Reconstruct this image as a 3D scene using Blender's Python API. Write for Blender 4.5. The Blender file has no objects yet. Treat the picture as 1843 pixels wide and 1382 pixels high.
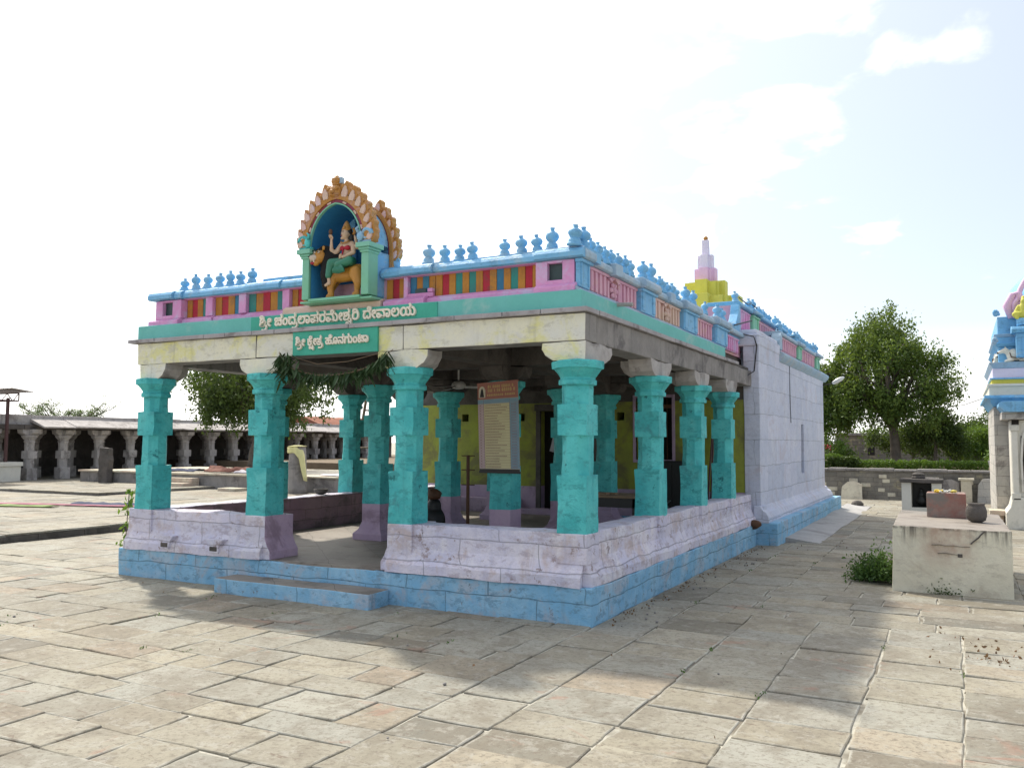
import bpy, bmesh, math, random
import numpy as np
from mathutils import Vector, Matrix, noise

# ------------------------------------------------------------------ camera, sky, sun, exposure
S = bpy.context.scene
COL = S.collection
R = math.radians
cam = bpy.data.cameras.new("camera")
cam_o = bpy.data.objects.new("camera", cam); COL.objects.link(cam_o)
cam.sensor_width = 36; cam.lens = 30.09; cam.clip_start = .05; cam.clip_end = 5000
YAW, PIT, ROL = .4814, .0675, .0042
fw = Vector((-math.sin(YAW)*math.cos(PIT), math.cos(YAW)*math.cos(PIT), math.sin(PIT)))
rt = Vector((math.cos(YAW), math.sin(YAW), 0)); up = rt.cross(fw)
r2 = rt*math.cos(ROL)+up*math.sin(ROL); u2 = -rt*math.sin(ROL)+up*math.cos(ROL)
M = Matrix((r2, u2, -fw)).transposed().to_4x4(); M.translation = Vector((2.8828, -7.0265, 1.6))
cam_o.matrix_world = M
S.camera = cam_o

TO_SUN = Vector((-.70, .46, 1.0)).normalized()
sun = bpy.data.lights.new("sun", 'SUN'); sun.energy = 2.9; sun.angle = R(2.0); sun.color = (1, .93, .80)
sun_o = bpy.data.objects.new("sun", sun); COL.objects.link(sun_o)
sun_o.rotation_euler = TO_SUN.to_track_quat('Z', 'Y').to_euler(); sun_o.location = (0, 0, 30)

W = bpy.data.worlds.new("World"); S.world = W; W.use_nodes = True
def make_world():
    nt = W.node_tree; N = nt.nodes; L = nt.links; N.clear()
    out = N.new("ShaderNodeOutputWorld"); bg = N.new("ShaderNodeBackground"); bg2 = N.new("ShaderNodeBackground"); mix = N.new("ShaderNodeMixShader")
    sky = N.new("ShaderNodeTexSky"); sky.sky_type = 'NISHITA'; sky.sun_disc = False
    sky.sun_elevation = math.asin(TO_SUN.z); sky.sun_rotation = math.atan2(TO_SUN.x, TO_SUN.y) % (2*math.pi)
    sky.dust_density = 1.2; sky.air_density = 1.0
    L.new(sky.outputs[0], bg.inputs[0]); bg.inputs[1].default_value = .10
    tc = N.new("ShaderNodeTexCoord")
    # cloud veil: brighter toward the sun, broken toward the north-east
    def vm(op, a, b=None):
        n = N.new("ShaderNodeVectorMath"); n.operation = op; L.new(a, n.inputs[0])
        if b is not None: n.inputs[1].default_value = b
        return n
    def mm(op, a, b, c=None):
        n = N.new("ShaderNodeMath"); n.operation = op
        for i, v in enumerate((a, b, c)):
            if v is None: continue
            if isinstance(v, (int, float)): n.inputs[i].default_value = v
            else: L.new(v, n.inputs[i])
        return n.outputs[0]
    d = vm('NORMALIZE', tc.outputs['Generated']).outputs[0]
    sx = N.new("ShaderNodeSeparateXYZ"); L.new(d, sx.inputs[0])
    den = mm('ADD', mm('MAXIMUM', sx.outputs[2], 0.0), .22)
    cx = mm('DIVIDE', sx.outputs[0], den); cy = mm('DIVIDE', sx.outputs[1], den)
    cb = N.new("ShaderNodeCombineXYZ"); L.new(cx, cb.inputs[0]); L.new(cy, cb.inputs[1])
    nz = N.new("ShaderNodeTexNoise"); nz.inputs['Scale'].default_value = 3.1; nz.inputs['Detail'].default_value = 9; nz.inputs['Roughness'].default_value = .52; nz.inputs['Distortion'].default_value = .25
    L.new(cb.outputs[0], nz.inputs['Vector'])
    sd = vm('DOT_PRODUCT', d, tuple(TO_SUN)).outputs['Value']
    g = mm('POWER', mm('MAXIMUM', sd, 0.0), 2.5)
    bias = mm('ADD', nz.outputs[0], mm('MULTIPLY', mm('SUBTRACT', sd, .757), .95))
    mr = N.new("ShaderNodeMapRange"); mr.interpolation_type = 'SMOOTHSTEP'
    L.new(bias, mr.inputs[0]); mr.inputs[1].default_value = .40; mr.inputs[2].default_value = .56; mr.inputs[3].default_value = .28; mr.inputs[4].default_value = 1.0
    bg2.inputs[0].default_value = (1.0, .985, .97, 1)
    L.new(mm('ADD', mm('MULTIPLY', g, 1.0), .95), bg2.inputs[1])
    hz = N.new('ShaderNodeMapRange'); L.new(sx.outputs[2], hz.inputs[0]); hz.inputs[1].default_value = .02; hz.inputs[2].default_value = .17; hz.inputs[3].default_value = .95; hz.inputs[4].default_value = 0
    L.new(mm('MAXIMUM', mr.outputs[0], hz.outputs[0]), mix.inputs[0]); L.new(bg.outputs[0], mix.inputs[1]); L.new(bg2.outputs[0], mix.inputs[2])
    L.new(mix.outputs[0], out.inputs[0])
make_world()
S.view_settings.view_transform = 'Standard'; S.view_settings.look = 'None'
S.view_settings.exposure = 0.62; S.view_settings.gamma = 1.0
S.view_settings.use_curve_mapping = False
S.render.engine = 'CYCLES'
S.cycles.max_bounces = 8; S.cycles.diffuse_bounces = 4; S.cycles.transparent_max_bounces = 8
S.cycles.use_denoising = True

rnd = random.Random(7)

# ------------------------------------------------------------------ materials
def new_mat(name):
    m = bpy.data.materials.new(name); m.use_nodes = True
    nt = m.node_tree; nt.nodes.clear()
    o = nt.nodes.new("ShaderNodeOutputMaterial"); b = nt.nodes.new("ShaderNodeBsdfPrincipled")
    nt.links.new(b.outputs[0], o.inputs[0])
    return m, nt, b
def node(nt, t, **kw):
    n = nt.nodes.new(t)
    for k, v in kw.items(): setattr(n, k, v)
    return n
def rgb(c): return (c[0], c[1], c[2], 1)
def mixc(nt, fac, a, b, blend='MIX'):
    n = node(nt, "ShaderNodeMix", data_type='RGBA', blend_type=blend, clamp_factor=True)
    for i, v in ((0, fac), (6, a), (7, b)):
        if isinstance(v, (int, float)): n.inputs[i].default_value = v
        elif isinstance(v, tuple): n.inputs[i].default_value = rgb(v)
        else: nt.links.new(v, n.inputs[i])
    return n.outputs[2]
def pos(nt, scale=(1, 1, 1)):
    g = node(nt, "ShaderNodeNewGeometry")
    v = node(nt, "ShaderNodeVectorMath", operation='MULTIPLY'); nt.links.new(g.outputs['Position'], v.inputs[0]); v.inputs[1].default_value = scale
    return v.outputs[0]
def nois(nt, vec, scale, detail=4, rough=.6, dist=0):
    n = node(nt, "ShaderNodeTexNoise"); nt.links.new(vec, n.inputs['Vector'])
    n.inputs['Scale'].default_value = scale; n.inputs['Detail'].default_value = detail; n.inputs['Roughness'].default_value = rough; n.inputs['Distortion'].default_value = dist
    return n.outputs[0]
def ramp(nt, v, lo, hi, a=0., b=1.):
    n = node(nt, "ShaderNodeMapRange"); n.interpolation_type = 'SMOOTHSTEP'
    nt.links.new(v, n.inputs[0])
    for i, x in enumerate((lo, hi, a, b)): n.inputs[i+1].default_value = x
    return n.outputs[0]
def bump(nt, b, h, strength=.3, dist=.01):
    n = node(nt, "ShaderNodeBump"); n.inputs['Strength'].default_value = strength; n.inputs['Distance'].default_value = dist
    nt.links.new(h, n.inputs['Height']); nt.links.new(n.outputs[0], b.inputs['Normal'])
def paint(name, col, col2=None, patch=2.2, stain=None, stain_amt=.5, stain_scale=1.3, rough=.75, bmp=.35, grain=60, joints=None, joint_col=(.10, .09, .09), chip=None, chip_amt=.62, streak=None, streak_amt=.5, stain2=None, s2=(6, .58, .70, .7), grime=None):
    """limewash / oil paint over rough masonry: two-tone brushwork, stains with their own shapes, chips, optional course joints"""
    m, nt, b = new_mat(name)
    p = pos(nt)
    col2 = col2 or tuple(c*.82 for c in col)
    c = mixc(nt, ramp(nt, nois(nt, p, patch, 5, .65), .35, .66), col, col2)
    c = mixc(nt, ramp(nt, nois(nt, p, patch*9, 3), .45, .8, 0, .35), c, tuple(x*.8 for x in col2))
    if stain: c = mixc(nt, ramp(nt, nois(nt, p, stain_scale, 6, .7, .6), .60-.2*stain_amt, .70-.12*stain_amt, 0, .85), c, stain)
    if stain2: c = mixc(nt, ramp(nt, nois(nt, p, s2[0], 6, .72, .4), s2[1], s2[2], 0, s2[3]), c, stain2)
    if grime: c = mixc(nt, ramp(nt, nois(nt, pos(nt, (1, 1, 2.2)), 5.5, 7, .78, .2), .52, .61, 0, .75), c, grime)
    if streak:
        q = pos(nt, (9, 9, .7))
        c = mixc(nt, ramp(nt, nois(nt, q, 1.0, 4, .6), .60-.2*streak_amt, .78, 0, .6), c, streak)
    if chip: c = mixc(nt, ramp(nt, nois(nt, p, 7, 6, .75), chip_amt-.035, chip_amt), c, chip)
    h = nois(nt, p, grain, 4, .7)
    h2 = nois(nt, p, 9, 3, .6)
    hh = node(nt, "ShaderNodeMath", operation='MULTIPLY_ADD'); nt.links.new(h2, hh.inputs[0]); hh.inputs[1].default_value = 1.6; nt.links.new(h, hh.inputs[2])
    hgt = hh.outputs[0]
    if joints:
        w, ht = joints
        sx = node(nt, "ShaderNodeSeparateXYZ"); nt.links.new(p, sx.inputs[0])
        ad = node(nt, "ShaderNodeMath", operation='ADD'); nt.links.new(sx.outputs[0], ad.inputs[0]); nt.links.new(sx.outputs[1], ad.inputs[1])
        cb = node(nt, "ShaderNodeCombineXYZ"); nt.links.new(ad.outputs[0], cb.inputs[0]); nt.links.new(sx.outputs[2], cb.inputs[1])
        wob = node(nt, "ShaderNodeTexNoise"); nt.links.new(p, wob.inputs['Vector']); wob.inputs['Scale'].default_value = 2.5
        va = node(nt, "ShaderNodeVectorMath", operation='MULTIPLY_ADD'); nt.links.new(wob.outputs[1], va.inputs[0]); va.inputs[1].default_value = (.11, .06, 0); nt.links.new(cb.outputs[0], va.inputs[2])
        br = node(nt, "ShaderNodeTexBrick", offset=.5, squash=1.0)
        nt.links.new(va.outputs[0], br.inputs['Vector']); br.inputs['Scale'].default_value = 1.0
        br.inputs['Brick Width'].default_value = w; br.inputs['Row Height'].default_value = ht; br.inputs['Mortar Size'].default_value = .006; br.inputs['Mortar Smooth'].default_value = .4
        br.inputs['Color1'].default_value = (.74, .76, .80, 1); br.inputs['Color2'].default_value = (1.10, 1.04, 1.04, 1); br.inputs['Bias'].default_value = .1
        c = mixc(nt, .40, c, br.outputs['Color'], 'MULTIPLY')
        jf = node(nt, "ShaderNodeMath", operation='MULTIPLY'); nt.links.new(br.outputs['Fac'], jf.inputs[0]); nt.links.new(ramp(nt, nois(nt, p, 2.6, 4), .48, .66, 0, .8), jf.inputs[1])
        c = mixc(nt, jf.outputs[0], c, joint_col)
        h3 = node(nt, "ShaderNodeMath", operation='MULTIPLY_ADD'); nt.links.new(br.outputs['Fac'], h3.inputs[0]); h3.inputs[1].default_value = -.8; nt.links.new(hgt, h3.inputs[2]); hgt = h3.outputs[0]
    nt.links.new(c, b.inputs['Base Color']); b.inputs['Roughness'].default_value = rough; b.inputs['Specular IOR Level'].default_value = .3
    bump(nt, b, hgt, bmp, .012)
    return m
def plain(name, col, rough=.6, metal=0., var=.15, scale=14):
    m, nt, b = new_mat(name)
    p = pos(nt)
    c = mixc(nt, ramp(nt, nois(nt, p, scale, 4), .35, .7), col, tuple(x*(1-var) for x in col))
    nt.links.new(c, b.inputs['Base Color']); b.inputs['Roughness'].default_value = rough; b.inputs['Metallic'].default_value = metal
    return m
def foliage(name, dark, light, trans=.35):
    m, nt, b = new_mat(name)
    at = node(nt, "ShaderNodeAttribute", attribute_name='tint')
    c = mixc(nt, at.outputs['Fac'], dark, light)
    nt.links.new(c, b.inputs['Base Color']); b.inputs['Roughness'].default_value = .5; b.inputs['Specular IOR Level'].default_value = .35
    t = node(nt, "ShaderNodeBsdfTranslucent"); mx = node(nt, "ShaderNodeMixShader"); mx.inputs[0].default_value = trans
    c2 = mixc(nt, .5, c, (light[0]*1.6, light[1]*1.4, light[2]*.7)); nt.links.new(c2, t.inputs[0])
    nt.links.new(b.outputs[0], mx.inputs[1]); nt.links.new(t.outputs[0], mx.inputs[2])
    out = [n for n in nt.nodes if n.type == 'OUTPUT_MATERIAL'][0]; nt.links.new(mx.outputs[0], out.inputs[0])
    return m

def altar_mat():
    m = paint("stained_block_plaster", (.74, .70, .56), (.67, .63, .50), 1.6, (.50, .44, .34), .4, 1.2, .9, .45, 45, chip=(.22, .19, .15), chip_amt=.70, grime=(.55, .51, .41))
    nt = m.node_tree; b = [n for n in nt.nodes if n.type == 'BSDF_PRINCIPLED'][0]; c = b.inputs['Base Color'].links[0].from_socket
    p = pos(nt); sx = node(nt, "ShaderNodeSeparateXYZ"); nt.links.new(p, sx.inputs[0])
    def ab(sock, c0, w0, w1):
        a = node(nt, "ShaderNodeMath", operation='SUBTRACT'); nt.links.new(sock, a.inputs[0]); a.inputs[1].default_value = c0
        d = node(nt, "ShaderNodeMath", operation='ABSOLUTE'); nt.links.new(a.outputs[0], d.inputs[0]); return ramp(nt, d.outputs[0], w0, w1, 1, 0)
    def mul(a, b_):
        n = node(nt, "ShaderNodeMath", operation='MULTIPLY'); nt.links.new(a, n.inputs[0]); nt.links.new(b_, n.inputs[1]); return n.outputs[0]
    rust = mul(mul(ab(sx.outputs[0], 2.74, .10, .34), ab(sx.outputs[2], .62, .12, .42)), ramp(nt, nois(nt, pos(nt, (4, 1, 3)), 1, 6, .7), .32, .62, .1, .85))
    c = mixc(nt, rust, c, (.46, .32, .24))
    drip = mul(ramp(nt, sx.outputs[2], .46, .70), ramp(nt, nois(nt, pos(nt, (13, 13, .9)), 1, 4, .65), .50, .68, 0, .9)); c = mixc(nt, drip, c, (.13, .115, .095))
    rim = mul(ramp(nt, sx.outputs[2], .655, .70), ramp(nt, nois(nt, p, 8, 5, .7), .42, .6, 0, .9)); c = mixc(nt, rim, c, (.10, .09, .075))
    nt.links.new(c, b.inputs['Base Color']); return m
GREY_ST = (.30, .285, .27)
MT = dict(
    teal=paint("teal_paint", (.11, .58, .57), (.06, .45, .46), 2.6, (.06, .26, .28), .30, 2.4, .6, .7, 55, chip=(.025, .20, .21), chip_amt=.66, stain2=(.16, .60, .58), s2=(3.2, .52, .72, .6), grime=(.045, .30, .31), streak=(.05, .30, .32), streak_amt=.2),
    lilac=paint("lilac_limewash", (.72, .69, .77), (.62, .61, .75), 3.4, (.55, .46, .45), .50, 2.6, .9, .7, 45, joints=(.85, .235), joint_col=(.45, .41, .46), streak=(.45, .45, .58), streak_amt=.35, chip=(.36, .30, .31), chip_amt=.64, stain2=(.78, .76, .80), s2=(2.2, .50, .64, .75), grime=(.46, .41, .47)),
    purple=paint("purple_paint", (.50, .37, .48), (.43, .32, .44), 3, (.28, .2, .26), .3, 2, .75, .4, 60),
    purple_course=paint("purple_course", (.34, .23, .25), (.28, .18, .22), 2, (.15, .12, .12), .5, 1.5, .8, .4, 60, joints=(.7, .16)),
    blue=paint("blue_paint", (.21, .47, .69), (.32, .56, .73), 2.8, (.40, .46, .53), .45, 2.2, .8, .7, 50, joints=(.95, .21), joint_col=(.10, .20, .28), chip=(.20, .24, .28), chip_amt=.66, stain2=(.44, .60, .72), s2=(1.7, .52, .70, .6), grime=(.16, .30, .42), streak=(.22, .33, .42), streak_amt=.3),
    skyblue=paint("sky_blue_paint", (.17, .43, .70), (.21, .48, .72), 3, (.32, .48, .60), .35, 2, .5, .35, 50, streak=(.14, .26, .36), streak_amt=.3, grime=(.12, .30, .48)),
    ledge=paint("pale_ledge_paint", (.38, .50, .60), (.32, .47, .62), 3, (.46, .49, .52), .5, 2, .65, .35, 50, streak=(.24, .30, .34), streak_amt=.35, grime=(.27, .38, .46)),
    white=paint("limewash_white", (.65, .68, .78), (.58, .62, .74), 2.2, (.56, .54, .60), .40, 1.4, .9, .6, 40, joints=(1.4, .42), joint_col=(.56, .59, .69), streak=(.48, .48, .56), streak_amt=.25, stain2=(.72, .74, .80), s2=(1.2, .5, .66, .6), grime=(.53, .55, .64)),
    lime=paint("yellowed_limewash", (.78, .75, .58), (.72, .71, .64), 2.8, (.72, .69, .26), .55, 1.9, .85, .4, 50, streak=(.42, .40, .30), streak_amt=.25, stain2=(.62, .60, .60), s2=(2.6, .55, .70, .6), grime=(.56, .54, .44)),
    stone=paint("grey_stone", (.31, .29, .275), (.24, .225, .215), 2.5, (.13, .12, .12), .45, 1.6, .9, .7, 38, streak=(.12, .11, .11), streak_amt=.45),
    darkstone=paint("dark_and_shaded_stone", (.13, .115, .105), (.09, .082, .075), 2.5, (.06, .055, .05), .5, 1.6, .9, .7, 38),  # dark stone; on ceiling, inner beams and kerb face, shade put into the colour
    brk=paint("bracket_stone", (.48, .45, .43), (.38, .355, .34), 3, (.22, .20, .19), .5, 2.2, .9, .6, 38, streak=(.20, .18, .17), streak_amt=.3),
    slab=paint("eave_stone", (.42, .40, .41), (.34, .32, .33), 3, (.20, .18, .18), .4, 2.2, .85, .5, 45),
    floor=paint("porch_floor_stone", (.30, .27, .23), (.24, .21, .18), 1.6, (.14, .12, .10), .5, 1.2, .6, .35, 40, joints=(.8, 1.0)),
    green=paint("mint_paint", (.14, .47, .42), (.16, .50, .46), 2, (.30, .52, .48), .3, 1.3, .6, .25, 50, chip=(.45, .55, .48), chip_amt=.72),
    sign=paint("sign_green_paint", (.06, .42, .30), (.05, .37, .27), 3, None, 0, 1, .5, .2, 50),
    pink=paint("pink_paint", (.70, .33, .58), (.64, .27, .52), 2.5, (.60, .48, .68), .5, 2.2, .55, .3, 50),
    rose=paint("rose_paint", (.66, .38, .47), (.58, .30, .42), 2.5, (.62, .42, .36), .4, 2.2, .6, .3, 50),
    peach=paint("peach_paint", (.68, .46, .44), (.62, .46, .36), 2.5, (.60, .52, .66), .3, 2.2, .6, .3, 50),
    orange=paint("orange_panel", (.52, .23, .035), (.42, .17, .03), 5, (.30, .16, .06), .4, 4, .55, .3, 50, streak=(.22, .12, .06), streak_amt=.35), red=paint("red_panel", (.46, .022, .045), (.38, .02, .04), 5, (.26, .05, .05), .35, 4, .55, .3, 50, streak=(.20, .04, .04), streak_amt=.3),
    tealp=paint("teal_panel", (.03, .26, .22), (.05, .20, .19), 5, (.10, .24, .20), .4, 4, .55, .3, 50, streak=(.05, .12, .11), streak_amt=.3), bluep=paint("blue_panel", (.03, .16, .30), (.05, .20, .30), 5, None, 0, 4, .55, .3, 50, streak=(.04, .09, .14), streak_amt=.3), darkp=plain("dark_green_panel", (.03, .06, .06), .4),
    niche=paint("niche_blue", (.04, .23, .47), (.03, .19, .40), 2, None, 0, 1, .5, .2, 40),
    gold=paint("flame_ochre", (.44, .20, .035), (.46, .24, .08), 9, (.50, .28, .22), .4, 8, .5, .4, 60),
    maroon=plain("maroon_band", (.24, .03, .06), .5), cream=paint("letter_cream", (.85, .78, .66), (.78, .72, .60), 6, None, 0, 1, .6, .2, 60),
    yellow=paint("lemon_paint", (.64, .60, .10), (.58, .56, .10), 1.4, (.50, .48, .14), .3, 1.2, .6, .2, 40),
    limewall=paint("lime_yellow_wall", (.33, .37, .055), (.25, .27, .06), 1.5, (.17, .15, .07), .5, 1.1, .75, .4, 40),
    pgreen=paint("pale_green_paint", (.20, .50, .32), (.22, .52, .40), 2, None, 0, 1, .5, .2, 50),
    lav=paint("lavender_paint", (.72, .66, .78), (.67, .62, .76), 2, None, 0, 1, .6, .2, 40),
    pinkt=paint("tower_pink", (.74, .50, .68), (.70, .46, .65), 2, None, 0, 1, .6, .2, 40),
    black=plain("black", (.012, .012, .012), .5), void=plain("unlit_opening_dark", (.02, .018, .016), .9),  # void: darkness of unlit openings put into the colour
    iron=plain("rusty_iron", (.10, .045, .02), .7), wood=plain("dull_wood", (.22, .15, .09), .7), redsteel=plain("red_primer_steel", (.08, .035, .035), .6),
    tin=plain("tin_sheet", (.33, .31, .31), .5, .3), fanw=plain("fan_enamel", (.5, .48, .46), .4), whitec=plain("white_cloth", (.55, .52, .55), .9, 0, .12, 5),
    ycloth=plain("yellow_cloth", (.70, .66, .32), .9, 0, .1, 6), rcloth=plain("rust_cloth", (.24, .10, .07), .9, 0, .3, 5), ncloth=plain("navy_cloth", (.03, .04, .09), .9), pcloth=plain("pink_cloth", (.42, .17, .22), .9, 0, .3, 3), gcloth=plain("green_cloth", (.22, .30, .10), .9, 0, .3, 3),
    cement=paint("cement_skim", (.42, .41, .40), (.36, .35, .34), 2, (.25, .24, .23), .4, 1.3, .9, .3, 50),
    plaster=paint("weathered_plaster", (.60, .56, .44), (.54, .49, .39), 1.8, (.50, .38, .30), .5, 1.3, .85, .35, 45, streak=(.36, .32, .26), streak_amt=.3, chip=(.20, .17, .13), chip_amt=.70, grime=(.40, .36, .28)),
    ruststone=paint("vermilion_smeared_stone", (.30, .22, .19), (.30, .14, .11), 4, (.20, .19, .17), .5, 3, .8, .4, 60),
    skin=plain("statue_skin", (.62, .43, .29), .4), lion=plain("lion_ochre", (.48, .22, .03), .45), mane=plain("mane_black", (.006, .005, .005), .9), sari=plain("statue_green", (.03, .20, .12), .4), tooth=plain("statue_cream", (.6, .5, .4), .4),
    rubble=paint("field_stone", (.24, .225, .19), (.16, .15, .13), 1.8, (.33, .30, .20), .35, 2.6, .9, .6, 40, joints=(.40, .13), joint_col=(.06, .055, .05)),
    greyblock=paint("dressed_grey_block", (.50, .48, .43), (.42, .41, .38), 2, (.19, .18, .17), .4, 1.4, .9, .5, 40, joints=(.6, .20), joint_col=(.10, .09, .09)),
    mcream=paint("cream_mould", (.70, .66, .56), (.66, .62, .52), 2, None, 0, 1, .6, .2, 40),
    mwhite=paint("white_gloss_lime", (.74, .71, .63), (.68, .66, .58), 2, (.5, .48, .42), .3, 1.6, .7, .25, 40),
    bark=paint("bark", (.16, .13, .10), (.10, .085, .07), 6, None, 0, 1, .9, .8, 30),
    soil=paint("garden_soil", (.20, .15, .10), (.15, .12, .08), 2, None, 0, 1, .95, .5, 30),
    thatch=paint("red_tiles", (.30, .11, .06), (.22, .09, .06), 3, None, 0, 1, .9, .5, 20),
    bulb=plain("lamp_glass", (.75, .75, .72), .25), wire=plain("black_cable", (.012, .012, .013), .5),
)
F_NEEM = foliage("neem_leaves", (.036, .080, .016), (.175, .255, .050))
F_DARK = foliage("shade_leaves", (.022, .048, .012), (.095, .150, .032))
F_LIGHT = foliage("bright_leaves", (.05, .11, .015), (.15, .25, .04))
F_MANGO = foliage("mango_leaves", (.020, .050, .016), (.055, .10, .035), .15)
F_ACACIA = foliage("acacia_leaves", (.05, .09, .03), (.12, .19, .06))

# ------------------------------------------------------------------ mesh helpers
class MB:
    def __init__(s): s.bm = bmesh.new()
    def _f(s, vs, mi):
        try: f = s.bm.faces.new(vs); f.material_index = mi; return f
        except ValueError: return None
    def hexa(s, P, mi=0):
        v = [s.bm.verts.new(p) for p in P]
        for q in ((0, 3, 2, 1), (4, 5, 6, 7), (0, 1, 5, 4), (1, 2, 6, 5), (2, 3, 7, 6), (3, 0, 4, 7)): s._f([v[i] for i in q], mi)
        return s
    def box(s, x0, x1, y0, y1, z0, z1, mi=0):
        return s.hexa([(x0, y0, z0), (x1, y0, z0), (x1, y1, z0), (x0, y1, z0), (x0, y0, z1), (x1, y0, z1), (x1, y1, z1), (x0, y1, z1)], mi)
    def prism(s, pts, ax, a0, a1, mi=0):
        def P(p, a): return {'x': (a, p[0], p[1]), 'y': (p[0], a, p[1]), 'z': (p[0], p[1], a)}[ax]
        A = [s.bm.verts.new(P(p, a0)) for p in pts]; B = [s.bm.verts.new(P(p, a1)) for p in pts]; n = len(pts)
        s._f(A[::-1], mi); s._f(B, mi)
        for i in range(n): s._f([A[i], A[(i+1) % n], B[(i+1) % n], B[i]], mi)
        return s
    def lathe(s, prof, c=(0, 0), n=16, rot=0., mi=0, cap=True, sx=1, sy=1):
        rings = []
        for r, z in prof:
            rings.append([s.bm.verts.new((c[0]+sx*r*math.cos(rot+2*math.pi*k/n), c[1]+sy*r*math.sin(rot+2*math.pi*k/n), z)) for k in range(n)])
        for a, b in zip(rings, rings[1:]):
            for k in range(n): s._f([a[k], a[(k+1) % n], b[(k+1) % n], b[k]], mi)
        if cap: s._f(rings[0][::-1], mi); s._f(rings[-1], mi)
        return s
    def oct(s, prof, c, mi=0):          # flat faces toward the axes, radius = apothem
        return s.lathe([(r/math.cos(math.pi/8), z) for r, z in prof], c, 8, math.pi/8, mi)
    def tube(s, path, r, n=6, mi=0):
        path = [Vector(p) for p in path]; rings = []
        rr = r if isinstance(r, (list, tuple)) else [r]*len(path)
        for i, p in enumerate(path):
            t = (path[min(i+1, len(path)-1)]-path[max(i-1, 0)]).normalized()
            a = t.orthogonal().normalized() if not rings else (pa - t*pa.dot(t)).normalized()
            pa = a; b = t.cross(a)
            rings.append([s.bm.verts.new(p+rr[i]*(a*math.cos(2*math.pi*k/n)+b*math.sin(2*math.pi*k/n))) for k in range(n)])
        for A, B in zip(rings, rings[1:]):
            for k in range(n): s._f([A[k], A[(k+1) % n], B[(k+1) % n], B[k]], mi)
        s._f(rings[0][::-1], mi); s._f(rings[-1], mi)
        return s
    def ball(s, c, r, seg=12, mi=0, rotm=None):
        if isinstance(r, (int, float)): r = (r, r, r)
        m = Matrix.Translation(c) @ (rotm.to_4x4() if rotm else Matrix()) @ Matrix.Diagonal((*r, 1))
        g = bmesh.ops.create_uvsphere(s.bm, u_segments=seg, v_segments=max(6, seg*2//3), radius=1, matrix=m)
        for v in g['verts']:
            for f in v.link_faces: f.material_index = mi
        return s
    def sub(s, step=.12):               # cut every face by planes so that the surface can be roughened
        xs = [v.co for v in s.bm.verts]
        for ax in range(3):
            lo = min(v[ax] for v in xs); hi = max(v[ax] for v in xs)
            n = int((hi-lo)/step)
            for k in range(1, n+1):
                co = [0, 0, 0]; co[ax] = lo+(hi-lo)*k/(n+1); no = [0, 0, 0]; no[ax] = 1
                bmesh.ops.bisect_plane(s.bm, geom=s.bm.verts[:]+s.bm.edges[:]+s.bm.faces[:], plane_co=co, plane_no=no, dist=1e-6)
        return s
    def rough(s, amp=.006, freq=4., seed=0.):
        o = Vector((seed*3.1, seed*1.7, seed*.9))
        for v in s.bm.verts: v.co += amp*noise.noise_vector(v.co*freq+o)
        return s
    def build(s, name, mats, parent=None, bevel=0., seg=2, smooth=False, fix=True):
        if fix: bmesh.ops.recalc_face_normals(s.bm, faces=s.bm.faces[:])
        me = bpy.data.meshes.new(name); s.bm.to_mesh(me); s.bm.free()
        return link(name, me, mats, parent, bevel, seg, smooth)
def link(name, me, mats, parent=None, bevel=0., seg=2, smooth=False):
    for m in (mats if isinstance(mats, (list, tuple)) else [mats]): me.materials.append(MT[m] if isinstance(m, str) else m)
    o = bpy.data.objects.new(name, me); COL.objects.link(o)
    if parent:
        o.parent = parent
        w = Vector((0, 0, 0)); p = parent
        while p: w += p.location; p = p.parent
        me.transform(Matrix.Translation(-w))
    if bevel:
        b = o.modifiers.new("bevel", 'BEVEL'); b.width = bevel; b.segments = seg; b.limit_method = 'ANGLE'; b.angle_limit = R(40)
    if smooth:
        for p_ in me.polygons: p_.use_smooth = True
    return o
def thing(name, label, cat, loc=(0, 0, 0), group=None):
    o = bpy.data.objects.new(name, None); COL.objects.link(o); o.location = loc; o.empty_display_size = .1
    return tag(o, label, cat, group)
def tag(o, label, cat, group=None, kind=None):
    if label: o['label'] = label
    if cat: o['category'] = cat
    if group: o['group'] = group
    if kind: o['kind'] = kind
    return o
def struct(o): o['kind'] = 'structure'; return o
def copy_tree(o, parent=None, shift=None):
    c = o.copy(); COL.objects.link(c)
    if parent is not None: c.parent = parent
    if shift: c.location = o.location + Vector(shift)
    for ch in list(o.children): copy_tree(ch, c)
    return c
def lerp(a, b, t): return a+(b-a)*t

def leaf_cards(name, pts, size, mat, parent=None, droop=.5, seed=1, aspect=2.2, tint=None):
    """one small folded diamond per leaf, spread over the given points"""
    r = np.random.RandomState(seed); n = len(pts); pts = np.asarray(pts, float)
    d = r.normal(size=(n, 3)); d[:, 2] -= droop*1.6; d /= np.linalg.norm(d, axis=1)[:, None]
    a = r.normal(size=(n, 3)); a -= (a*d).sum(1)[:, None]*d; a /= np.linalg.norm(a, axis=1)[:, None]
    L = size*(.6+.8*r.rand(n))[:, None]; w = L/aspect*.5
    nrm = np.cross(d, a)
    V = np.stack([pts-d*L*.5, pts+a*w+nrm*w*.3, pts+d*L*.5, pts-a*w+nrm*w*.3], 1).reshape(-1, 3)
    F = np.arange(4*n).reshape(n, 4)
    F2 = np.concatenate([F[:, [0, 1, 2]], F[:, [0, 2, 3]]], 0)
    me = bpy.data.meshes.new(name); me.from_pydata(V.tolist(), [], F2.tolist())
    t = (tint if tint is not None else r.rand(n))
    at = me.attributes.new('tint', 'FLOAT', 'POINT'); at.data.foreach_set('value', np.repeat(np.clip(t, 0, 1), 4).astype(np.float32))
    return link(name, me, mat, parent)
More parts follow.
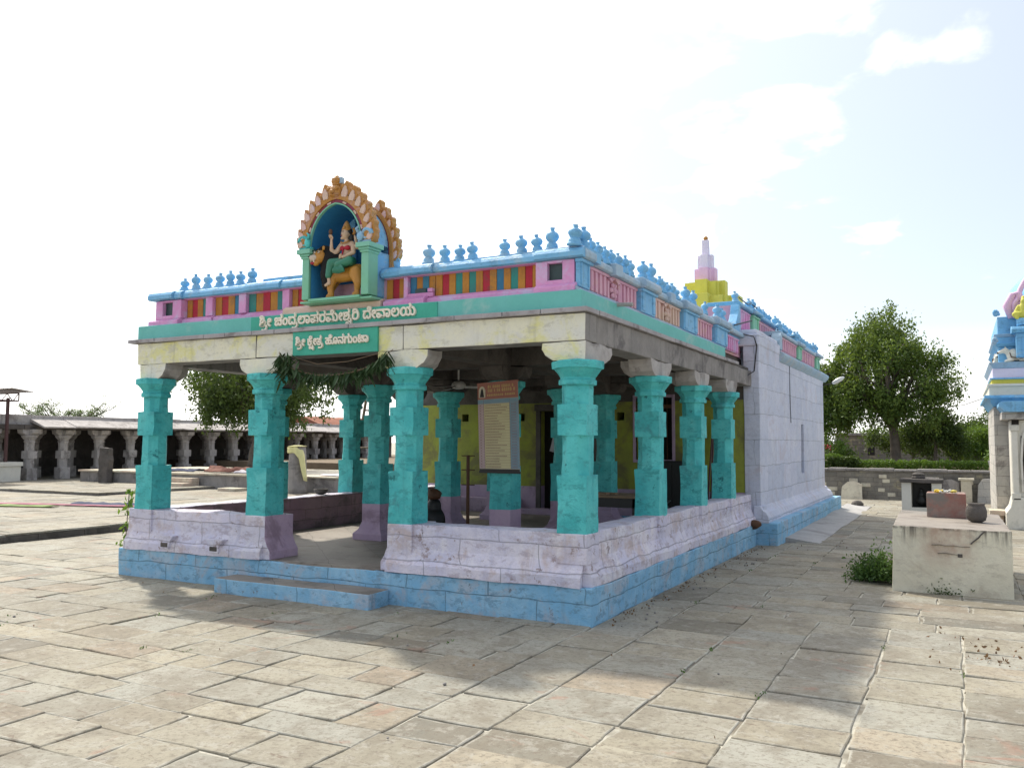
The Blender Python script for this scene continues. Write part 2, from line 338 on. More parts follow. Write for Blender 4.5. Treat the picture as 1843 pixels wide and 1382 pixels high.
# ------------------------------------------------------------------ paved ground
def paving_mat():
    m, nt, b = new_mat("flagstones")
    p = pos(nt)
    at = node(nt, "ShaderNodeAttribute", attribute_name='tone'); at2 = node(nt, "ShaderNodeAttribute", attribute_name='hue'); ed = node(nt, "ShaderNodeAttribute", attribute_name='edge')
    c = mixc(nt, at2.outputs['Fac'], (.305, .298, .255), (.33, .295, .22))
    c = mixc(nt, ramp(nt, at2.outputs['Fac'], .88, .98, 0, .45), c, (.29, .215, .165))
    v = node(nt, "ShaderNodeMath", operation='MULTIPLY_ADD'); nt.links.new(at.outputs['Fac'], v.inputs[0]); v.inputs[1].default_value = .58; v.inputs[2].default_value = .55
    cc = node(nt, "ShaderNodeVectorMath", operation='SCALE'); nt.links.new(c, cc.inputs[0]); nt.links.new(v.outputs[0], cc.inputs['Scale'])
    c = cc.outputs[0]
    c = mixc(nt, ramp(nt, nois(nt, p, .75, 6, .68, .4), .47, .62, 0, .55), c, (.20, .175, .135))
    c = mixc(nt, ramp(nt, nois(nt, p, 3.0, 8, .74, .6), .46, .62, 0, .62), c, (.19, .165, .125))
    c = mixc(nt, ramp(nt, nois(nt, p, .5, 4, .6), .50, .72, 0, .30), c, (.40, .38, .30))
    c = mixc(nt, ramp(nt, nois(nt, p, 6.5, 7, .78, .3), .52, .60, 0, .50), c, (.36, .345, .30))
    c = mixc(nt, ramp(nt, nois(nt, p, 24, 6, .8), .52, .60, 0, .60), c, (.15, .125, .095))
    c = mixc(nt, ramp(nt, nois(nt, pos(nt, (1.2, 3.6, 1)), 5, 6, .75, 1.4), .59, .64, 0, .65), c, (.15, .11, .08))
    c = mixc(nt, ramp(nt, nois(nt, pos(nt, (1, 1.6, 1)), 1.3, 5, .65, .8), .61, .70, 0, .5), c, (.31, .17, .12))
    e = node(nt, "ShaderNodeMath", operation='MULTIPLY_ADD'); nt.links.new(nois(nt, p, 9, 7, .8), e.inputs[0]); e.inputs[1].default_value = 2.0; nt.links.new(ed.outputs['Fac'], e.inputs[2])
    e2 = node(nt, "ShaderNodeMath", operation='MULTIPLY'); nt.links.new(ramp(nt, e.outputs[0], 1.62, 2.05, 0, .72), e2.inputs[0]); nt.links.new(ramp(nt, nois(nt, p, 1.3, 4), .46, .60), e2.inputs[1])
    c = mixc(nt, e2.outputs[0], c, (.44, .425, .37))
    nt.links.new(c, b.inputs['Base Color']); b.inputs['Roughness'].default_value = .8; b.inputs['Specular IOR Level'].default_value = .3
    h = nois(nt, p, 26, 6, .75); h2 = nois(nt, p, 5, 3)
    a = node(nt, "ShaderNodeMath", operation='MULTIPLY_ADD'); nt.links.new(h2, a.inputs[0]); a.inputs[1].default_value = 2; nt.links.new(h, a.inputs[2])
    bump(nt, b, a.outputs[0], .7, .012)
    return m
def mortar_mat():
    m, nt, b = new_mat("joint_mortar")
    p = pos(nt)
    c = mixc(nt, ramp(nt, nois(nt, p, 1.3, 4, .6), .47, .60), (.46, .44, .37), (.17, .15, .115))
    c = mixc(nt, ramp(nt, nois(nt, p, 16, 4, .7), .5, .7, 0, .7), c, (.20, .17, .13))
    nt.links.new(c, b.inputs['Base Color']); b.inputs['Roughness'].default_value = .95
    bump(nt, b, nois(nt, p, 40, 5, .7), .6, .01)
    return m
PAVE, MORTAR = paving_mat(), mortar_mat()
class Paving:
    def __init__(s, seed): s.v = []; s.f = []; s.tone = []; s.hue = []; s.edge = []; s.r = random.Random(seed)
    def slab(s, x0, x1, y0, y1, z, gap=.008, th=.03):
        gap *= .70
        r = s.r; j = lambda: r.uniform(-.011, .011)
        g = gap*r.uniform(.5, 1.5); dz = r.uniform(-.003, .003); tx = r.uniform(-.004, .004); ty = r.uniform(-.004, .004)
        P = [(x0+g+j(), y0+g+j()), (x1-g+j(), y0+g+j()), (x1-g+j(), y1-g+j()), (x0+g+j(), y1-g+j())]
        # ragged outline: extra points on every side
        Q = []
        for k in range(4):
            a, b = P[k], P[(k+1) % 4]; Q.append(a)
            for t in (.3, .62):
                t += r.uniform(-.08, .08)
                Q.append((lerp(a[0], b[0], t)+r.uniform(-.007, .007), lerp(a[1], b[1], t)+r.uniform(-.007, .007)))
        cx = sum(q[0] for q in Q)/12; cy = sum(q[1] for q in Q)/12
        n0 = len(s.v); ww = max(x1-x0, y1-y0)
        def Z(x, y): return z+dz+tx*(x-cx)/ww*2+ty*(y-cy)/ww*2
        for k, (ins, dzz) in enumerate(((0, -th), (0, -.005), (.007, 0), (min(.045, ww*.12), 0))):
            for x, y in Q:
                d = math.hypot(x-cx, y-cy); s.v.append((x+(cx-x)/d*ins, y+(cy-y)/d*ins, Z(x, y)+dzz))
        for lv in (0, 1, 2):
            for k in range(12): s.f.append([n0+12*lv+k, n0+12*lv+(k+1) % 12, n0+12*lv+12+(k+1) % 12, n0+12*lv+12+k])
        s.f.append([n0+36+k for k in range(12)])
        t = min(1, max(0, r.gauss(.68, .10))); h = r.random()
        q_ = r.random()
        if q_ < .12: t = r.uniform(0.0, .30)
        elif q_ < .20: t = r.uniform(.85, 1.0)
        s.tone += [t]*48; s.hue += [h]*48; s.edge += [1.]*36+[0.]*12
    def rows(s, x0, x1, y0, y1, z, along='x', w=(.42, .6), l=(.45, .95), gap=.008):
        r = s.r
        a0, a1, b0, b1 = (x0, x1, y0, y1) if along == 'x' else (y0, y1, x0, x1)
        b = b0
        while b < b1-.05:
            nb = min(b1, b+r.uniform(*w));  nb = b1 if b1-nb < .2 else nb
            a = a0
            first = True
            while a < a1-.05:
                na = min(a1, a+r.uniform(*l)*(r.uniform(.4, 1) if first else 1)); na = a1 if a1-na < .25 else na; first = False
                if along == 'x': s.slab(a, na, b, nb, z, gap)
                else: s.slab(b, nb, a, na, z, gap)
                a = na
            b = nb
    def build(s, name):
        me = bpy.data.meshes.new(name); me.from_pydata(s.v, [], s.f)
        for nm, d in (('tone', s.tone), ('hue', s.hue), ('edge', s.edge)):
            at = me.attributes.new(nm, 'FLOAT', 'POINT'); at.data.foreach_set('value', d)
        return struct(link(name, me, PAVE))
g = MB(); g.box(-600, 600, -60, 900, -.6, -.012); struct(g.build("ground", MORTAR))
pv = Paving(3)
pv.rows(-10.2, .0, -7.6, .02, 0, 'x', (.26, .50), (.34, .72), .009)
pv.rows(-10.2, -6.0, .02, 12.0, 0, 'x', (.4, .55), (.5, .9), .008)
xs = [.0, .50, 1.13, 1.72, 2.31, 2.86, 3.42, 4.0, 4.6, 5.2, 5.8, 6.4]
for a, b_ in zip(xs, xs[1:]): pv.rows(a, b_, -7.6, 1.2 if a > .4 else 7.2, 0, 'y', (9, 9), (.30, .62), .011)
for y in np.arange(1.2, 3.0, .36): pv.rows(.5, 6.4, y, y+.36, 0, 'x', (9, 9), (.5, .9), .011)
for a, b_ in zip(xs[1:], xs[2:]): pv.rows(a, b_, 3.0, 12, 0, 'y', (9, 9), (.28, .55), .008)
pv.rows(-8, 8, 12, 19.7, 0, 'x', (.35, .5), (.5, 1.0), .010)
pv.build("pavement")
# the raised west court and its stone kerb
KX = -10.25
ct = MB(); ct.box(-60, KX-.02, -8, 60, -.011, .10); struct(ct.build("west_court", MORTAR))
pw = Paving(5)
pw.rows(-26, KX-.30, -6, 12, .135, 'y', (.5, .75), (.6, 1.1), .010)
pw.rows(KX-.31, KX+.0, -6, 14, .135, 'y', (.9, .9), (.7, 1.2), .007)
pw.rows(-17.2, KX-.30, 12, 26, .135, 'y', (.5, .75), (.6, 1.1), .010)
pw.build("court_pavement")
kb = MB()
y = -6.0
while y < 13.5:
    n_ = y+rnd.uniform(.8, 1.3); kb.box(KX-.05, KX+.015, y+.004, n_-.004, -.005, .10); y = n_
struct(kb.rough(.004, 3).build("court_kerb", 'darkstone'))
tr = MB(); tr.box(-60, -17.35, 8.1, 60, .11, .185); struct(tr.build("upper_court", 'stone'))
pu = Paving(9); pu.rows(-32, -17.3, 8.05, 16, .215, 'x', (.5, .7), (.6, 1.1), .01); pu.build("upper_pavement")

# ------------------------------------------------------------------ the temple
T = thing("temple", "low pillared temple painted turquoise, lilac and blue with a goddess niche over its porch", "temple")
PX = [(-5.90, -5.62), (-4.105, -3.83), (-2.19, -1.92), (-.345, -.062)]
PY = [.04, 2.12, 3.87, 5.47]
FL = .316; DT = .785
# plinth with rough top edge
p = MB(); p.box(-6.105, 0, 0, 6.85, -.02, FL); p.sub(.13).rough(.015, 2.4, 1); p.rough(.006, 9, 2)
for v in p.bm.verts:
    if v.co.z > FL-.05 and -6.0 < v.co.x < -.1 and .12 < v.co.y: v.co.z = min(v.co.z, FL-.008)
pl = p.build("plinth", ['blue'], T, .012)
fl = MB(); fl.box(-5.62, -.35, .05, 6.9, FL-.02, FL+.006); fl.build("porch_floor", 'floor', T)
# worn stone top of the plinth shows in the entrance gap
st = MB(); st.box(-4.16, -2.14, -.34, -.012, -.02, .150); st.sub(.2).rough(.008, 2.5, 2); so = st.build("entrance_step", ['blue', 'floor'], T, .01)
for o_, zz in ((so, .14), (pl, .30)):
    if len(o_.data.materials) < 2: o_.data.materials.append(MT['floor'])
    for f in o_.data.polygons:
        c = f.center
        if f.normal.z > .8 and c.z > zz and (o_ is so or -3.45 < c.x < -2.3): f.material_index = 1

def dado_profile(face, out):       # (offset outward, z)
    return [(0, FL-.004), (out, FL-.004), (out, FL+.085), (out*.45, FL+.15), (.0, FL+.235), (-.0, DT-.004)]
def dado_x(x0, x1, yf, inner, name="dado_wall", mat='lilac', flare=.075):
    m = MB(); pr = [(yf-o_, z) for o_, z in ((flare, FL+.002), (flare, FL+.09), (flare*.5, FL+.15), (.006, FL+.235), (0, DT))]+[(inner, DT), (inner, FL+.002)]
    m.prism(pr, 'x', x0, x1); m.sub(.09).rough(.013, 3, x0); m.rough(.005, 11, x0)
    return m.build(name, mat, T, .008)
def dado_y(y0, y1, xf, inner, name="dado_wall", mat='lilac', flare=.08, sgn=1):
    m = MB(); pr = [(xf+sgn*o_, z) for o_, z in ((flare, FL+.002), (flare, FL+.09), (flare*.5, FL+.15), (.006, FL+.235), (0, DT))]+[(inner, DT), (inner, FL+.002)]
    m.prism(pr, 'y', y0, y1); m.sub(.10).rough(.013, 3, y0+5); m.rough(.005, 11, y0)
    return m.build(name, mat, T, .008)
dado_x(-6.02, -3.835, .06, .34)
dado_x(-2.185, -.10, .06, .34)
dado_y(.062, 6.9, -.09, -.37)
dw = dado_y(.345, 6.9, -5.955, -5.64, sgn=-1)
m = MB(); m.box(-5.64, -5.625, .36, 6.9, FL+.004, DT-.01); m.sub(.2).rough(.004, 3, 8); m.build("inner_dado_face", 'purple_course', T)
m = MB(); m.box(-.385, -.372, .36, 6.9, FL+.004, DT-.01); m.build("inner_dado_face", 'purple_course', T)
# two carved dummy sockets on the left front dado
for xs_ in (-5.28, -4.50):
    m = MB(); m.prism([(xs_-.14, FL+.19), (xs_+.14, FL+.19), (xs_+.08, FL+.12), (xs_+.07, FL+.04), (xs_-.07, FL+.04), (xs_-.08, FL+.12)], 'y', -.045, .04)
    m.box(xs_-.055, xs_+.055, -.052, 0, FL+.06, FL+.11, 1); m.build("carved_niche", ['lilac', 'darkstone'], T, .006)

def shaft_mesh(z0=DT, top=True):
    m = MB(); h = .141
    m.box(-h, h, -h, h, z0, 1.305)
    m.oct([(.134, 1.295), (.134, 1.665)], (0, 0))
    m.box(-h, h, -h, h, 1.66, 1.942)
    m.oct([(.134, 1.935), (.133, 2.12)], (0, 0))
    m.oct([(.160, 2.118), (.163, 2.125), (.163, 2.162), (.150, 2.168), (.150, 2.185), (.160, 2.20), (.172, 2.22), (.205, 2.262), (.222, 2.266), (.224, 2.325), (.218, 2.337)], (0, 0))
    return m
proto = None
def pillar(x, y, kind):
    """kind: front, side, inner"""
    global proto
    if proto is None:
        m = shaft_mesh(); m.sub(.085)
        m.rough(.009, 5, 3); m.rough(.004, 16, 1); o = m.build("pillar", 'teal', T, .010); proto = o
    else:
        o = proto.copy(); COL.objects.link(o); o.parent = T
    o.location = (x, y, 0)
    o.rotation_euler.z = rnd.choice((0, math.pi/2, math.pi, -math.pi/2))*0
    return o
for ci, (a, b_) in enumerate(PX):
    for ri, y in enumerate(PY):
        cx = (a+b_)/2 - (.0 if ri == 0 or ci != 0 else .03); cy = y+.141
        o = pillar(cx, cy, 'x')
        # pedestal
        m = MB()
        if ri == 0 and ci == 3: pass
        if ri == 0:
            f = .078
            m.box(-.147, .147, -.147, .147, FL+.2, DT)
            if ci in (1, 2):
                e = 1 if ci == 1 else -1
                pr = [(-e*.147, FL+.004), (e*.225, FL+.004), (e*.225, FL+.09), (e*.185, FL+.15), (e*.149, FL+.235), (e*.147, DT-.003), (-e*.147, DT-.003)]
                m.prism(pr, 'y', -.149, .30)
            m.sub(.15).rough(.004, 4, ci); 
            for v in m.bm.verts: v.co += Vector((cx, cy, 0))
            pd = m.build("pedestal", ['lilac', 'purple'], o, .007)
            for fc in pd.data.polygons:
                if (ci == 1 and fc.normal.x > .6) or (ci == 2 and fc.normal.x < -.6): fc.material_index = 1
        elif ci in (1, 2):
            m.box(-.145, .145, -.145, .145, FL+.2, DT); m.lathe([(.325, FL), (.325, FL+.085), (.25, FL+.14), (.206, FL+.23)], (0, 0), 4, math.pi/4)
            m.sub(.15).rough(.005, 4, ci+ri)
            for v in m.bm.verts: v.co += Vector((cx, cy, 0))
            m.build("pedestal", 'purple', o, .007)
        else:
            m.box(-.143, .143, -.143, .143, DT-.16, DT+.012)
            for v in m.bm.verts: v.co += Vector((cx, cy, 0))
            m.build("pedestal", 'lilac', o, .006)
        # bracket stones
        zb, zt = 2.337, 2.512
        def arm(sx, L, w=.135):      # one bracket arm with a rounded lower end
            return [(0, zb), (L-.12, zb), (L-.04, zb+.045), (L, zb+.11), (L, zt), (0, zt)], w
        m = MB(); mi = 0
        dirs = []
        if ri == 0: dirs = [(1, 0), (-1, 0), (0, 1)]
        elif ci == 3: dirs = [(0, 1), (0, -1), (-1, 0)]
        else: dirs = [(1, 0), (-1, 0), (0, 1), (0, -1)]
        if ri == 0 and ci == 3: dirs = [(-1, 0), (0, 1)]
        if ri == 0 and ci == 0: dirs = [(1, 0), (0, 1)]
        for dx, dy in dirs:
            pr, w = arm(dx, .30 if dx else .36)
            if ri == 0 and ci == 3 and dy: pr = [(q[0]*1.5, q[1]) for q in pr]
            if dx: m.prism([(cx+dx*q[0], q[1]) for q in pr], 'y', cy-w, cy+w)
            else: m.prism([(cy+dy*q[0], q[1]+.001) for q in pr], 'x', cx-w+.003, cx+w-.003)
        m.box(cx-.136, cx+.136, cy-.1365, cy+.136, zb-.002, zt)
        m.sub(.10).rough(.016, 5, ci*3+ri); m.rough(.006, 14, ci)
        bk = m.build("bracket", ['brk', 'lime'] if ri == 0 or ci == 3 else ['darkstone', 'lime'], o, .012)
        if ri == 0:
            for fc in bk.data.polygons:
                if fc.normal.y < -.55: fc.material_index = 1
# beams
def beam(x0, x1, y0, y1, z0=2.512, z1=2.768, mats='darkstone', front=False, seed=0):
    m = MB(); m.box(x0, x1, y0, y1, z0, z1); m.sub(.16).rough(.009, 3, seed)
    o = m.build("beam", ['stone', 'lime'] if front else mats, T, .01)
    if front:
        for fc in o.data.polygons:
            if fc.normal.y < -.55: fc.material_index = 1
    return o
xj = [-5.95, -4.02, -2.05, -.072]
for i in range(3): beam(xj[i]+(.004 if i else 0), xj[i+1], .045, .33, 2.512+.002*i, 2.767, front=True, seed=i)
yj = [.334, 2.25, 4.02, 5.6, 7.0]
for i in range(4):
    beam(-.345, -.075, yj[i]+.003, yj[i+1], 2.512, 2.767-.003*i, 'stone', seed=10+i)
    beam(-5.93, -5.66, yj[i]+.003, yj[i+1], 2.512, 2.767, 'stone', seed=20+i)
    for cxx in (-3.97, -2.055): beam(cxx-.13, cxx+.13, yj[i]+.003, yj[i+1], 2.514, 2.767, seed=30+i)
for ri in (1, 2, 3):
    xc = [(-5.65, -4.105), (-3.835, -2.19), (-1.92, -.35)]
    for k, (a, b_) in enumerate(xc): beam(a, b_, PY[ri]+.02, PY[ri]+.27, 2.52, 2.764, seed=40+ri*3+k)
# ceiling and eave slabs
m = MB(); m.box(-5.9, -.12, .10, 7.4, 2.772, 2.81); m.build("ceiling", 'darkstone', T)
m = MB(); x = -6.07
while x < -.05:
    n_ = min(-.035, x+rnd.uniform(.30, .62)); n_ = -.035 if -.035-n_ < .2 else n_
    dy = rnd.uniform(-.006, .006)
    m.box(x+.003, n_-.003, -.005+dy, .3, 2.770+rnd.uniform(-.003, .003), 2.815); x = n_
y = .302
while y < 5.6:
    n_ = y+rnd.uniform(.35, .6); m.box(-.5, -.035+rnd.uniform(-.006, .006), y+.003, n_-.003, 2.771+rnd.uniform(-.003, .003), 2.815); y = n_
y = .302
while y < 6.6:
    n_ = y+rnd.uniform(.35, .6); m.box(-6.07, -5.5, y+.003, n_-.003, 2.771, 2.815); y = n_
m.build("eave_slab", 'slab', T, .004)
m = MB(); m.box(-5.99, -.118, .075, 5.45, 2.813, 2.985); m.sub(.3).rough(.004, 3, 5); m.build("fascia_band", ['green'], T, .008)
m = MB(); m.box(-5.99, -.30, 5.452, 7.3, 2.813, 2.985); m.sub(.3).rough(.012, 3, 6); m.build("broken_slab_end", 'darkstone', T, .01)
fasc = MB(); fasc.box(-4.13, -1.66, .066, .0755, 2.817, 2.978); fascia_sign = fasc.build("signboard", 'sign', T, .002)
sb = MB(); sb.box(-3.47, -2.345, .018, .045, 2.512, 2.768); sign2 = sb.build("signboard", 'sign', T, .004)

# lettering
GL={6:[550,[1,271,-12,205,-4,148,18,101,55,66,105,44,168,37,243,44,314,66,377,100,429,148,468,206,492,276,500,350,492,410,466,455,426,488,374,507,313,513,244,506,174,485,112,451,60,404,21,344,-4],[0,273,63,345,76,394,114,422,172,431,243,421,318,391,376,342,413,277,425,226,419,186,402,156,374,135,338,123,294,119,246,129,170,160,112,208,75]],
25:[648,[1,326,476,285,471,251,456,222,432,199,401,180,365,164,324,157,298,151,268,147,235,144,198,142,156,141,110,141,0,50,0,50,127,53,204,62,276,80,342,107,401,146,450,198,489,215,474,47,474,47,551,386,551,432,552,462,556,481,562,495,569,506,580,512,592,516,604,517,618,513,651,501,682,481,714,452,747,517,790,556,741,581,696,594,655,598,612,594,576,580,544,559,518,532,498,499,484,461,477,467,481,517,436,552,384,575,326,589,264,596,198,598,130,598,0,507,0,507,110,506,158,504,202,500,241,496,277,489,309,480,336,453,394,420,438,379,467]],
28:[797,[1,561,-12,522,-9,488,0,457,14,429,36,404,66,379,104,410,104,386,64,360,34,331,13,298,-2,261,-9,218,-12,166,-7,124,10,91,34,68,65,54,100,49,136,53,176,66,210,86,240,113,268,147,294,187,321,221,345,248,368,265,392,271,422,269,442,263,458,253,472,238,482,217,488,190,490,153,485,127,472,112,450,107,422,108,406,112,392,118,377,127,363,57,332,43,357,34,382,28,406,26,431,30,465,44,496,67,523,98,544,140,558,191,563,246,558,288,542,318,517,338,488,348,456,352,423,348,389,336,358,318,331,292,305,261,280,224,254,184,226,154,201,137,174,131,141,138,107,157,84,186,71,223,67,281,76,322,102,347,143,358,195,434,195,447,137,476,98,515,75,561,67,609,74,640,94,657,124,663,158,660,191,650,222,633,250,610,275,582,297,548,314,603,352,644,326,679,299,707,270,728,238,741,201,745,160,740,112,726,70,701,36,666,10,619,-6],[1,439,305,439,375,565,375,576,384,584,396,589,409,591,424,590,438,586,452,580,465,572,477,620,487,649,482,658,468,665,452,669,437,670,423,669,408,666,396,662,385,657,375,763,375,763,305,721,305,701,305,680,306,660,308,640,310,619,306],[1,439,474,439,551,556,551,601,552,631,556,650,562,664,569,675,580,682,592,685,604,686,618,682,651,670,682,650,714,621,747,686,790,726,741,750,696,763,655,767,612,765,591,759,566,747,539,726,516,698,497,666,484,625,476,574,474]],
38:[622,[1,308,-12,243,-8,187,4,140,23,101,50,71,81,50,118,37,158,33,201,33,215,34,230,36,245,39,259,118,248,116,238,115,229,114,220,114,209,116,183,122,158,134,134,152,112,178,94,212,80,254,70,307,67,364,70,410,80,446,95,473,114,492,136,504,159,510,182,512,205,511,228,506,249,499,269,487,287,483,291,479,294,475,296,471,300,450,314,426,326,396,333,362,335,326,332,302,324,288,312,284,294,288,277,300,264,321,257,349,254,380,257,406,268,425,284,440,305,448,331,451,360,446,396,432,426,410,449,386,467,360,479,338,486,457,492,486,468,507,436,520,399,525,355,525,347,524,340,524,334,523,328,517,300,501,262,478,232,448,209,414,194,379,184,342,181,285,188,241,210,213,245,204,293,208,322,219,348,238,370,266,388,304,398,351,402,387,400,420,395,449,386,476,375,479,374,482,372,485,371,488,370,491,368,494,366,534,335,562,296,578,253,584,207,580,159,568,116,547,78,517,46,478,21,431,3,374,-8],[1,39,474,39,551,373,551,419,552,449,556,468,562,481,569,492,580,499,592,502,604,503,618,499,651,487,682,467,714,438,747,503,790,542,741,567,696,580,655,584,612,582,591,576,566,564,539,543,516,516,497,484,484,443,476,391,474]],
40:[765,[1,216,-12,146,2,90,46,54,118,42,220,46,280,60,334,81,383,112,426,151,461,197,487,212,474,42,474,42,551,512,551,557,552,588,556,607,562,620,569,632,580,638,592,641,604,642,618,638,651,626,682,606,714,577,747,642,790,682,741,706,696,719,655,723,612,721,591,715,566,703,539,682,516,671,507,658,499,642,492,625,486,606,481,583,477,584,483,624,456,658,421,686,379,706,331,719,278,723,220,711,118,674,46,618,2,545,-12,505,-9,470,0,441,14,414,36,390,66,366,104,398,109,374,64,346,32,317,10,285,-3,251,-10],[0,227,67,272,76,308,102,332,143,344,195,420,195,433,137,460,98,497,75,537,67,580,76,613,101,634,147,641,217,637,268,626,316,606,360,579,399,544,431,502,456,451,471,393,476,376,476,318,471,267,457,224,434,188,403,160,365,140,322,128,273,124,219,131,149,151,102,184,76]],
42:[711,[1,483,-12,435,-7,396,8,364,31,338,60,315,92,294,125,271,164,251,191,234,210,218,221,201,227,182,229,152,224,130,208,116,182,111,148,114,116,125,82,141,49,162,17,84,-14,63,20,46,60,35,102,31,145,36,189,51,228,74,260,105,284,141,300,181,305,236,298,279,276,314,239,349,187,371,151,391,121,411,97,434,80,460,70,492,67,536,76,566,104,582,143,587,190,580,258,558,320,523,375,478,420,426,454,367,474,33,474,33,551,458,551,504,552,534,556,552,562,566,569,577,580,584,592,587,604,588,618,584,651,572,682,552,714,523,747,588,790,628,741,652,696,665,655,669,612,667,591,661,566,649,539,628,516,600,497,568,484,527,476,475,474,451,474,508,483,555,448,595,407,627,361,650,310,664,256,669,198,657,110,620,44,562,2]],
43:[792,[1,226,-12,173,-6,126,10,86,36,56,72,37,116,31,167,36,209,49,246,71,278,101,303,138,319,183,324,231,318,268,299,292,270,300,231,299,215,297,199,293,184,287,172,219,178,221,186,223,194,224,203,225,210,222,229,213,243,199,251,180,254,152,249,128,232,113,206,108,170,116,129,139,96,178,74,234,67,294,76,335,102,360,143,372,195,448,195,460,137,488,98,525,75,570,67,602,71,628,83,647,102,660,128,668,158,670,191,666,237,652,284,626,334,586,387,657,435,698,382,728,326,746,266,752,198,746,132,728,80,699,39,663,10,622,-6,577,-12,531,-9,494,1,464,17,440,40,418,68,396,101,427,105,400,63,372,32,340,11,306,-2,269,-10],[1,401,297,379,301,360,314,348,333,344,355,348,379,360,398,379,411,401,415,424,411,443,398,456,379,460,355,456,333,443,314,424,301],[1,31,474,31,551,541,551,587,552,617,556,636,562,649,569,660,580,667,592,670,604,671,618,667,651,655,682,635,714,606,747,671,790,710,741,735,696,748,655,752,612,750,591,744,566,732,539,711,516,684,497,652,484,611,476,559,474]],
48:[1336,[1,308,-12,240,-6,183,14,137,44,100,83,73,128,54,177,44,228,40,279,48,356,73,424,113,482,166,526,231,554,306,563,375,556,432,536,478,506,514,467,541,422,558,374,569,324,572,276,564,196,539,126,500,68,447,24,383,-3],[0,306,67,358,73,403,92,440,122,467,164,484,216,490,279,485,336,469,386,443,427,407,458,361,478,305,484,256,478,212,461,174,432,146,392,128,340,122,277,128,214,144,162,171,121,208,91,253,73],[1,721,-12,650,-2,588,26,534,70,486,123,538,177,580,130,623,96,670,74,722,67,777,77,817,106,842,152,850,210,844,273,824,330,794,379,752,421,702,454,644,477,782,481,826,449,864,412,893,371,914,325,928,273,932,215,929,175,922,134,908,96,887,61,859,31,822,8,776,-7],[1,1088,-12,1017,-2,956,26,902,70,853,123,904,177,946,130,990,96,1037,74,1091,67,1144,77,1184,106,1209,152,1217,210,1211,276,1192,333,1162,382,1123,424,1076,460,1021,488,1064,565,1128,528,1185,482,1232,428,1268,365,1291,294,1299,215,1293,153,1276,98,1247,52,1206,18,1154,-5],[1,923,612,921,591,916,566,903,539,882,516,855,497,822,484,782,476,730,474,600,474,600,551,712,551,758,552,788,556,807,562,820,569,831,580,838,592,841,604,842,618,838,651,826,682,806,714,777,747,842,790,882,741,906,696,919,655]],
49:[651,[1,326,-12,249,-4,180,19,123,57,79,110,51,176,42,255,46,309,58,356,76,397,101,433,132,463,168,488,186,474,42,474,42,551,398,551,444,552,474,556,493,562,507,569,518,580,524,592,528,604,529,618,525,651,513,682,493,714,464,747,529,790,568,741,593,696,606,655,610,612,608,591,602,566,590,539,569,516,555,505,538,494,518,486,496,480,491,488,526,462,556,432,579,396,596,356,606,309,610,255,602,182,576,117,535,63,478,22,409,-3],[0,327,69,389,76,440,96,478,128,506,170,522,218,528,272,521,332,502,382,470,423,430,452,382,470,328,476,270,470,220,450,179,420,149,380,130,330,124,272,138,186,180,122,244,82]],
51:[759,[1,375,-12,275,-2,192,29,125,78,76,142,47,220,37,308,43,382,62,444,93,494,134,532,185,555,242,563,284,559,319,547,347,528,368,501,381,468,385,429,380,388,366,352,341,322,308,298,264,283,212,278,191,279,171,282,153,287,136,294,122,301,108,309,118,380,129,373,142,366,156,359,171,353,188,349,206,348,252,354,283,370,301,396,307,427,302,455,289,476,268,489,242,493,210,488,180,475,154,451,133,416,120,368,115,306,122,244,145,187,182,138,234,101,299,77,378,69,456,75,520,94,572,125,610,166,632,219,640,281,630,347,600,404,553,451,492,491,538,565,615,512,674,448,710,371,722,281,713,204,686,134,641,75,574,28,486,-2]],
54:[630,[1,269,-12,201,-7,142,7,95,31,60,64,38,106,31,158,38,206,57,243,87,270,126,290,172,303,222,312,264,319,297,328,321,338,338,354,347,376,350,404,347,427,338,446,324,459,306,468,284,474,260,476,229,474,204,468,187,458,176,444,169,429,167,411,168,400,170,389,174,378,180,367,105,336,95,358,88,377,84,396,83,417,88,443,102,468,126,491,160,508,207,519,267,523,306,519,342,508,375,489,400,463,416,431,422,393,417,348,400,312,375,285,340,264,298,251,250,242,207,235,172,226,146,215,128,201,117,182,113,158,117,133,128,110,148,92,178,78,218,70,269,67,339,73,398,90,445,118,480,156,502,206,509,266,504,323,490,370,468,408,442,438,415,462,389,479,393,501,459,501,501,471,534,436,559,397,577,355,588,311,591,265,582,184,554,116,508,61,444,21,365,-4],[1,31,474,31,551,383,551,428,552,457,556,475,562,488,569,499,580,506,592,509,604,510,618,506,651,494,682,474,714,445,747,510,790,550,741,574,696,587,655,591,612,589,591,583,565,571,539,550,516,536,505,519,496,498,487,470,480,435,476,390,474,358,474,249,487,150,474]],
60:[449,[1,407,241,401,167,382,104,352,54,310,18,258,-5,195,-12,144,-7,102,10,68,35,44,68,29,106,24,148,28,188,39,221,57,246,80,264,106,275,135,279,168,274,192,260,206,239,211,212,207,187,196,167,178,154,156,150,132,154,114,165,104,184,100,210,108,212,102,198,98,184,97,170,96,155,102,121,118,90,149,69,196,62,233,67,264,82,290,106,309,141,321,186,325,241,322,294,311,339,294,378,269,410,248,430,224,446,196,458,160,467,116,472,60,474,-250,474,-250,551,79,551,141,548,194,541,239,528,276,510,309,488,337,460,367,418,389,368,402,308]],
63:[364,[1,116,-12,45,-2,-17,26,-71,70,-119,123,-68,177,-26,130,18,96,65,74,119,67,172,77,212,106,237,152,245,210,239,276,220,333,190,382,151,424,104,460,49,488,92,565,156,528,213,482,260,428,296,365,319,294,327,215,321,153,304,98,275,52,234,18,181,-5]],
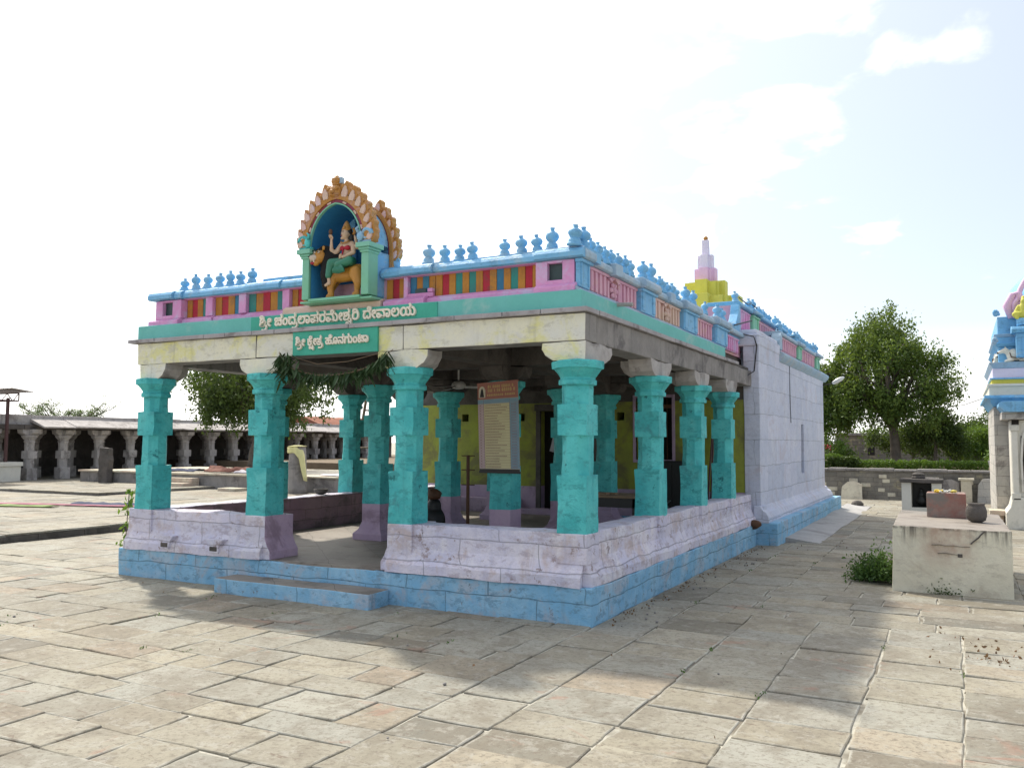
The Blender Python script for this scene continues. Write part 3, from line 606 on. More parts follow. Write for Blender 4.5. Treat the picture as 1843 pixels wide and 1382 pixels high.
64:[746,[1,90,-12,29,-3,-25,23,-74,63,-119,113,-68,168,-28,123,10,92,48,73,90,67,129,73,154,92,169,120,174,156,174,191,172,220,170,246,168,271,166,296,166,324,174,394,198,452,237,500,288,534,348,556,417,563,486,557,546,538,595,507,636,468,668,419,690,364,704,303,708,238,702,165,683,103,652,54,611,18,559,-5,497,-12,445,-7,402,10,369,35,344,68,330,106,325,148,329,188,340,221,358,246,380,264,407,275,436,279,469,274,492,260,507,239,512,212,508,187,496,167,479,154,457,150,433,154,416,165,405,184,401,210,409,212,403,198,400,184,398,170,397,155,403,121,420,90,450,69,497,62,534,67,566,82,592,107,610,141,622,184,626,236,620,300,604,358,576,410,536,450,484,476,419,485,370,480,328,465,294,440,268,407,253,365,248,314,248,284,250,258,252,235,254,212,256,186,256,155,250,101,232,58,204,27,170,5,131,-8]],
74:[408,[1,382,430,377,389,362,352,337,322,303,298,260,283,207,278,156,284,114,302,80,325,56,349,81,415,92,402,106,387,123,372,144,360,170,351,200,348,246,354,277,370,295,396,301,427,297,455,284,476,262,489,232,493,203,488,176,475,151,453,132,422,119,382,115,335,115,324,121,262,140,210,171,164,210,126,258,92,313,64,270,-12,206,25,149,68,102,120,66,179,44,246,36,323,42,392,62,450,93,498,133,534,181,556,236,563,279,559,316,546,344,526,365,500,378,467]],
122:[134,[1,127,-57,116,-131,84,-191,34,-237,-33,-270,-114,-290,-208,-296,-248,-295,-290,-290,-332,-284,-373,-275,-353,-206,-319,-213,-284,-219,-247,-223,-208,-224,-94,-212,-15,-178,32,-124,47,-55,44,-22,36,8,24,34,9,60,78,97,102,57,117,17,124,-22]],
126:[128,[1,-248,-368,-304,-360,-348,-334,-378,-295,-388,-245,-380,-201,-358,-166,-323,-144,-278,-136,-241,-141,-214,-155,-196,-178,-190,-207,-191,-218,-192,-230,-195,-242,-199,-251,-257,-246,-255,-241,-254,-234,-254,-229,-254,-224,-256,-214,-261,-205,-270,-199,-284,-197,-297,-199,-310,-206,-319,-220,-322,-243,-317,-270,-301,-289,-276,-300,-244,-304,-217,-302,-196,-294,-178,-283,-164,-268,-155,-248,-150,-226,-84,-226,-77,-259,-61,-284,-37,-299,-5,-304,23,-300,43,-287,55,-266,59,-237,51,-198,28,-164,-8,-136,-55,-116,-11,-79,28,-95,62,-116,90,-141,112,-171,125,-206,130,-245,121,-298,92,-337,50,-360,-4,-368,-32,-366,-56,-360,-76,-350,-94,-338,-109,-323,-122,-306,-112,-302,-131,-324,-150,-342,-172,-354,-195,-362,-220,-366],[1,-157,-124,-157,-59,-31,-59,-4,-58,14,-56,26,-50,36,-42,40,-36,44,-29,45,-21,46,-12,44,9,36,32,24,55,8,78,73,105,98,67,113,34,120,6,123,-19,119,-50,106,-76,84,-97,56,-112,21,-121,-20,-124]],
128:[99,[1,-235,-319,-291,-311,-336,-286,-366,-246,-376,-196,-368,-152,-346,-117,-311,-94,-266,-87,-229,-92,-202,-106,-184,-128,-178,-158,-179,-169,-180,-182,-183,-193,-187,-202,-245,-197,-243,-192,-242,-186,-242,-180,-242,-175,-244,-165,-249,-156,-258,-150,-272,-148,-285,-150,-298,-158,-307,-171,-310,-194,-305,-221,-290,-240,-265,-251,-232,-255,-205,-253,-183,-246,-165,-234,-152,-218,-142,-199,-138,-177,-72,-177,-66,-210,-52,-234,-31,-250,-1,-255,26,-251,44,-240,55,-225,61,-209,63,-194,64,-184,60,-151,50,-122,34,-96,14,-71,74,-34,111,-169,109,-196,106,-222,99,-248,90,-271,75,-291,56,-306,30,-316,-2,-319,-28,-317,-50,-311,-70,-302,-86,-289,-99,-274,-111,-257,-100,-253,-119,-275,-139,-292,-161,-305,-184,-313,-208,-318],[1,79,-392,85,-369,91,-342,96,-314,97,-283,96,-264,94,-236,88,-202,80,-165,66,-128,48,-96,74,-34,104,-78,126,-122,141,-167,152,-212,157,-255,159,-298,158,-329,156,-358,152,-384,148,-403]],
142:[815,[1,243,-12,200,-8,161,2,126,21,96,46,72,78,54,118,44,163,40,216,46,284,65,344,95,394,136,432,185,456,243,464,281,460,314,449,342,431,362,407,375,377,379,342,374,305,360,273,338,246,306,226,265,213,215,209,167,214,128,230,97,252,74,274,94,340,111,321,135,300,167,284,208,279,250,283,279,295,296,314,301,338,297,362,284,380,265,390,241,394,203,388,172,369,149,340,132,304,123,261,120,216,120,205,123,168,130,138,143,115,159,96,179,83,202,74,227,69,253,67,311,76,352,104,379,145,394,195,471,195,484,137,513,98,552,75,597,67,644,74,676,95,693,126,699,162,694,199,680,231,659,258,632,280,600,297,566,307,634,352,680,330,716,303,745,272,765,237,777,198,781,156,770,89,738,36,682,0,602,-12,562,-9,526,0,495,15,466,38,441,66,417,102,450,103,420,64,390,34,360,13,326,-2,287,-9],[1,189,412,142,434,110,465,91,501,85,536,89,566,100,592,121,616,152,634,194,647,248,653,256,575,214,571,186,562,169,546,164,525,169,504,184,485,210,470,246,458],[1,498,306,498,381,575,381,606,384,633,391,652,406,658,431,655,449,647,464,635,477,620,487,696,518,705,511,712,502,720,494,726,484,732,472,736,460,739,447,740,433,738,410,732,388,721,367,706,350,686,334,662,322,644,316,626,310,608,307,588,306],[1,424,474,424,551,697,551,697,474]],
159:[769,[1,380,-12,279,-2,194,29,126,78,77,142,47,220,37,308,43,382,62,444,93,494,134,532,185,555,242,563,284,559,319,547,347,528,368,501,381,468,385,429,380,388,366,352,341,322,308,298,264,283,212,278,191,279,171,282,153,287,136,294,122,301,108,309,118,380,129,373,142,366,156,359,171,353,188,349,206,348,252,354,283,370,301,396,307,427,302,455,289,476,268,489,242,493,210,488,180,475,154,451,133,416,120,368,115,306,123,244,146,187,183,138,236,101,303,77,383,69,462,75,528,94,580,125,618,166,642,219,650,281,640,348,610,408,564,457,505,494,553,544,606,513,650,477,685,436,711,389,727,338,732,281,723,204,696,134,650,75,582,28,493,-2],[1,438,474,438,551,619,551,619,474]],
161:[794,[1,226,-12,173,-6,126,10,86,36,56,72,37,116,31,167,36,209,49,246,71,278,101,303,138,319,183,324,231,318,268,299,292,270,300,231,299,215,297,199,293,184,287,172,219,178,221,185,223,194,224,202,225,210,222,229,213,243,199,251,180,254,152,249,128,232,113,206,108,170,116,129,139,96,178,74,234,67,294,76,335,102,360,143,372,195,448,195,460,137,488,98,525,75,570,67,618,76,648,104,664,144,670,191,665,248,650,300,626,346,595,387,559,421,520,448,479,467,438,477,591,481,638,446,678,406,710,361,733,310,747,256,752,198,746,132,728,80,699,39,663,10,622,-6,577,-12,531,-9,494,1,464,17,440,40,418,68,396,101,427,105,400,63,372,32,340,11,306,-2,269,-10],[1,31,474,31,551,645,551,645,474]],
230:[651,[1,326,-12,249,-4,180,18,123,57,79,112,51,185,42,276,48,332,64,384,90,431,124,472,166,506,214,531,266,547,322,552,362,550,398,542,432,530,464,512,493,487,520,454,524,456,506,497,484,536,458,572,428,602,394,628,357,648,316,660,273,664,216,658,180,642,160,615,153,582,155,560,162,538,174,518,188,500,134,444,110,475,90,510,76,548,72,586,79,638,99,678,130,707,170,728,217,739,266,743,338,736,400,714,453,681,499,638,539,586,568,530,588,471,601,410,608,348,610,286,602,198,576,124,535,65,478,22,409,-3],[0,327,69,389,76,440,96,478,128,506,169,522,218,528,271,521,330,502,380,470,421,430,450,382,468,328,474,270,468,220,448,179,418,149,378,130,328,124,271,138,186,180,122,244,82]],
234:[630,[1,267,-12,199,-7,140,7,93,31,58,64,36,106,29,158,36,206,55,243,85,270,124,290,170,303,220,312,277,323,318,337,346,357,364,384,372,419,375,465,375,478,372,520,364,563,351,605,331,644,305,678,272,706,233,723,187,729,159,725,138,714,126,698,122,677,126,656,138,640,156,629,181,625,214,630,244,646,266,675,276,719,349,711,330,640,293,592,244,564,185,555,145,558,110,569,82,586,62,610,48,641,44,678,54,726,84,764,131,790,191,799,253,792,306,771,351,738,388,696,417,646,437,592,449,534,453,476,453,466,452,456,452,448,452,440,452,433,451,426,439,366,416,321,384,288,344,266,298,251,248,242,205,236,170,228,144,216,126,202,115,182,111,158,115,133,126,110,146,92,176,78,216,70,267,67,339,72,400,88,448,115,483,151,505,196,512,248,506,302,490,349,462,390,424,423,417,427,408,430,400,433,392,437,364,448,334,456,300,460,264,462,225,459,193,451,172,436,165,411,166,400,168,389,172,378,178,367,103,336,93,359,86,379,81,399,80,421,82,442,90,463,102,483,120,502,145,517,176,530,216,537,264,540,299,538,333,534,366,527,397,517,401,516,406,516,410,515,415,514,420,514,423,512,470,486,512,452,546,413,572,366,588,312,594,251,585,174,558,109,512,57,448,19,366,-4]],
240:[574,[1,283,-12,218,-6,162,11,118,39,85,76,65,120,58,172,61,203,68,232,82,259,100,282,124,303,152,321,166,307,36,306,36,375,244,375,254,384,262,396,268,409,270,424,269,438,266,451,260,464,253,475,298,487,333,475,340,462,345,448,348,435,349,423,348,408,346,396,341,385,336,375,539,375,539,306,405,308,420,318,447,304,470,286,490,263,504,236,513,207,516,174,510,122,490,77,458,40,412,12,354,-6],[0,287,66,356,75,402,100,427,139,436,184,432,219,419,248,398,273,369,291,332,302,287,306,241,302,204,290,174,272,154,248,142,218,138,184,147,136,175,98,222,74],[1,36,474,36,551,299,551,357,553,396,560,422,570,440,583,450,598,456,614,460,632,461,651,454,688,435,716,405,734,368,740,332,734,302,718,283,694,276,667,276,662,276,656,276,651,277,646,248,688,258,690,267,692,276,693,283,693,305,690,322,682,332,668,336,650,332,630,320,614,303,605,280,602,249,608,228,626,217,652,213,681,218,712,232,742,254,768,286,790,325,804,373,809,422,804,464,788,497,762,522,728,537,687,542,640,539,605,531,573,517,545,496,521,475,506,452,494,424,484,393,478,358,475,319,474]],
255:[765,[1,216,-12,146,2,90,46,54,118,42,220,46,280,60,334,81,383,112,426,151,461,197,487,212,474,42,474,42,551,480,551,538,553,578,560,603,570,621,583,631,598,638,614,641,632,642,651,636,688,616,716,586,734,549,740,513,734,484,718,464,694,457,667,457,662,457,656,457,651,458,646,429,688,439,690,448,692,456,693,464,693,486,690,503,682,514,668,517,650,513,630,502,614,484,605,461,602,430,608,410,626,398,652,394,681,399,712,412,742,435,768,466,790,506,804,554,809,603,804,644,788,678,762,702,728,718,687,723,640,720,605,712,573,697,545,676,521,655,505,630,493,600,484,567,478,574,490,617,463,654,428,683,384,705,334,718,278,723,220,711,118,674,46,618,2,545,-12,505,-9,470,0,441,14,414,36,390,66,366,104,398,109,374,64,346,32,317,10,285,-3,251,-10],[0,227,67,272,76,308,102,332,143,344,195,420,195,433,137,460,98,497,75,537,67,580,76,613,102,634,148,641,218,637,269,626,316,606,360,579,399,544,431,502,456,451,471,393,476,376,476,318,471,267,457,224,434,188,404,160,366,140,322,128,274,124,220,131,150,151,102,184,76]],
262:[1156,[1,226,-12,173,-6,126,10,86,36,56,72,37,116,31,167,36,209,49,246,71,278,101,303,138,319,183,324,231,318,268,299,292,270,300,231,299,215,297,199,293,184,287,172,219,178,221,185,223,194,224,202,225,210,222,229,213,243,199,251,180,254,152,249,128,232,113,206,108,170,116,129,139,96,178,74,234,67,294,76,335,102,360,143,372,195,448,195,460,137,488,98,525,75,570,67,618,76,648,104,664,144,670,191,665,248,650,300,626,346,595,387,559,421,520,448,479,467,438,477,591,483,638,448,678,407,710,361,733,310,747,256,752,198,746,132,728,80,699,39,663,10,622,-6,577,-12,531,-9,494,1,464,17,440,40,418,68,396,101,427,105,400,63,372,32,340,11,306,-2,269,-10],[1,31,474,31,551,509,551,567,553,606,560,632,570,650,583,660,598,666,614,670,632,671,651,664,688,645,716,615,734,578,740,542,734,512,718,493,694,486,667,486,662,486,656,486,651,487,646,458,688,468,690,477,692,486,693,493,693,515,690,532,682,542,668,546,650,542,630,530,614,513,605,490,602,459,608,438,626,427,652,423,681,428,712,442,742,464,768,496,790,535,804,583,809,632,804,674,788,707,762,732,728,747,687,752,640,749,605,741,573,727,545,706,521,685,506,662,494,634,484,603,478,568,475,529,474],[1,908,-12,837,-2,775,26,721,70,673,123,724,177,766,130,810,96,857,74,911,67,964,77,1004,106,1029,152,1037,210,1031,276,1012,333,982,382,943,424,896,460,841,488,884,565,948,528,1005,482,1052,428,1088,365,1111,294,1119,215,1113,153,1096,98,1067,52,1026,18,973,-5]],
271:[801,[1,231,-12,149,1,86,39,46,100,33,181,46,259,86,321,150,362,236,375,264,373,290,368,313,360,334,348,352,334,367,316,363,315,364,318,364,324,365,331,365,335,362,363,353,390,338,414,319,434,295,452,268,466,239,476,207,481,361,486,383,472,402,454,418,432,430,406,438,377,441,343,441,336,440,328,439,320,438,315,436,316,454,334,474,348,495,360,520,368,546,373,576,375,659,361,719,320,756,258,768,181,755,104,716,42,652,2,566,-12,524,-9,486,2,454,18,427,41,406,69,390,102,409,101,393,70,372,42,344,20,312,2,274,-8],[0,237,63,293,71,332,96,354,134,362,181,354,230,330,268,292,292,241,300,202,296,170,284,146,266,128,242,118,214,115,183,123,134,148,96,187,71],[0,561,63,617,71,656,96,678,134,686,181,682,215,672,244,654,268,630,286,600,296,564,300,509,292,470,266,447,229,439,183,447,134,472,96,510,71],[1,33,474,33,551,525,551,583,553,622,560,648,570,666,583,676,598,682,614,686,632,687,651,680,688,661,716,631,734,594,740,558,734,528,718,509,694,502,667,502,662,502,656,502,651,503,646,474,688,484,690,493,692,502,693,509,693,531,690,548,682,558,668,562,650,558,630,546,614,529,605,506,602,475,608,454,626,443,652,439,681,444,712,458,742,480,768,512,790,551,804,599,809,648,804,690,788,723,762,748,728,763,687,768,640,765,605,756,573,742,545,721,521,701,506,677,494,649,484,618,478,583,475,544,474]]}
LINE1=[234, 122, 74, -1, 28, 6, 40, 122, 159, 60, 43, 49, 262, 74, 54, 126, 230, -1, 255, 74, 161, 60, 51, 48]
LINE2=[234, 122, 74, -1, 240, 128, 74, 38, 122, -1, 271, 64, 42, 25, 63, 6, 142, 60]

def letters(name, line, x0, x1, yf, zbase, hgt, depth, mat, parent, word):
    """stroke outlines -> solid letters standing off the board"""
    runs = []; x = 0; cur = []; spans = []
    for gl in line:
        if gl < 0:
            spans.append(cur); cur = []; x += 330; continue
        cur.append((gl, x)); x += GL[gl][0]+22
    spans.append(cur); total = x
    sx = (x1-x0)/total; sz = hgt/640.
    bm = bmesh.new(); k = 0
    for gl, ox in [q for s_ in (spans if word is None else [spans[word]]) for q in s_]:
        cs = [(c[0], [(c[i], c[i+1]) for i in range(1, len(c), 2)]) for c in GL[gl][1:]]
        for out_, pts in cs:
            if not out_: continue
            xs_ = [q[0] for q in pts]; ys_ = [q[1] for q in pts]
            holes = [h for o_, h in cs if not o_ and min(xs_) < h[0][0] < max(xs_) and min(ys_) < h[0][1] < max(ys_)]
            cu = bpy.data.curves.new("tmp", 'CURVE'); cu.dimensions = '2D'; cu.fill_mode = 'BOTH'; cu.extrude = depth; cu.offset = 0; cu.bevel_depth = .0050; cu.bevel_resolution = 1
            for c in [pts]+holes:
                sp = cu.splines.new('POLY'); sp.points.add(len(c)-1); sp.use_cyclic_u = True
                for i, q in enumerate(c): sp.points[i].co = ((q[0]+ox)*sx, q[1]*sz, 0, 1)
            ob = bpy.data.objects.new("tmp", cu); COL.objects.link(ob)
            me = bpy.data.meshes.new_from_object(ob.evaluated_get(bpy.context.evaluated_depsgraph_get()))
            me.transform(Matrix.Translation((x0, yf-.0004*(k % 4), zbase)) @ Matrix.Rotation(math.pi/2, 4, 'X')); k += 1
            bm.from_mesh(me); bpy.data.objects.remove(ob); bpy.data.curves.remove(cu); bpy.data.meshes.remove(me)
    me = bpy.data.meshes.new(name); bm.to_mesh(me); bm.free()
    return link(name, me, mat, parent)
for w_ in range(3): letters("lettering", LINE1, -3.985, -1.90, .055, 2.862, .098, .009, 'cream', fascia_sign, w_)
for w_ in range(3): letters("lettering", LINE2, -3.415, -2.445, .008, 2.615, .078, .008, 'cream', sign2, w_)

# ------------------------------------------------------------------ parapets
FIN = [(.0, 0), (.060, 0), (.062, .018), (.050, .026), (.050, .040), (.046, .060), (.033, .070), (.031, .076), (.046, .088), (.056, .106), (.057, .120), (.050, .138), (.034, .151), (.020, .160), (.017, .172), (.023, .186), (.010, .188)]
finp = {}
def finial(parent, x, y, z, s=1.0, mat='skyblue'):
    key = mat
    if key not in finp:
        m = MB(); m.lathe(FIN, (0, 0), 12, 0, 0, False); o = m.build("finial", mat, parent, 0, 2, True); finp[key] = o
        o.location = (x, y, z)
    else:
        o = finp[key].copy(); COL.objects.link(o); o.parent = parent; o.location = (x, y, z)
    o.scale = (s*rnd.uniform(.94, 1.06), s, s*rnd.uniform(.88, 1.10)); o.rotation_euler = (rnd.uniform(-.09, .09), rnd.uniform(-.09, .09), rnd.uniform(0, 6))
    return o
def ledge_x(m, x0, x1, yf, z0, z1, yb=.55, mi=0):
    h = z1-z0; m.prism([(yb, z0), (yf+.025, z0), (yf, z0+h*.12), (yf, z0+h*.55), (yf+.02, z0+h*.85), (yf+.05, z1), (yb, z1)], 'x', x0, x1, mi)
def ledge_y(m, y0, y1, xf, z0, z1, xb, mi=0):
    h = z1-z0; m.prism([(xb, z0), (xf-.025, z0), (xf, z0+h*.12), (xf, z0+h*.55), (xf-.02, z0+h*.85), (xf-.05, z1), (xb, z1)], 'y', y0, y1, mi)
PF = thing("parapet_front_dummy", None, None); bpy.data.objects.remove(PF)
m = MB(); m.box(-5.80, -.30, .26, .60, 2.986, 3.29); PF = m.build("parapet", 'rose', T)
# pink footing, stepping forward under the pavilions
m = MB()
def foot(x0, x1, yf): m.prism([(.40, 2.986), (yf, 2.986), (yf, 3.035), (yf+.05, 3.068), (.40, 3.068)], 'x', x0, x1)
for grp in (((-5.86, -5.36, .11), (-5.357, -4.86, .17), (-4.857, -4.34, .19), (-4.337, -3.72, .17)), ((-2.36, -1.86, .12), (-1.857, -.62, .17), (-.617, -.20, .10))):
    m = MB()
    for x0, x1, yf in grp: foot(x0, x1, yf)
    m.sub(.3).rough(.004, 4); m.build("footing_moulding", 'pink', PF, .006)
m = MB(); m.prism([(.40, 2.986), (.10, 2.986), (.10, 3.045), (.15, 3.075), (.40, 3.075)], 'x', -3.70, -2.38); m.build("footing_moulding", 'peach', PF, .006)
# painted frieze of flat tablets
def tablets(x0, x1, cols, yf=.242, z0=3.066, z1=3.285):
    n = len(cols); w = (x1-x0)/n
    mats = ['orange', 'red', 'tealp', 'bluep']; mm_ = MB()
    for i, c in enumerate(cols): mm_.box(x0+i*w+.002, x0+(i+1)*w-.002, yf+.004*(i % 2), .27, z0, z1, 'ortb'.index(c))
    # index map: o orange r red t teal b blue
    return mm_.build("frieze", mats, PF)
def tb(x0, x1, s, **k): return tablets(x0, x1, s, **k)
tb(-5.34, -4.99, 'orot'); tb(-4.87, -4.46, 'orob'); tb(-4.34, -3.80, 'torot'); tb(-3.69, -3.44, 'oro')
tb(-2.40, -2.16, 'oro'); tb(-2.10, -1.80, 'bobo'); tb(-1.79, -.62, 'orototorobotoro')
m = MB()
for x0, x1 in ((-4.985, -4.875), (-4.455, -4.345), (-3.795, -3.695)): m.box(x0, x1, .195, .28, 3.066, 3.285)
m.box(-2.155, -2.105, .19, .28, 3.066, 3.285)
m.box(-2.155, -1.80, .20, .24, 3.066, 3.11); m.box(-1.86, -1.80, .19, .24, 3.11, 3.15)
# corner pavilions with a recessed dark panel
m.bm.free()
for x0, x1 in ((-4.985, -4.875), (-4.455, -4.345), (-3.795, -3.695), (-2.155, -2.105)):
    m = MB(); m.box(x0, x1, .195, .28, 3.066, 3.285)
    if x0 > -2.5: m.box(-2.103, -1.80, .20, .24, 3.066, 3.11); m.box(-1.86, -1.80, .19, .24, 3.112, 3.15)
    m.build('frieze_post', 'pink', PF, .005)
for x0, x1, a, b_ in ((-5.78, -5.345, -5.66, -5.49), (-.62, -.225, -.50, -.345)):
    m = MB(); m.box(x0, a, .15, .45, 3.066, 3.285); m.box(b_, x1, .15, .45, 3.066, 3.285); m.box(a, b_, .15, .45, 3.066, 3.105); m.box(a, b_, .15, .45, 3.265, 3.285)
    bmesh.ops.remove_doubles(m.bm, verts=m.bm.verts, dist=1e-4); pvn = m.build('corner_pavilion', 'pink', PF, .005)
    m = MB(); m.box(a, b_, .20, .24, 3.105, 3.265); m.build('dark_panel', 'darkp', pvn)
m = MB(); m.box(-2.03, -1.90, .225, .236, 3.11, 3.16); m.build("dark_panel", 'darkp', PF)
m = MB(); m.prism([(.50, 3.262), (.20, 3.288), (.17, 3.302), (.50, 3.302)], 'x', -5.76, -3.43)
m.prism([(.50, 3.262), (.20, 3.288), (.17, 3.302), (.50, 3.302)], 'x', -2.40, -.30); m.build("cornice_underside", 'pink', PF)
m = MB()
for x0, x1, yf in ((-5.86, -5.45, .09), (-5.448, -5.33, .12), (-5.328, -4.30, .155), (-4.298, -3.79, .12), (-3.788, -3.42, .15), (-2.42, -2.16, .155), (-2.158, -1.78, .115), (-1.778, -.62, .155), (-.618, -.118, .10)):
    ledge_x(m, x0, x1, yf, 3.295, 3.395)
m.box(-5.6, -3.4, .23, .6, 3.394, 3.415); m.box(-2.44, -.36, .23, .6, 3.394, 3.415)
m.box(-4.15, -3.55, .26, .55, 3.414, 3.45)
m.sub(.25).rough(.005, 3, 4); m.build("cornice", 'skyblue', PF, .012)
for x in (-5.47, -5.26, -5.08, -4.88, -4.70, -4.54, -4.36): finial(PF, x, .30, 3.41, .98)
for x, s in ((-1.92, 1.12), (-1.72, 1), (-1.55, 1), (-1.39, 1), (-1.03, 1.02), (-.84, 1.05), (-.67, 1.02), (-.52, 1.15), (-.26, 1.22)): finial(PF, x, .30, 3.41, s)
# east parapet
m = MB(); m.box(-.62, -.27, .45, 7.1, 2.986, 3.29); PS = m.build("parapet", 'rose', T)
m = MB(); m.prism([(-.60, 2.986), (-.135, 2.986), (-.21, 3.045), (-.60, 3.045)], 'y', .12, 5.7); m.sub(.3).rough(.006, 3, 2); m.build("footing_moulding", 'ledge', PS)
def pilaster_y(par, y0, y1, xf, z0, z1, mat):
    m = MB(); dp = .045 if y0 < .3 else .3; m.box(xf-dp, xf, y0, y1, z0, z1); w = y1-y0
    m.box(xf-dp*.9, xf+.012, y0+.02, y0+w*.22, z0+.02, z1-.03); m.box(xf-dp*.9, xf+.012, y1-w*.22, y1-.02, z0+.02, z1-.03)
    m.box(xf-dp*.95, xf+.03, y0-.02, y1+.02, z1-.035, z1-.002)
    return m.build("pilaster", mat, par, .006)
def balusters_y(par, y0, y1, xf, z0, z1, mat, n=9, motif=True):
    m = MB(); w = (y1-y0)/n
    m.box(xf-.05, xf-.02, y0, y1, z0, z1)
    for i in range(n):
        if motif and abs(i-(n-1)/2) < 1.6: continue
        m.box(xf-.03, xf, y0+(i+.2)*w, y0+(i+.72)*w, z0+.015, z1-.03)
    m.box(xf-.03, xf+.008, y0, y1, z1-.03, z1)
    if motif:
        c = (y0+y1)/2; hz = (z0+z1)/2
        m.prism([(c-.16, z1-.04), (c, z1+.015), (c+.16, z1-.04), (c+.10, z1-.07), (c, z1-.02), (c-.10, z1-.07)], 'x', xf-.03, xf+.02)
        for k in range(6):
            a_ = k*math.pi/3; m.ball((xf, c+.07*math.cos(a_), hz-.02+.06*math.sin(a_)), (.022, .03, .028), 6)
        m.ball((xf+.005, c, hz-.02), (.03, .035, .045), 8)
        m.box(xf-.03, xf+.005, c-.17, c-.13, z0, z1-.06); m.box(xf-.03, xf+.005, c+.13, c+.17, z0, z1-.06)
    return m.build("relief_panel", mat, par, .003)
XF = -.215
for y0, y1 in ((.158, .40), (1.88, 2.36), (3.52, 4.14), (5.12, 5.80)): pilaster_y(PS, y0, y1, XF+.045, 3.03, 3.29, 'skyblue')
balusters_y(PS, .41, 1.87, XF, 3.04, 3.285, 'rose', 13); balusters_y(PS, 2.37, 3.51, XF, 3.04, 3.285, 'peach', 10); balusters_y(PS, 4.15, 5.11, XF, 3.04, 3.285, 'rose', 7, False); balusters_y(PS, 5.81, 6.75, XF, 3.02, 3.25, 'pink', 7, False)
m = MB()
for y0, y1, xf in ((.16, .43, -.105), (.432, 1.85, -.165), (1.852, 2.40, -.10), (2.402, 3.49, -.165), (3.492, 4.18, -.10), (4.182, 5.09, -.165), (5.092, 5.84, -.10), (5.842, 7.0, -.165)):
    ledge_y(m, y0, y1, xf, 3.29, 3.385 if xf < -.12 else 3.41, -.62)
for yb in (1.10, 2.95): m.box(-.30, -.13, yb-.10, yb+.10, 3.275, 3.40)
m.sub(.25).rough(.005, 3, 6); m.build("cornice", 'ledge', PS, .010)
for y in (.58, .77, .97, 1.10, 1.33, 1.51, 1.70, 2.51, 2.69, 2.86, 3.03, 3.23, 3.41): finial(PS, -.24, y, 3.385, .98)
for y in (.14, .36, 2.05, 2.30, 3.78, 4.06, 5.38, 5.66): finial(PS, -.22, y, 3.405, 1.18)
finial(PS, -.24, 4.75, 3.385, .95)
# rain spout
m = MB(); m.tube([(-.14, 1.0, 2.975), (.04, 1.0, 2.968)], .022, 10); m.build("rain_spout", 'cement', T)
# ------------------------------------------------------------------ goddess niche over the porch
def arch_pts(cx, w, zs, zp, n=14):
    """pointed-horseshoe outline from the left spring point over the peak to the right spring point"""
    L = []
    for i in range(n+1):
        t = i/n; a = math.pi*.5*t
        L.append((cx-w*math.cos(a)**.86, zs+(zp-zs)*(math.sin(a)**1.12*.90+.10*t**3)))
    return L+[(2*cx-x, z) for x, z in L[-2::-1]]
NX = -2.865
NI = thing("tmp", None, None); bpy.data.objects.remove(NI)
inner = arch_pts(NX, .335, 3.66, 4.085); band = arch_pts(NX, .445, 3.66, 4.19)
# shell of the niche: back wall, floor, curved reveal
m = MB(); y0, y1 = -.02, .42
prof = [(NX-.335, 3.095)]+inner+[(NX+.335, 3.095)]
A = [m.bm.verts.new((x, y0, z)) for x, z in prof]; B = [m.bm.verts.new((NX+(x-NX)*.93, y1, z-.02)) for x, z in prof]
for i in range(len(prof)-1): m._f([A[i], A[i+1], B[i+1], B[i]], 0)
m._f(B, 0)
NI = m.build("niche", 'niche', T, fix=False)
# solid mass behind the shell so that nothing shows through
m = MB(); outp = [(NX-.38, 3.08)]+arch_pts(NX, .38, 3.60, 4.10)+[(NX+.38, 3.08)]
m.prism(outp, 'y', .43, .50); m.build("niche_back", 'skyblue', NI)
def ring(par, inn, out_, ya, yb, mat, name):
    m = MB(); n = len(inn)
    V = [[m.bm.verts.new((x, y, z)) for x, z in q] for q, y in ((inn, ya), (out_, ya), (out_, yb), (inn, yb))]
    for i in range(n-1):
        for k in range(4): m._f([V[k][i], V[k][i+1], V[(k+1) % 4][i+1], V[(k+1) % 4][i]], 0)
    for e in (0, n-1): m._f([V[k][e] for k in range(4)], 0)
    return m.build(name, mat, par, .004)
def scaled(cx, w, zs, zp): return arch_pts(cx, w, zs, zp)
ring(NI, scaled(NX, .335, 3.66, 4.085), scaled(NX, .352, 3.66, 4.10), -.055, .02, 'pgreen', "arch_rim")
ring(NI, scaled(NX, .353, 3.66, 4.101), scaled(NX, .39, 3.66, 4.135), -.045, .02, 'maroon', "arch_band")
ring(NI, scaled(NX, .391, 3.66, 4.136), scaled(NX, .455, 3.66, 4.20), -.06, .10, 'gold', "arch_band")
ring(NI, scaled(NX, .345, 3.66, 4.09), scaled(NX, .40, 3.66, 4.145), .10, .43, 'skyblue', "vault_shell")
# pale dashes on the maroon band
m = MB()
mid = scaled(NX, .372, 3.66, 4.118)
for i in range(4, len(mid)-4, 4):
    a, b_ = Vector((mid[i][0], -.047, mid[i][1])), Vector((mid[i+1][0], -.047, mid[i+1][1])); m.tube([a, b_], .012, 6)
m.build("band_dash", 'peach', NI)
def flame(m, c, ang, s, y0, y1):
    """leaf-shaped crest tongue"""
    pr = [(-.036, -.02), (-.044, .03), (-.03, .075), (-.006, .115), (.016, .10), (.022, .075), (.04, .055), (.042, .02), (.036, -.02)]
    ca, sa = math.cos(ang), math.sin(ang)
    q = [(c[0]+s*(x*ca+z*sa), c[1]+s*(-x*sa+z*ca)) for x, z in pr]
    m.prism(q, 'y', y0, y1)
    q2 = [(c[0]+s*.6*(x*ca+(z+.012)*sa), c[1]+s*.6*(-x*sa+(z+.012)*ca)) for x, z in pr]; m.prism(q2, 'y', y0-.018, y0+.004, 1)
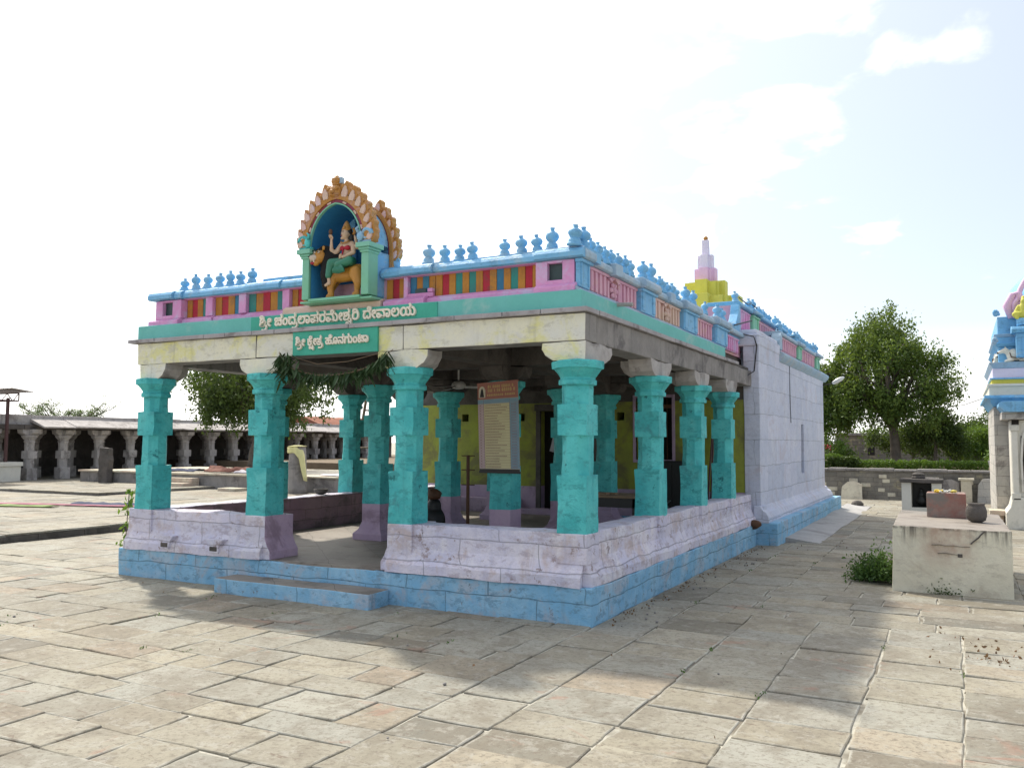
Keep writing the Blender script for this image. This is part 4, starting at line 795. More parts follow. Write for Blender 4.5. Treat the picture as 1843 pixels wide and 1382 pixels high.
def crest(par, cx, w, zs, zp, y0, y1, n, s, skip=.16):
    P = scaled(cx, w, zs, zp); k = len(P)-1
    for i in range(n):
        t = i/(n-1)*k; j = min(int(t), k-1); f = t-j
        x = lerp(P[j][0], P[j+1][0], f); z = lerp(P[j][1], P[j+1][1], f)
        if abs(x-cx) < skip*.5: continue
        dx, dz = P[j+1][0]-P[j][0], P[j+1][1]-P[j][1]
        lean = math.atan2(-dz, dx)*.38
        m = MB(); flame(m, (x, z-.01), lean, s*(.9+.35*(1-abs(x-cx)/w)), y0, y1); m.build("crest_flame", ['gold', 'peach'], par, .004)
crest(NI, NX, .44, 3.68, 4.19, -.05, .04, 15, 1.30)
# lion-face boss at the peak
m = MB(); m.ball((NX, -.05, 4.215), (.085, .06, .07), 12); m.ball((NX-.05, -.10, 4.235), .022, 8); m.ball((NX+.05, -.10, 4.235), .022, 8)
m.ball((NX, -.11, 4.20), (.03, .03, .025), 8); m.box(NX-.05, NX+.05, -.10, -.06, 4.165, 4.182)
m.ball((NX-.085, -.03, 4.25), (.03, .03, .045), 8); m.ball((NX+.085, -.03, 4.25), (.03, .03, .045), 8)
m.build("lion_face_boss", 'gold', NI, 0, 2, True)
m = MB(); m.lathe([(.03, 4.27), (.05, 4.285), (.05, 4.30), (.06, 4.32), (.058, 4.355), (.04, 4.36), (.02, 4.385), (.0, 4.40)], (NX, -.03), 10, 0, 1, False); m.box(NX+.02, NX+.075, -.05, .0, 4.30, 4.365)
m.build("crown_finial", ['ledge', 'gold'], NI, .003)
# lower, wider arch behind: its legs show left and right
for sg in (-1, 1):
    def leg(P): return [q for q in P if sg*(q[0]-NX) > .05]
    A_, B_, C_, D_ = (leg([(NX+.02-w_, 3.42)]+scaled(NX+.02, w_, 3.62, z_)+[(NX+.02+w_, 3.42)]) for w_, z_ in ((.385, 4.13), (.402, 4.145), (.404, 4.147), (.45, 4.19)))
    k_ = min(map(len, (A_, B_, C_, D_)))
    A_, B_, C_, D_ = ((q[:k_] if sg < 0 else q[-k_:]) for q in (A_, B_, C_, D_))
    ring(NI, A_, B_, .34, .43, 'maroon', "side_arch_band"); ring(NI, C_, D_, .33, .46, 'gold', "side_arch_band")
    m = MB(); m.prism([(NX+sg*.05, 3.40)]+A_+[(NX+sg*.05, A_[0][1] if sg > 0 else A_[-1][1])] if sg > 0 else A_+[(NX+sg*.05, 3.40), (A_[0][0], 3.40)], 'y', .385, .427); m.build("side_arch_field", 'skyblue', NI)
crest(NI, NX+.02, .44, 3.56, 4.18, .36, .44, 15, 1.15, .25)
for sx in (-1, 1):
    cx = NX+.02+sx*.44
    m = MB(); m.lathe([(.05, 3.395), (.05, 3.43), (.035, 3.44), (.05, 3.47), (.055, 3.50), (.03, 3.52)], (cx, .40), 10); m.tube([(cx, .38, 3.50), (cx+sx*.05, .38, 3.535), (cx+sx*.07, .38, 3.51)], .014, 8)
    m.build("scroll_bracket", 'skyblue', NI, .004)
m = MB(); m.box(NX+.338, NX+.42, .121, .55, 3.10, 3.58); m.box(NX-.42, NX-.338, .121, .55, 3.10, 3.58); m.build('niche_side', 'skyblue', NI, .01)
# flanking pilasters with makara scrolls on their capitals
for sx in (-1, 1):
    cx = NX+sx*.392
    m = MB(); m.box(cx-.046, cx+.046, -.045, .12, 3.10, 3.56); m.box(cx-.068, cx+.068, -.07, .14, 3.56, 3.585); m.box(cx-.055, cx+.055, -.06, .13, 3.535, 3.56); m.box(cx-.09, cx+.09, -.09, .16, 3.585, 3.635)
    m.build("niche_pilaster", 'pgreen', NI, .006)
    m = MB(); sp = []
    for k in range(15):
        a = k*.52; r_ = .068*(1-k/19); sp.append((cx+sx*(.02+r_*math.cos(a)), -.05, 3.715+r_*math.sin(a)))
    m.tube(sp, [.026*(1-k/22) for k in range(15)], 8); m.ball((cx-sx*.045, -.07, 3.70), (.04, .03, .055), 10); m.tube([(cx-sx*.06, -.08, 3.74), (cx-sx*.08, -.09, 3.78), (cx-sx*.05, -.09, 3.80)], [.02, .015, .008], 8); m.box(cx-.08, cx+.08, -.06, .0, 3.635, 3.66)
    m.build("makara_scroll", ['skyblue' if sx > 0 else 'teal'], NI, 0, 2, True)
m = MB(); m.box(NX-.335, NX+.335, -.06, .44, 3.072, 3.10); m.box(NX-.47, NX+.47, -.03, .44, 3.06, 3.082); m.build("niche_sill", 'pgreen', NI, .004)

# statue: goddess seated side-saddle on a striding lion
def organic(name, mats, parent, fill, vox=.008, smooth=6, fac=.6):
    m = MB(); fill(m); o = m.build(name, mats, parent, 0, 2, True)
    r = o.modifiers.new("weld", 'REMESH'); r.mode = 'VOXEL'; r.voxel_size = vox; r.use_smooth_shade = True
    s_ = o.modifiers.new("soft", 'SMOOTH'); s_.iterations = smooth; s_.factor = fac
    return o
def limb(m, pts, rad, n=10):
    for (a, b_), (ra, rb) in zip(zip(pts, pts[1:]), zip(rad, rad[1:])):
        A, B = Vector(a), Vector(b_)
        k = max(2, int((B-A).length/.01))
        for i in range(k+1): m.ball(A.lerp(B, i/k), lerp(ra, rb, i/k), n)
bx, by, bz = NX+.02, .09, 3.10
ST = thing("goddess_statue", "painted goddess in a green skirt seated on a black maned lion inside the blue niche", "statue", (bx, by, bz))
def P(x, y, z): return (bx+x, by+y, bz+z)
LN = organic("lion_body", 'lion', ST, lambda m: (
    limb(m, [P(-.12, 0, .235), P(.02, .0, .225), P(.16, .01, .24)], [.085, .072, .078]),
    limb(m, [P(-.10, -.05, .20), P(-.115, -.065, .10), P(-.10, -.06, .03), P(-.13, -.075, .018)], [.055, .036, .028, .026]),
    limb(m, [P(-.13, .06, .20), P(-.19, .05, .10), P(-.175, .045, .03), P(-.205, .03, .018)], [.05, .034, .027, .026]),
    limb(m, [P(.17, -.045, .22), P(.21, -.06, .13), P(.19, -.055, .06), P(.205, -.06, .025), P(.175, -.075, .018)], [.072, .045, .027, .024, .026]),
    limb(m, [P(.17, .06, .22), P(.235, .06, .13), P(.215, .06, .06), P(.23, .06, .018)], [.06, .042, .026, .026]),
    limb(m, [P(.22, 0, .27), P(.27, .01, .25), P(.285, .0, .17), P(.27, -.01, .10)], [.022, .016, .014, .02], 8)))
organic("mane", 'mane', ST, lambda m: (m.ball(P(-.150, -.02, .35), (.105, .09, .15), 16), m.ball(P(-.15, -.05, .235), (.085, .075, .11), 14), m.ball(P(-.10, .0, .37), (.085, .075, .085), 12), m.ball(P(-.195, -.05, .465), (.075, .06, .05), 12), m.ball(P(-.16, -.075, .15), (.045, .04, .07), 10)))
organic("lion_face", 'lion', ST, lambda m: (m.ball(P(-.228, -.085, .405), (.066, .058, .070), 14), m.ball(P(-.165, -.115, .475), (.022, .014, .026), 8), m.ball(P(-.265, -.06, .475), (.016, .014, .022), 8), m.ball(P(-.245, -.125, .335), (.038, .032, .026), 10)))
organic("muzzle", 'tooth', ST, lambda m: (m.ball(P(-.276, -.125, .392), (.050, .042, .033), 12), m.ball(P(-.255, -.150, .350), (.012, .01, .020), 8), m.ball(P(-.305, -.130, .358), (.01, .01, .018), 8)))
m = MB()
for dx, dy in ((-.262, -.135), (-.208, -.140)): m.ball(P(dx, dy, .438), (.017, .010, .013), 8); m.ball(P(dx, dy-.010, .438), .007, 6, 1); m.tube([P(dx-.022, dy+.002, .456), P(dx, dy-.006, .463), P(dx+.022, dy+.002, .454)], .006, 6, 1)
m.ball(P(-.316, -.140, .405), (.018, .016, .013), 8, 1)
m.build("lion_eyes", ['tooth', 'black'], ST, 0, 2, True)
m = MB(); m.ball(P(-.27, -.145, .335), (.026, .024, .013), 10); m.build("lion_tongue", 'red', ST, 0, 2, True)
# goddess: one continuous body
organic("goddess_body", 'skin', ST, lambda m: (
    limb(m, [P(.03, -.01, .34), P(.035, .0, .41), P(.03, .0, .49)], [.058, .045, .056]),
    limb(m, [P(-.03, .0, .505), P(.09, .0, .505)], [.034, .034]),
    limb(m, [P(.03, -.005, .52), P(.028, -.01, .565)], [.024, .022]),
    m.ball(P(.022, -.02, .61), (.042, .044, .054), 14), m.ball(P(.008, -.06, .605), (.009, .012, .012), 8),
    m.ball(P(-.01, -.03, .565), (.02, .02, .014), 8), m.ball(P(.06, -.005, .608), (.012, .01, .02), 8),
    limb(m, [P(-.04, -.005, .50), P(-.085, -.04, .42), P(-.105, -.07, .46), P(-.095, -.085, .535)], [.028, .025, .021, .015]),
    limb(m, [P(.10, -.005, .50), P(.135, -.04, .42), P(.07, -.10, .375)], [.028, .024, .016]),
    limb(m, [P(.095, .03, .50), P(.16, .0, .47), P(.165, -.05, .535), P(.16, -.06, .565)], [.026, .022, .018, .013]),
    m.ball(P(-.095, -.088, .555), (.016, .012, .02), 8),
    m.ball(P(.06, -.112, .372), (.018, .014, .016), 8),
    limb(m, [P(-.105, -.11, .20), P(-.095, -.105, .14), P(-.125, -.125, .118)], [.02, .018, .016])), .007)
m = MB()      # fingers of the two nearer hands
for k in range(4):
    a = (k-1.5)*.009; m.tube([P(-.095+a, -.092, .565), P(-.095+a*1.2, -.100, .588-.003*abs(k-1)), P(-.097+a*1.1, -.106, .598-.003*abs(k-1))], [.0052, .0048, .0035], 6)
    m.tube([P(.052, -.118+a*.4, .378-a), P(.036, -.128, .376-a), P(.026, -.126, .368-a)], [.0052, .0048, .0035], 6)
m.tube([P(-.082, -.092, .548), P(-.070, -.10, .562), P(-.071, -.102, .575)], [.006, .005, .004], 6); m.tube([P(.058, -.12, .386), P(.045, -.126, .396), P(.036, -.128, .393)], [.006, .005, .004], 6)
m.build("fingers", 'skin', ST, 0, 2, True)
organic("skirt", 'sari', ST, lambda m: (m.ball(P(.04, -.01, .335), (.085, .075, .05), 14),
    limb(m, [P(.02, -.03, .33), P(-.085, -.095, .325), P(-.105, -.11, .21)], [.055, .048, .034]),
    limb(m, [P(.10, -.02, .335), P(.12, -.085, .335), P(.01, -.12, .30)], [.052, .045, .036])))
m = MB()
for k in range(9):
    a = k/8; x = lerp(-.03, .085, a); m.tube([P(lerp(.005, .05, a), -.135, .30), P(x, -.138, .255), P(x*1.05, -.132, .215+.02*abs(a-.5))], [.008, .011, .012], 6)
m.build("skirt_pleats", 'sari', ST, 0, 2, True)
organic("bodice", 'red', ST, lambda m: (m.ball(P(.005, -.042, .468), (.032, .028, .026), 10), m.ball(P(.065, -.042, .468), (.032, .028, .026), 10), m.ball(P(.034, .0, .468), (.062, .052, .024), 12)))
m = MB(); m.tube([P(.03, -.062, .455), P(.02, -.066, .40), P(.03, -.085, .36)], .008, 6); m.ball(P(-.002, -.058, .588), (.010, .005, .003), 6); m.build("red_sash", 'red', ST, 0, 2, True)
m = MB(); m.ball(P(.035, .005, .63), (.046, .045, .045), 12); m.ball(P(.06, .02, .575), (.035, .03, .05), 10)
for dx in (-.008, .022): m.ball(P(dx, -.062, .617), (.007, .004, .004), 6); m.tube([P(dx-.009, -.058, .628), P(dx, -.062, .632), P(dx+.009, -.057, .628)], .0025, 5)
m.build("hair", 'black', ST, 0, 2, True)
m = MB(); m.lathe([(.046, bz+.635), (.05, bz+.645), (.044, bz+.665), (.034, bz+.69), (.03, bz+.70), (.018, bz+.72), (.004, bz+.735)], (bx+.025, by-.005), 12); m.build('crown', 'gold', ST, 0, 2, True); m = MB()
m.ball(P(.025, -.05, .66), (.016, .01, .02), 8); m.tube([P(.09, .02, .60), P(.105, .02, .63), P(.09, .02, .66)], .016, 8)
m.tube([P(-.02, -.035, .535), P(.01, -.06, .515), P(.05, -.06, .515), P(.08, -.03, .535)], .007, 6); m.build("jewellery", 'gold', ST, 0, 2, True)
m = MB(); m.tube([P(-.10, -.09, .53), P(-.102, -.092, .60)], .006, 6); m.ball(P(-.102, -.092, .625), (.022, .018, .03), 8); m.build("mace", 'iron', ST, 0, 2, True)

ST.scale = (1.13, 1.0, 1.13)
# ------------------------------------------------------------------ porch back wall
YW = 7.0
m = MB(); zt = 2.768
DX0, DX1 = -3.94, -2.72
def holes_wall(m, y0, y1, segs):
    for s_ in segs: m.box(s_[0], s_[1], y0, y1, s_[2], s_[3])
vents = [(-5.51, -5.37), (-4.32, -4.18), (-2.39, -2.25)]; VZ = (1.98, 2.12)
WX = (-2.04, -1.40); WZ = (1.31, 2.36)
def wall_cols():
    cuts = [-6.5, DX0]+[DX1, -.2]
    out_ = []
    def column(xa, xb, opens):      # vertical strip xa..xb with openings (z0,z1)
        z = FL
        for a, b_ in opens: out_.append((xa, xb, z, a)); z = b_
        out_.append((xa, xb, z, zt))
    x = -6.5
    for xa, xb, op in ((-5.51, -5.37, VZ), (-4.32, -4.18, VZ)):
        column(x, xa, []); column(xa, xb, [op]); x = xb
    column(x, DX0, []); out_.append((DX0, DX1, 2.16, zt)); x = DX1
    for xa, xb, op in ((-2.39, -2.25, VZ), (-2.04, -1.40, WZ)):
        column(x, xa, []); column(xa, xb, [op]); x = xb
    column(x, -.2, [])
    return out_
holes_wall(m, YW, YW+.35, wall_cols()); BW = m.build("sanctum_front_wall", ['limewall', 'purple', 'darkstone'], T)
bmesh_ = bmesh.new(); bmesh_.from_mesh(BW.data)
for zc in (.80, 2.30): bmesh.ops.bisect_plane(bmesh_, geom=bmesh_.verts[:]+bmesh_.edges[:]+bmesh_.faces[:], plane_co=(0, 0, zc), plane_no=(0, 0, 1))
bmesh_.to_mesh(BW.data); bmesh_.free()
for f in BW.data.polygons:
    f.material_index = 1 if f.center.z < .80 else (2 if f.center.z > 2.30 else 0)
m = MB(); m.box(-6.5, -.2, YW+.36, YW+.40, FL, zt); m.box(-6.5, -.2, YW+.36, YW+2.0, FL-.05, FL); m.build("unlit_room_sheet", 'void', BW)  # near black sheet closing the openings, in place of unlit depth
for (a, b_), wz in (((DX0, DX1), (FL, 2.16)),):
    m = MB(); m.box(a, a+.09, YW-.03, YW+.02, wz[0], wz[1]-.002); m.box(b_-.09, b_, YW-.03, YW+.02, wz[0], wz[1]-.002); m.box(a-.03, b_+.03, YW-.03, YW+.02, wz[1], wz[1]+.12); m.build("door_frame", 'darkstone', BW, .005)
m = MB(); a, b_ = WX; w_ = .05
m.box(a-w_, a, YW-.02, YW+.05, WZ[0]-w_, WZ[1]+w_); m.box(b_, b_+w_, YW-.02, YW+.05, WZ[0]-w_, WZ[1]+w_); m.box(a, b_, YW-.02, YW+.05, WZ[0]-w_, WZ[0]); m.box(a, b_, YW-.02, YW+.05, WZ[1], WZ[1]+w_)
wf = m.build("window_frame", 'purple', BW, .004)
m = MB()
for k in range(5): m.tube([(lerp(a, b_, (k+1)/6), YW+.06, WZ[0]), (lerp(a, b_, (k+1)/6), YW+.06, WZ[1])], .008, 6)
m.box(a, b_, YW-.01, YW+.05, 2.18, 2.24); m.build("window_bar", 'iron', wf)
m = MB(); m.box(DX0-.2, DX1+.2, YW-.30, YW-.01, FL, FL+.10); m.box(-6.0, DX0-.3, YW-.22, YW-.002, FL, FL+.26); m.build("inner_step", 'purple', T, .01)

# ------------------------------------------------------------------ sanctum behind the porch
SX = .055; SY0, SY1 = 6.98, 14.25; SL = -6.25
m = MB(); m.box(SL-.3, .325, 6.87, 14.92, -.02, .345); m.sub(.3).rough(.012, 1.8, 6); SP = m.build("plinth", 'blue', T, .012)
m = MB(); m.prism([(SX-.1, .34), (.19, .34), (.19, .42), (.15, .50), (.085, .545), (SX, .60), (SX-.1, .60)], 'y', 6.86, 14.5); m.sub(.3).rough(.006, 2, 3); m.build("base_moulding", 'white', T, .01)
m = MB(); m.prism([(7.2, .34), (6.875, .34), (6.875, .42), (6.90, .50), (6.95, .545), (6.98, .60), (7.2, .60)], 'x', -.22, .10); m.build("base_moulding", 'white', T, .01)
m = MB(); m.box(-.20, SX, SY0, 10.95, .56, 3.18); m.box(-.20, SX, 11.33, SY1, .56, 3.18); m.box(-.20, SX, 10.95, 11.33, .56, 1.0); m.box(-.20, SX, 10.95, 11.33, 1.98, 3.18)
bmesh.ops.remove_doubles(m.bm, verts=m.bm.verts, dist=1e-4); m.sub(.3).rough(.012, 1.6, 9); SW = m.build("sanctum_wall", ['white'], T, .012)
m = MB(); m.box(-.24, -.205, 10.9, 11.4, .9, 2.05); m.build("slit_window", 'bluep', SW)
m = MB(); m.box(SL, SX-.26, YW+1.2, SY1-.02, .3, 3.2); m.build("sanctum_core", 'white', T)
# near top block and the cornice of the wall
m = MB(); m.box(-.42, .07, 6.93, 8.72, 3.165, 3.36); m.box(-.45, .03, 6.99, 8.70, 3.355, 3.44); m.sub(.25).rough(.012, 2, 5); m.build("wall_coping", 'white', SW, .03)
m = MB(); m.prism([(-.4, 3.05), (SX+.01, 3.05), (.13, 3.12), (.15, 3.165), (.15, 3.195), (.02, 3.285), (-.4, 3.285)], 'y', 8.72, 14.6); m.sub(.3).rough(.008, 2, 6); m.build("wall_cornice", 'ledge', SW, .008)
m = MB(); m.tube([(SX+.006, 9.72, 3.10), (SX+.008, 9.72, 2.4), (SX+.014, 9.735, 1.98)], .007, 6); m.build("wall_cable", 'wire', SW)
# parapet C on the cornice
m = MB(); m.box(-.45, .0, 8.95, 14.1, 3.28, 3.55); PC = m.build("parapet", 'rose', T)
balusters_y(PC, 9.0, 10.75, .035, 3.285, 3.54, 'rose', 8, False); pilaster_y(PC, 10.78, 11.25, .05, 3.285, 3.545, 'pgreen'); balusters_y(PC, 11.3, 13.15, .035, 3.285, 3.54, 'rose', 8, False); pilaster_y(PC, 13.2, 13.75, .05, 3.285, 3.545, 'pgreen')
m = MB()
for y0, y1, xf in ((8.9, 10.7, .075), (10.702, 11.35, .13), (11.352, 13.1, .075), (13.102, 13.9, .13)): ledge_y(m, y0, y1, xf, 3.55, 3.635, -.45)
m.sub(.3).rough(.005, 3, 2); m.build("cornice", 'ledge', PC, .01)
m = MB(); m.prism([(8.72, 3.28), (8.99, 3.28), (8.99, 3.60), (8.90, 3.60), (8.72, 3.44)], 'x', -.1, .07); m.build("end_scroll", 'ledge', PC, .01)
for y, s in ((9.15, 1.2), (10.88, 1.2), (11.12, 1.2), (11.5, .95), (11.72, .95), (11.94, .95), (12.16, .95), (12.38, .95), (12.6, .95), (12.82, .95), (13.3, 1.2), (13.6, 1.2)): finial(PC, -.02, y, 3.63, s)
# parapet B, higher and set back
XB = -.30
m = MB(); m.box(-.8, XB-.03, 7.05, 13.9, 3.2, 3.86); PB = m.build("parapet", 'rose', T)
balusters_y(PB, 7.15, 8.05, XB, 3.50, 3.83, 'pink', 7, False); pilaster_y(PB, 8.08, 8.60, XB+.03, 3.42, 3.83, 'pgreen'); balusters_y(PB, 8.63, 10.45, XB, 3.46, 3.80, 'rose', 9, False); pilaster_y(PB, 10.5, 11.1, XB+.03, 3.44, 3.83, 'pgreen')
m = MB()
for y0, y1, xf in ((7.05, 8.04, XB+.06), (8.042, 8.64, XB+.11), (8.642, 10.44, XB+.06), (10.442, 11.14, XB+.11), (11.142, 13.9, XB+.05)): ledge_y(m, y0, y1, xf, 3.85, 3.93, -.8)
m.prism([(-.8, 3.32), (XB+.13, 3.32), (XB+.02, 3.47), (-.8, 3.47)], 'y', 7.0, 13.9)
m.sub(.3).rough(.005, 3, 3); m.build("cornice", 'skyblue', PB, .01)
m = MB(); m.prism([(6.80, 3.34), (7.12, 3.34), (7.12, 3.86), (7.02, 3.86), (6.95, 3.70), (6.80, 3.52)], 'x', XB-.10, XB+.04); m.build("end_scroll", 'skyblue', PB, .01)
for y, s in ((7.2, 1.15), (8.22, 1.2), (8.47, 1.2), (8.85, .95), (9.04, .95), (9.23, .95), (9.42, .95), (9.61, .95), (9.80, .95), (9.99, .95), (10.65, 1.2), (10.95, 1.2), (11.5, .95), (11.8, .95), (12.1, .95), (12.4, .95)): finial(PB, XB-.06, y, 3.925, s)
# stub wall between the east parapet and parapet B with a lower finial pair
m = MB(); m.box(-.75, -.24, 6.2, 6.95, 3.2, 3.47); m.build("parapet_stub", 'skyblue', PS, .01)
finial(PS, -.42, 6.35, 3.46, 1.0)
m = MB()
m.tube([(-.20, 6.4, 3.44), (-.16, 6.8, 3.52), (-.12, 7.3, 3.62)], .012, 6); m.tube([(-.2, 6.9, 3.36), (.0, 6.86, 3.30), (.03, 6.93, 3.16), (-.02, 6.94, 2.75), (-.12, 6.6, 2.62)], .010, 6); m.tube([(-.3, 7.2, 4.0), (-.27, 7.7, 3.96), (-.32, 8.2, 4.05), (-.3, 8.6, 4.02)], .010, 6)
m.tube([(-.02, 8.98, 3.66), (.0, 9.9, 3.64), (-.02, 10.9, 3.74), (0, 12, 3.66)], .009, 6)
m.build("loose_cable", 'wire', T)
# roof slab of the sanctum and the stepped tower
m = MB(); m.box(SL, -.5, 7.2, 13.9, 3.18, 3.34); m.build("roof_deck", 'cement', T)
TX, TY = -1.82, 10.9
TW = thing("tmp2", None, None); bpy.data.objects.remove(TW)
def tier(w, z0, z1, mat, off=(.62, .36), first=None):
    """stepped cross plan: broad core with three nested projections on every side"""
    m = MB()
    m.box(TX-w, TX+w, TY-w*off[1], TY+w*off[1], z0, z1); m.box(TX-w*off[1], TX+w*off[1], TY-w, TY+w, z0+.002, z1+.004)
    q = w*.76; k = off[0]*w
    m.box(TX-q, TX+q, TY-k, TY+k, z0+.001, z1-.035); m.box(TX-k, TX+k, TY-q, TY+q, z0+.003, z1-.032)
    o = m.build("tower_tier", mat, first or T, .006)
    return o
TW = tier(.72, 3.3, 4.66, 'yellow', (.66, .30))
tier(.43, 4.65, 5.00, 'yellow', (.66, .30), TW); tier(.225, 4.99, 5.29, 'pinkt', (.66, .42), TW); tier(.158, 5.28, 5.58, 'lav', (.6, .5), TW)
m = MB(); m.box(TX-.066, TX+.066, TY-.066, TY+.066, 5.57, 5.91); m.build("tower_spire", 'lav', TW, .006)
m = MB(); m.lathe([(.02, 5.905), (.03, 5.92)], (TX, TY), 10); m.ball((TX, TY, 5.955), .050, 14); m.build("brass_ball", 'gold', TW, 0, 2, True)
# cement skirt along the plinth foot
m = MB(); m.prism([(.30, -.01), (.30, .075), (.50, .05), (.86, .004), (.86, -.01)], 'y', 7.5, 16.4); m.sub(.35).rough(.03, 1.2, 3); sk = m.build("cement_apron", 'cement'); struct(sk)
# ------------------------------------------------------------------ things in and on the porch
def hang_leaf(V, F, Tn, base, L, w, ang, lean, tint):
    n0 = len(V); d = Vector((math.sin(lean)*math.cos(ang), math.sin(lean)*math.sin(ang), -math.cos(lean)))
    a = Vector((-math.sin(ang), math.cos(ang), 0)); nr = d.cross(a)
    for t, ww, cv in ((0, .15, 0), (.3, .9, .02), (.6, .8, .05), (1, .02, .12)):
        c = base+d*L*t+nr*L*cv
        for s_ in (-1, 0, 1): V.append(tuple(c+a*w*.5*ww*s_+nr*(abs(s_)*w*.18))); Tn.append(tint)
    for k in range(3):
        for j in range(2): i = n0+3*k+j; F.append([i, i+1, i+4, i+3])
def garland():
    V, F, Tn = [], [], []; r = random.Random(11)
    pts = [(-3.60, 2.53), (-3.52, 2.43), (-3.42, 2.36), (-3.25, 2.31), (-3.05, 2.275), (-2.85, 2.27), (-2.65, 2.285), (-2.48, 2.32), (-2.34, 2.37), (-2.24, 2.43), (-2.16, 2.47)]
    for (xa, za), (xb, zb) in zip(pts, pts[1:]):
        n = 20
        for k in range(n):
            t = r.random(); b_ = Vector((lerp(xa, xb, t), -.045+r.uniform(-.03, .03), lerp(za, zb, t)+r.uniform(-.02, .04)))
            hang_leaf(V, F, Tn, b_, r.uniform(.11, .22), r.uniform(.030, .048), r.uniform(0, 6.28), r.uniform(.05, .8), r.random())
    for k in range(55):     # denser bunch at the left end
        b_ = Vector((-3.50+r.gauss(0, .06), -.05+r.gauss(0, .03), 2.42+r.gauss(0, .07)))
        hang_leaf(V, F, Tn, b_, r.uniform(.09, .15), r.uniform(.03, .045), r.uniform(0, 6.28), r.uniform(.1, 1.2), r.random())
    me = bpy.data.meshes.new("leaf_garland"); me.from_pydata(V, [], F)
    at = me.attributes.new('tint', 'FLOAT', 'POINT'); at.data.foreach_set('value', Tn)
    o = link("leaf_garland", me, F_MANGO); tag(o, "garland of dark green mango leaves strung across the porch entrance", "garland")
    m = MB(); m.tube([(-3.62, -.02, 2.56)]+[(x, -.045, z+.012) for x, z in pts]+[(-2.12, -.02, 2.52)], .004, 5); m.tube([(-3.45, .0, 2.50), (-3.1, -.01, 2.41), (-2.7, -.01, 2.42), (-2.3, .0, 2.49)], .003, 5); m.build("string", 'wood', o)
garland()
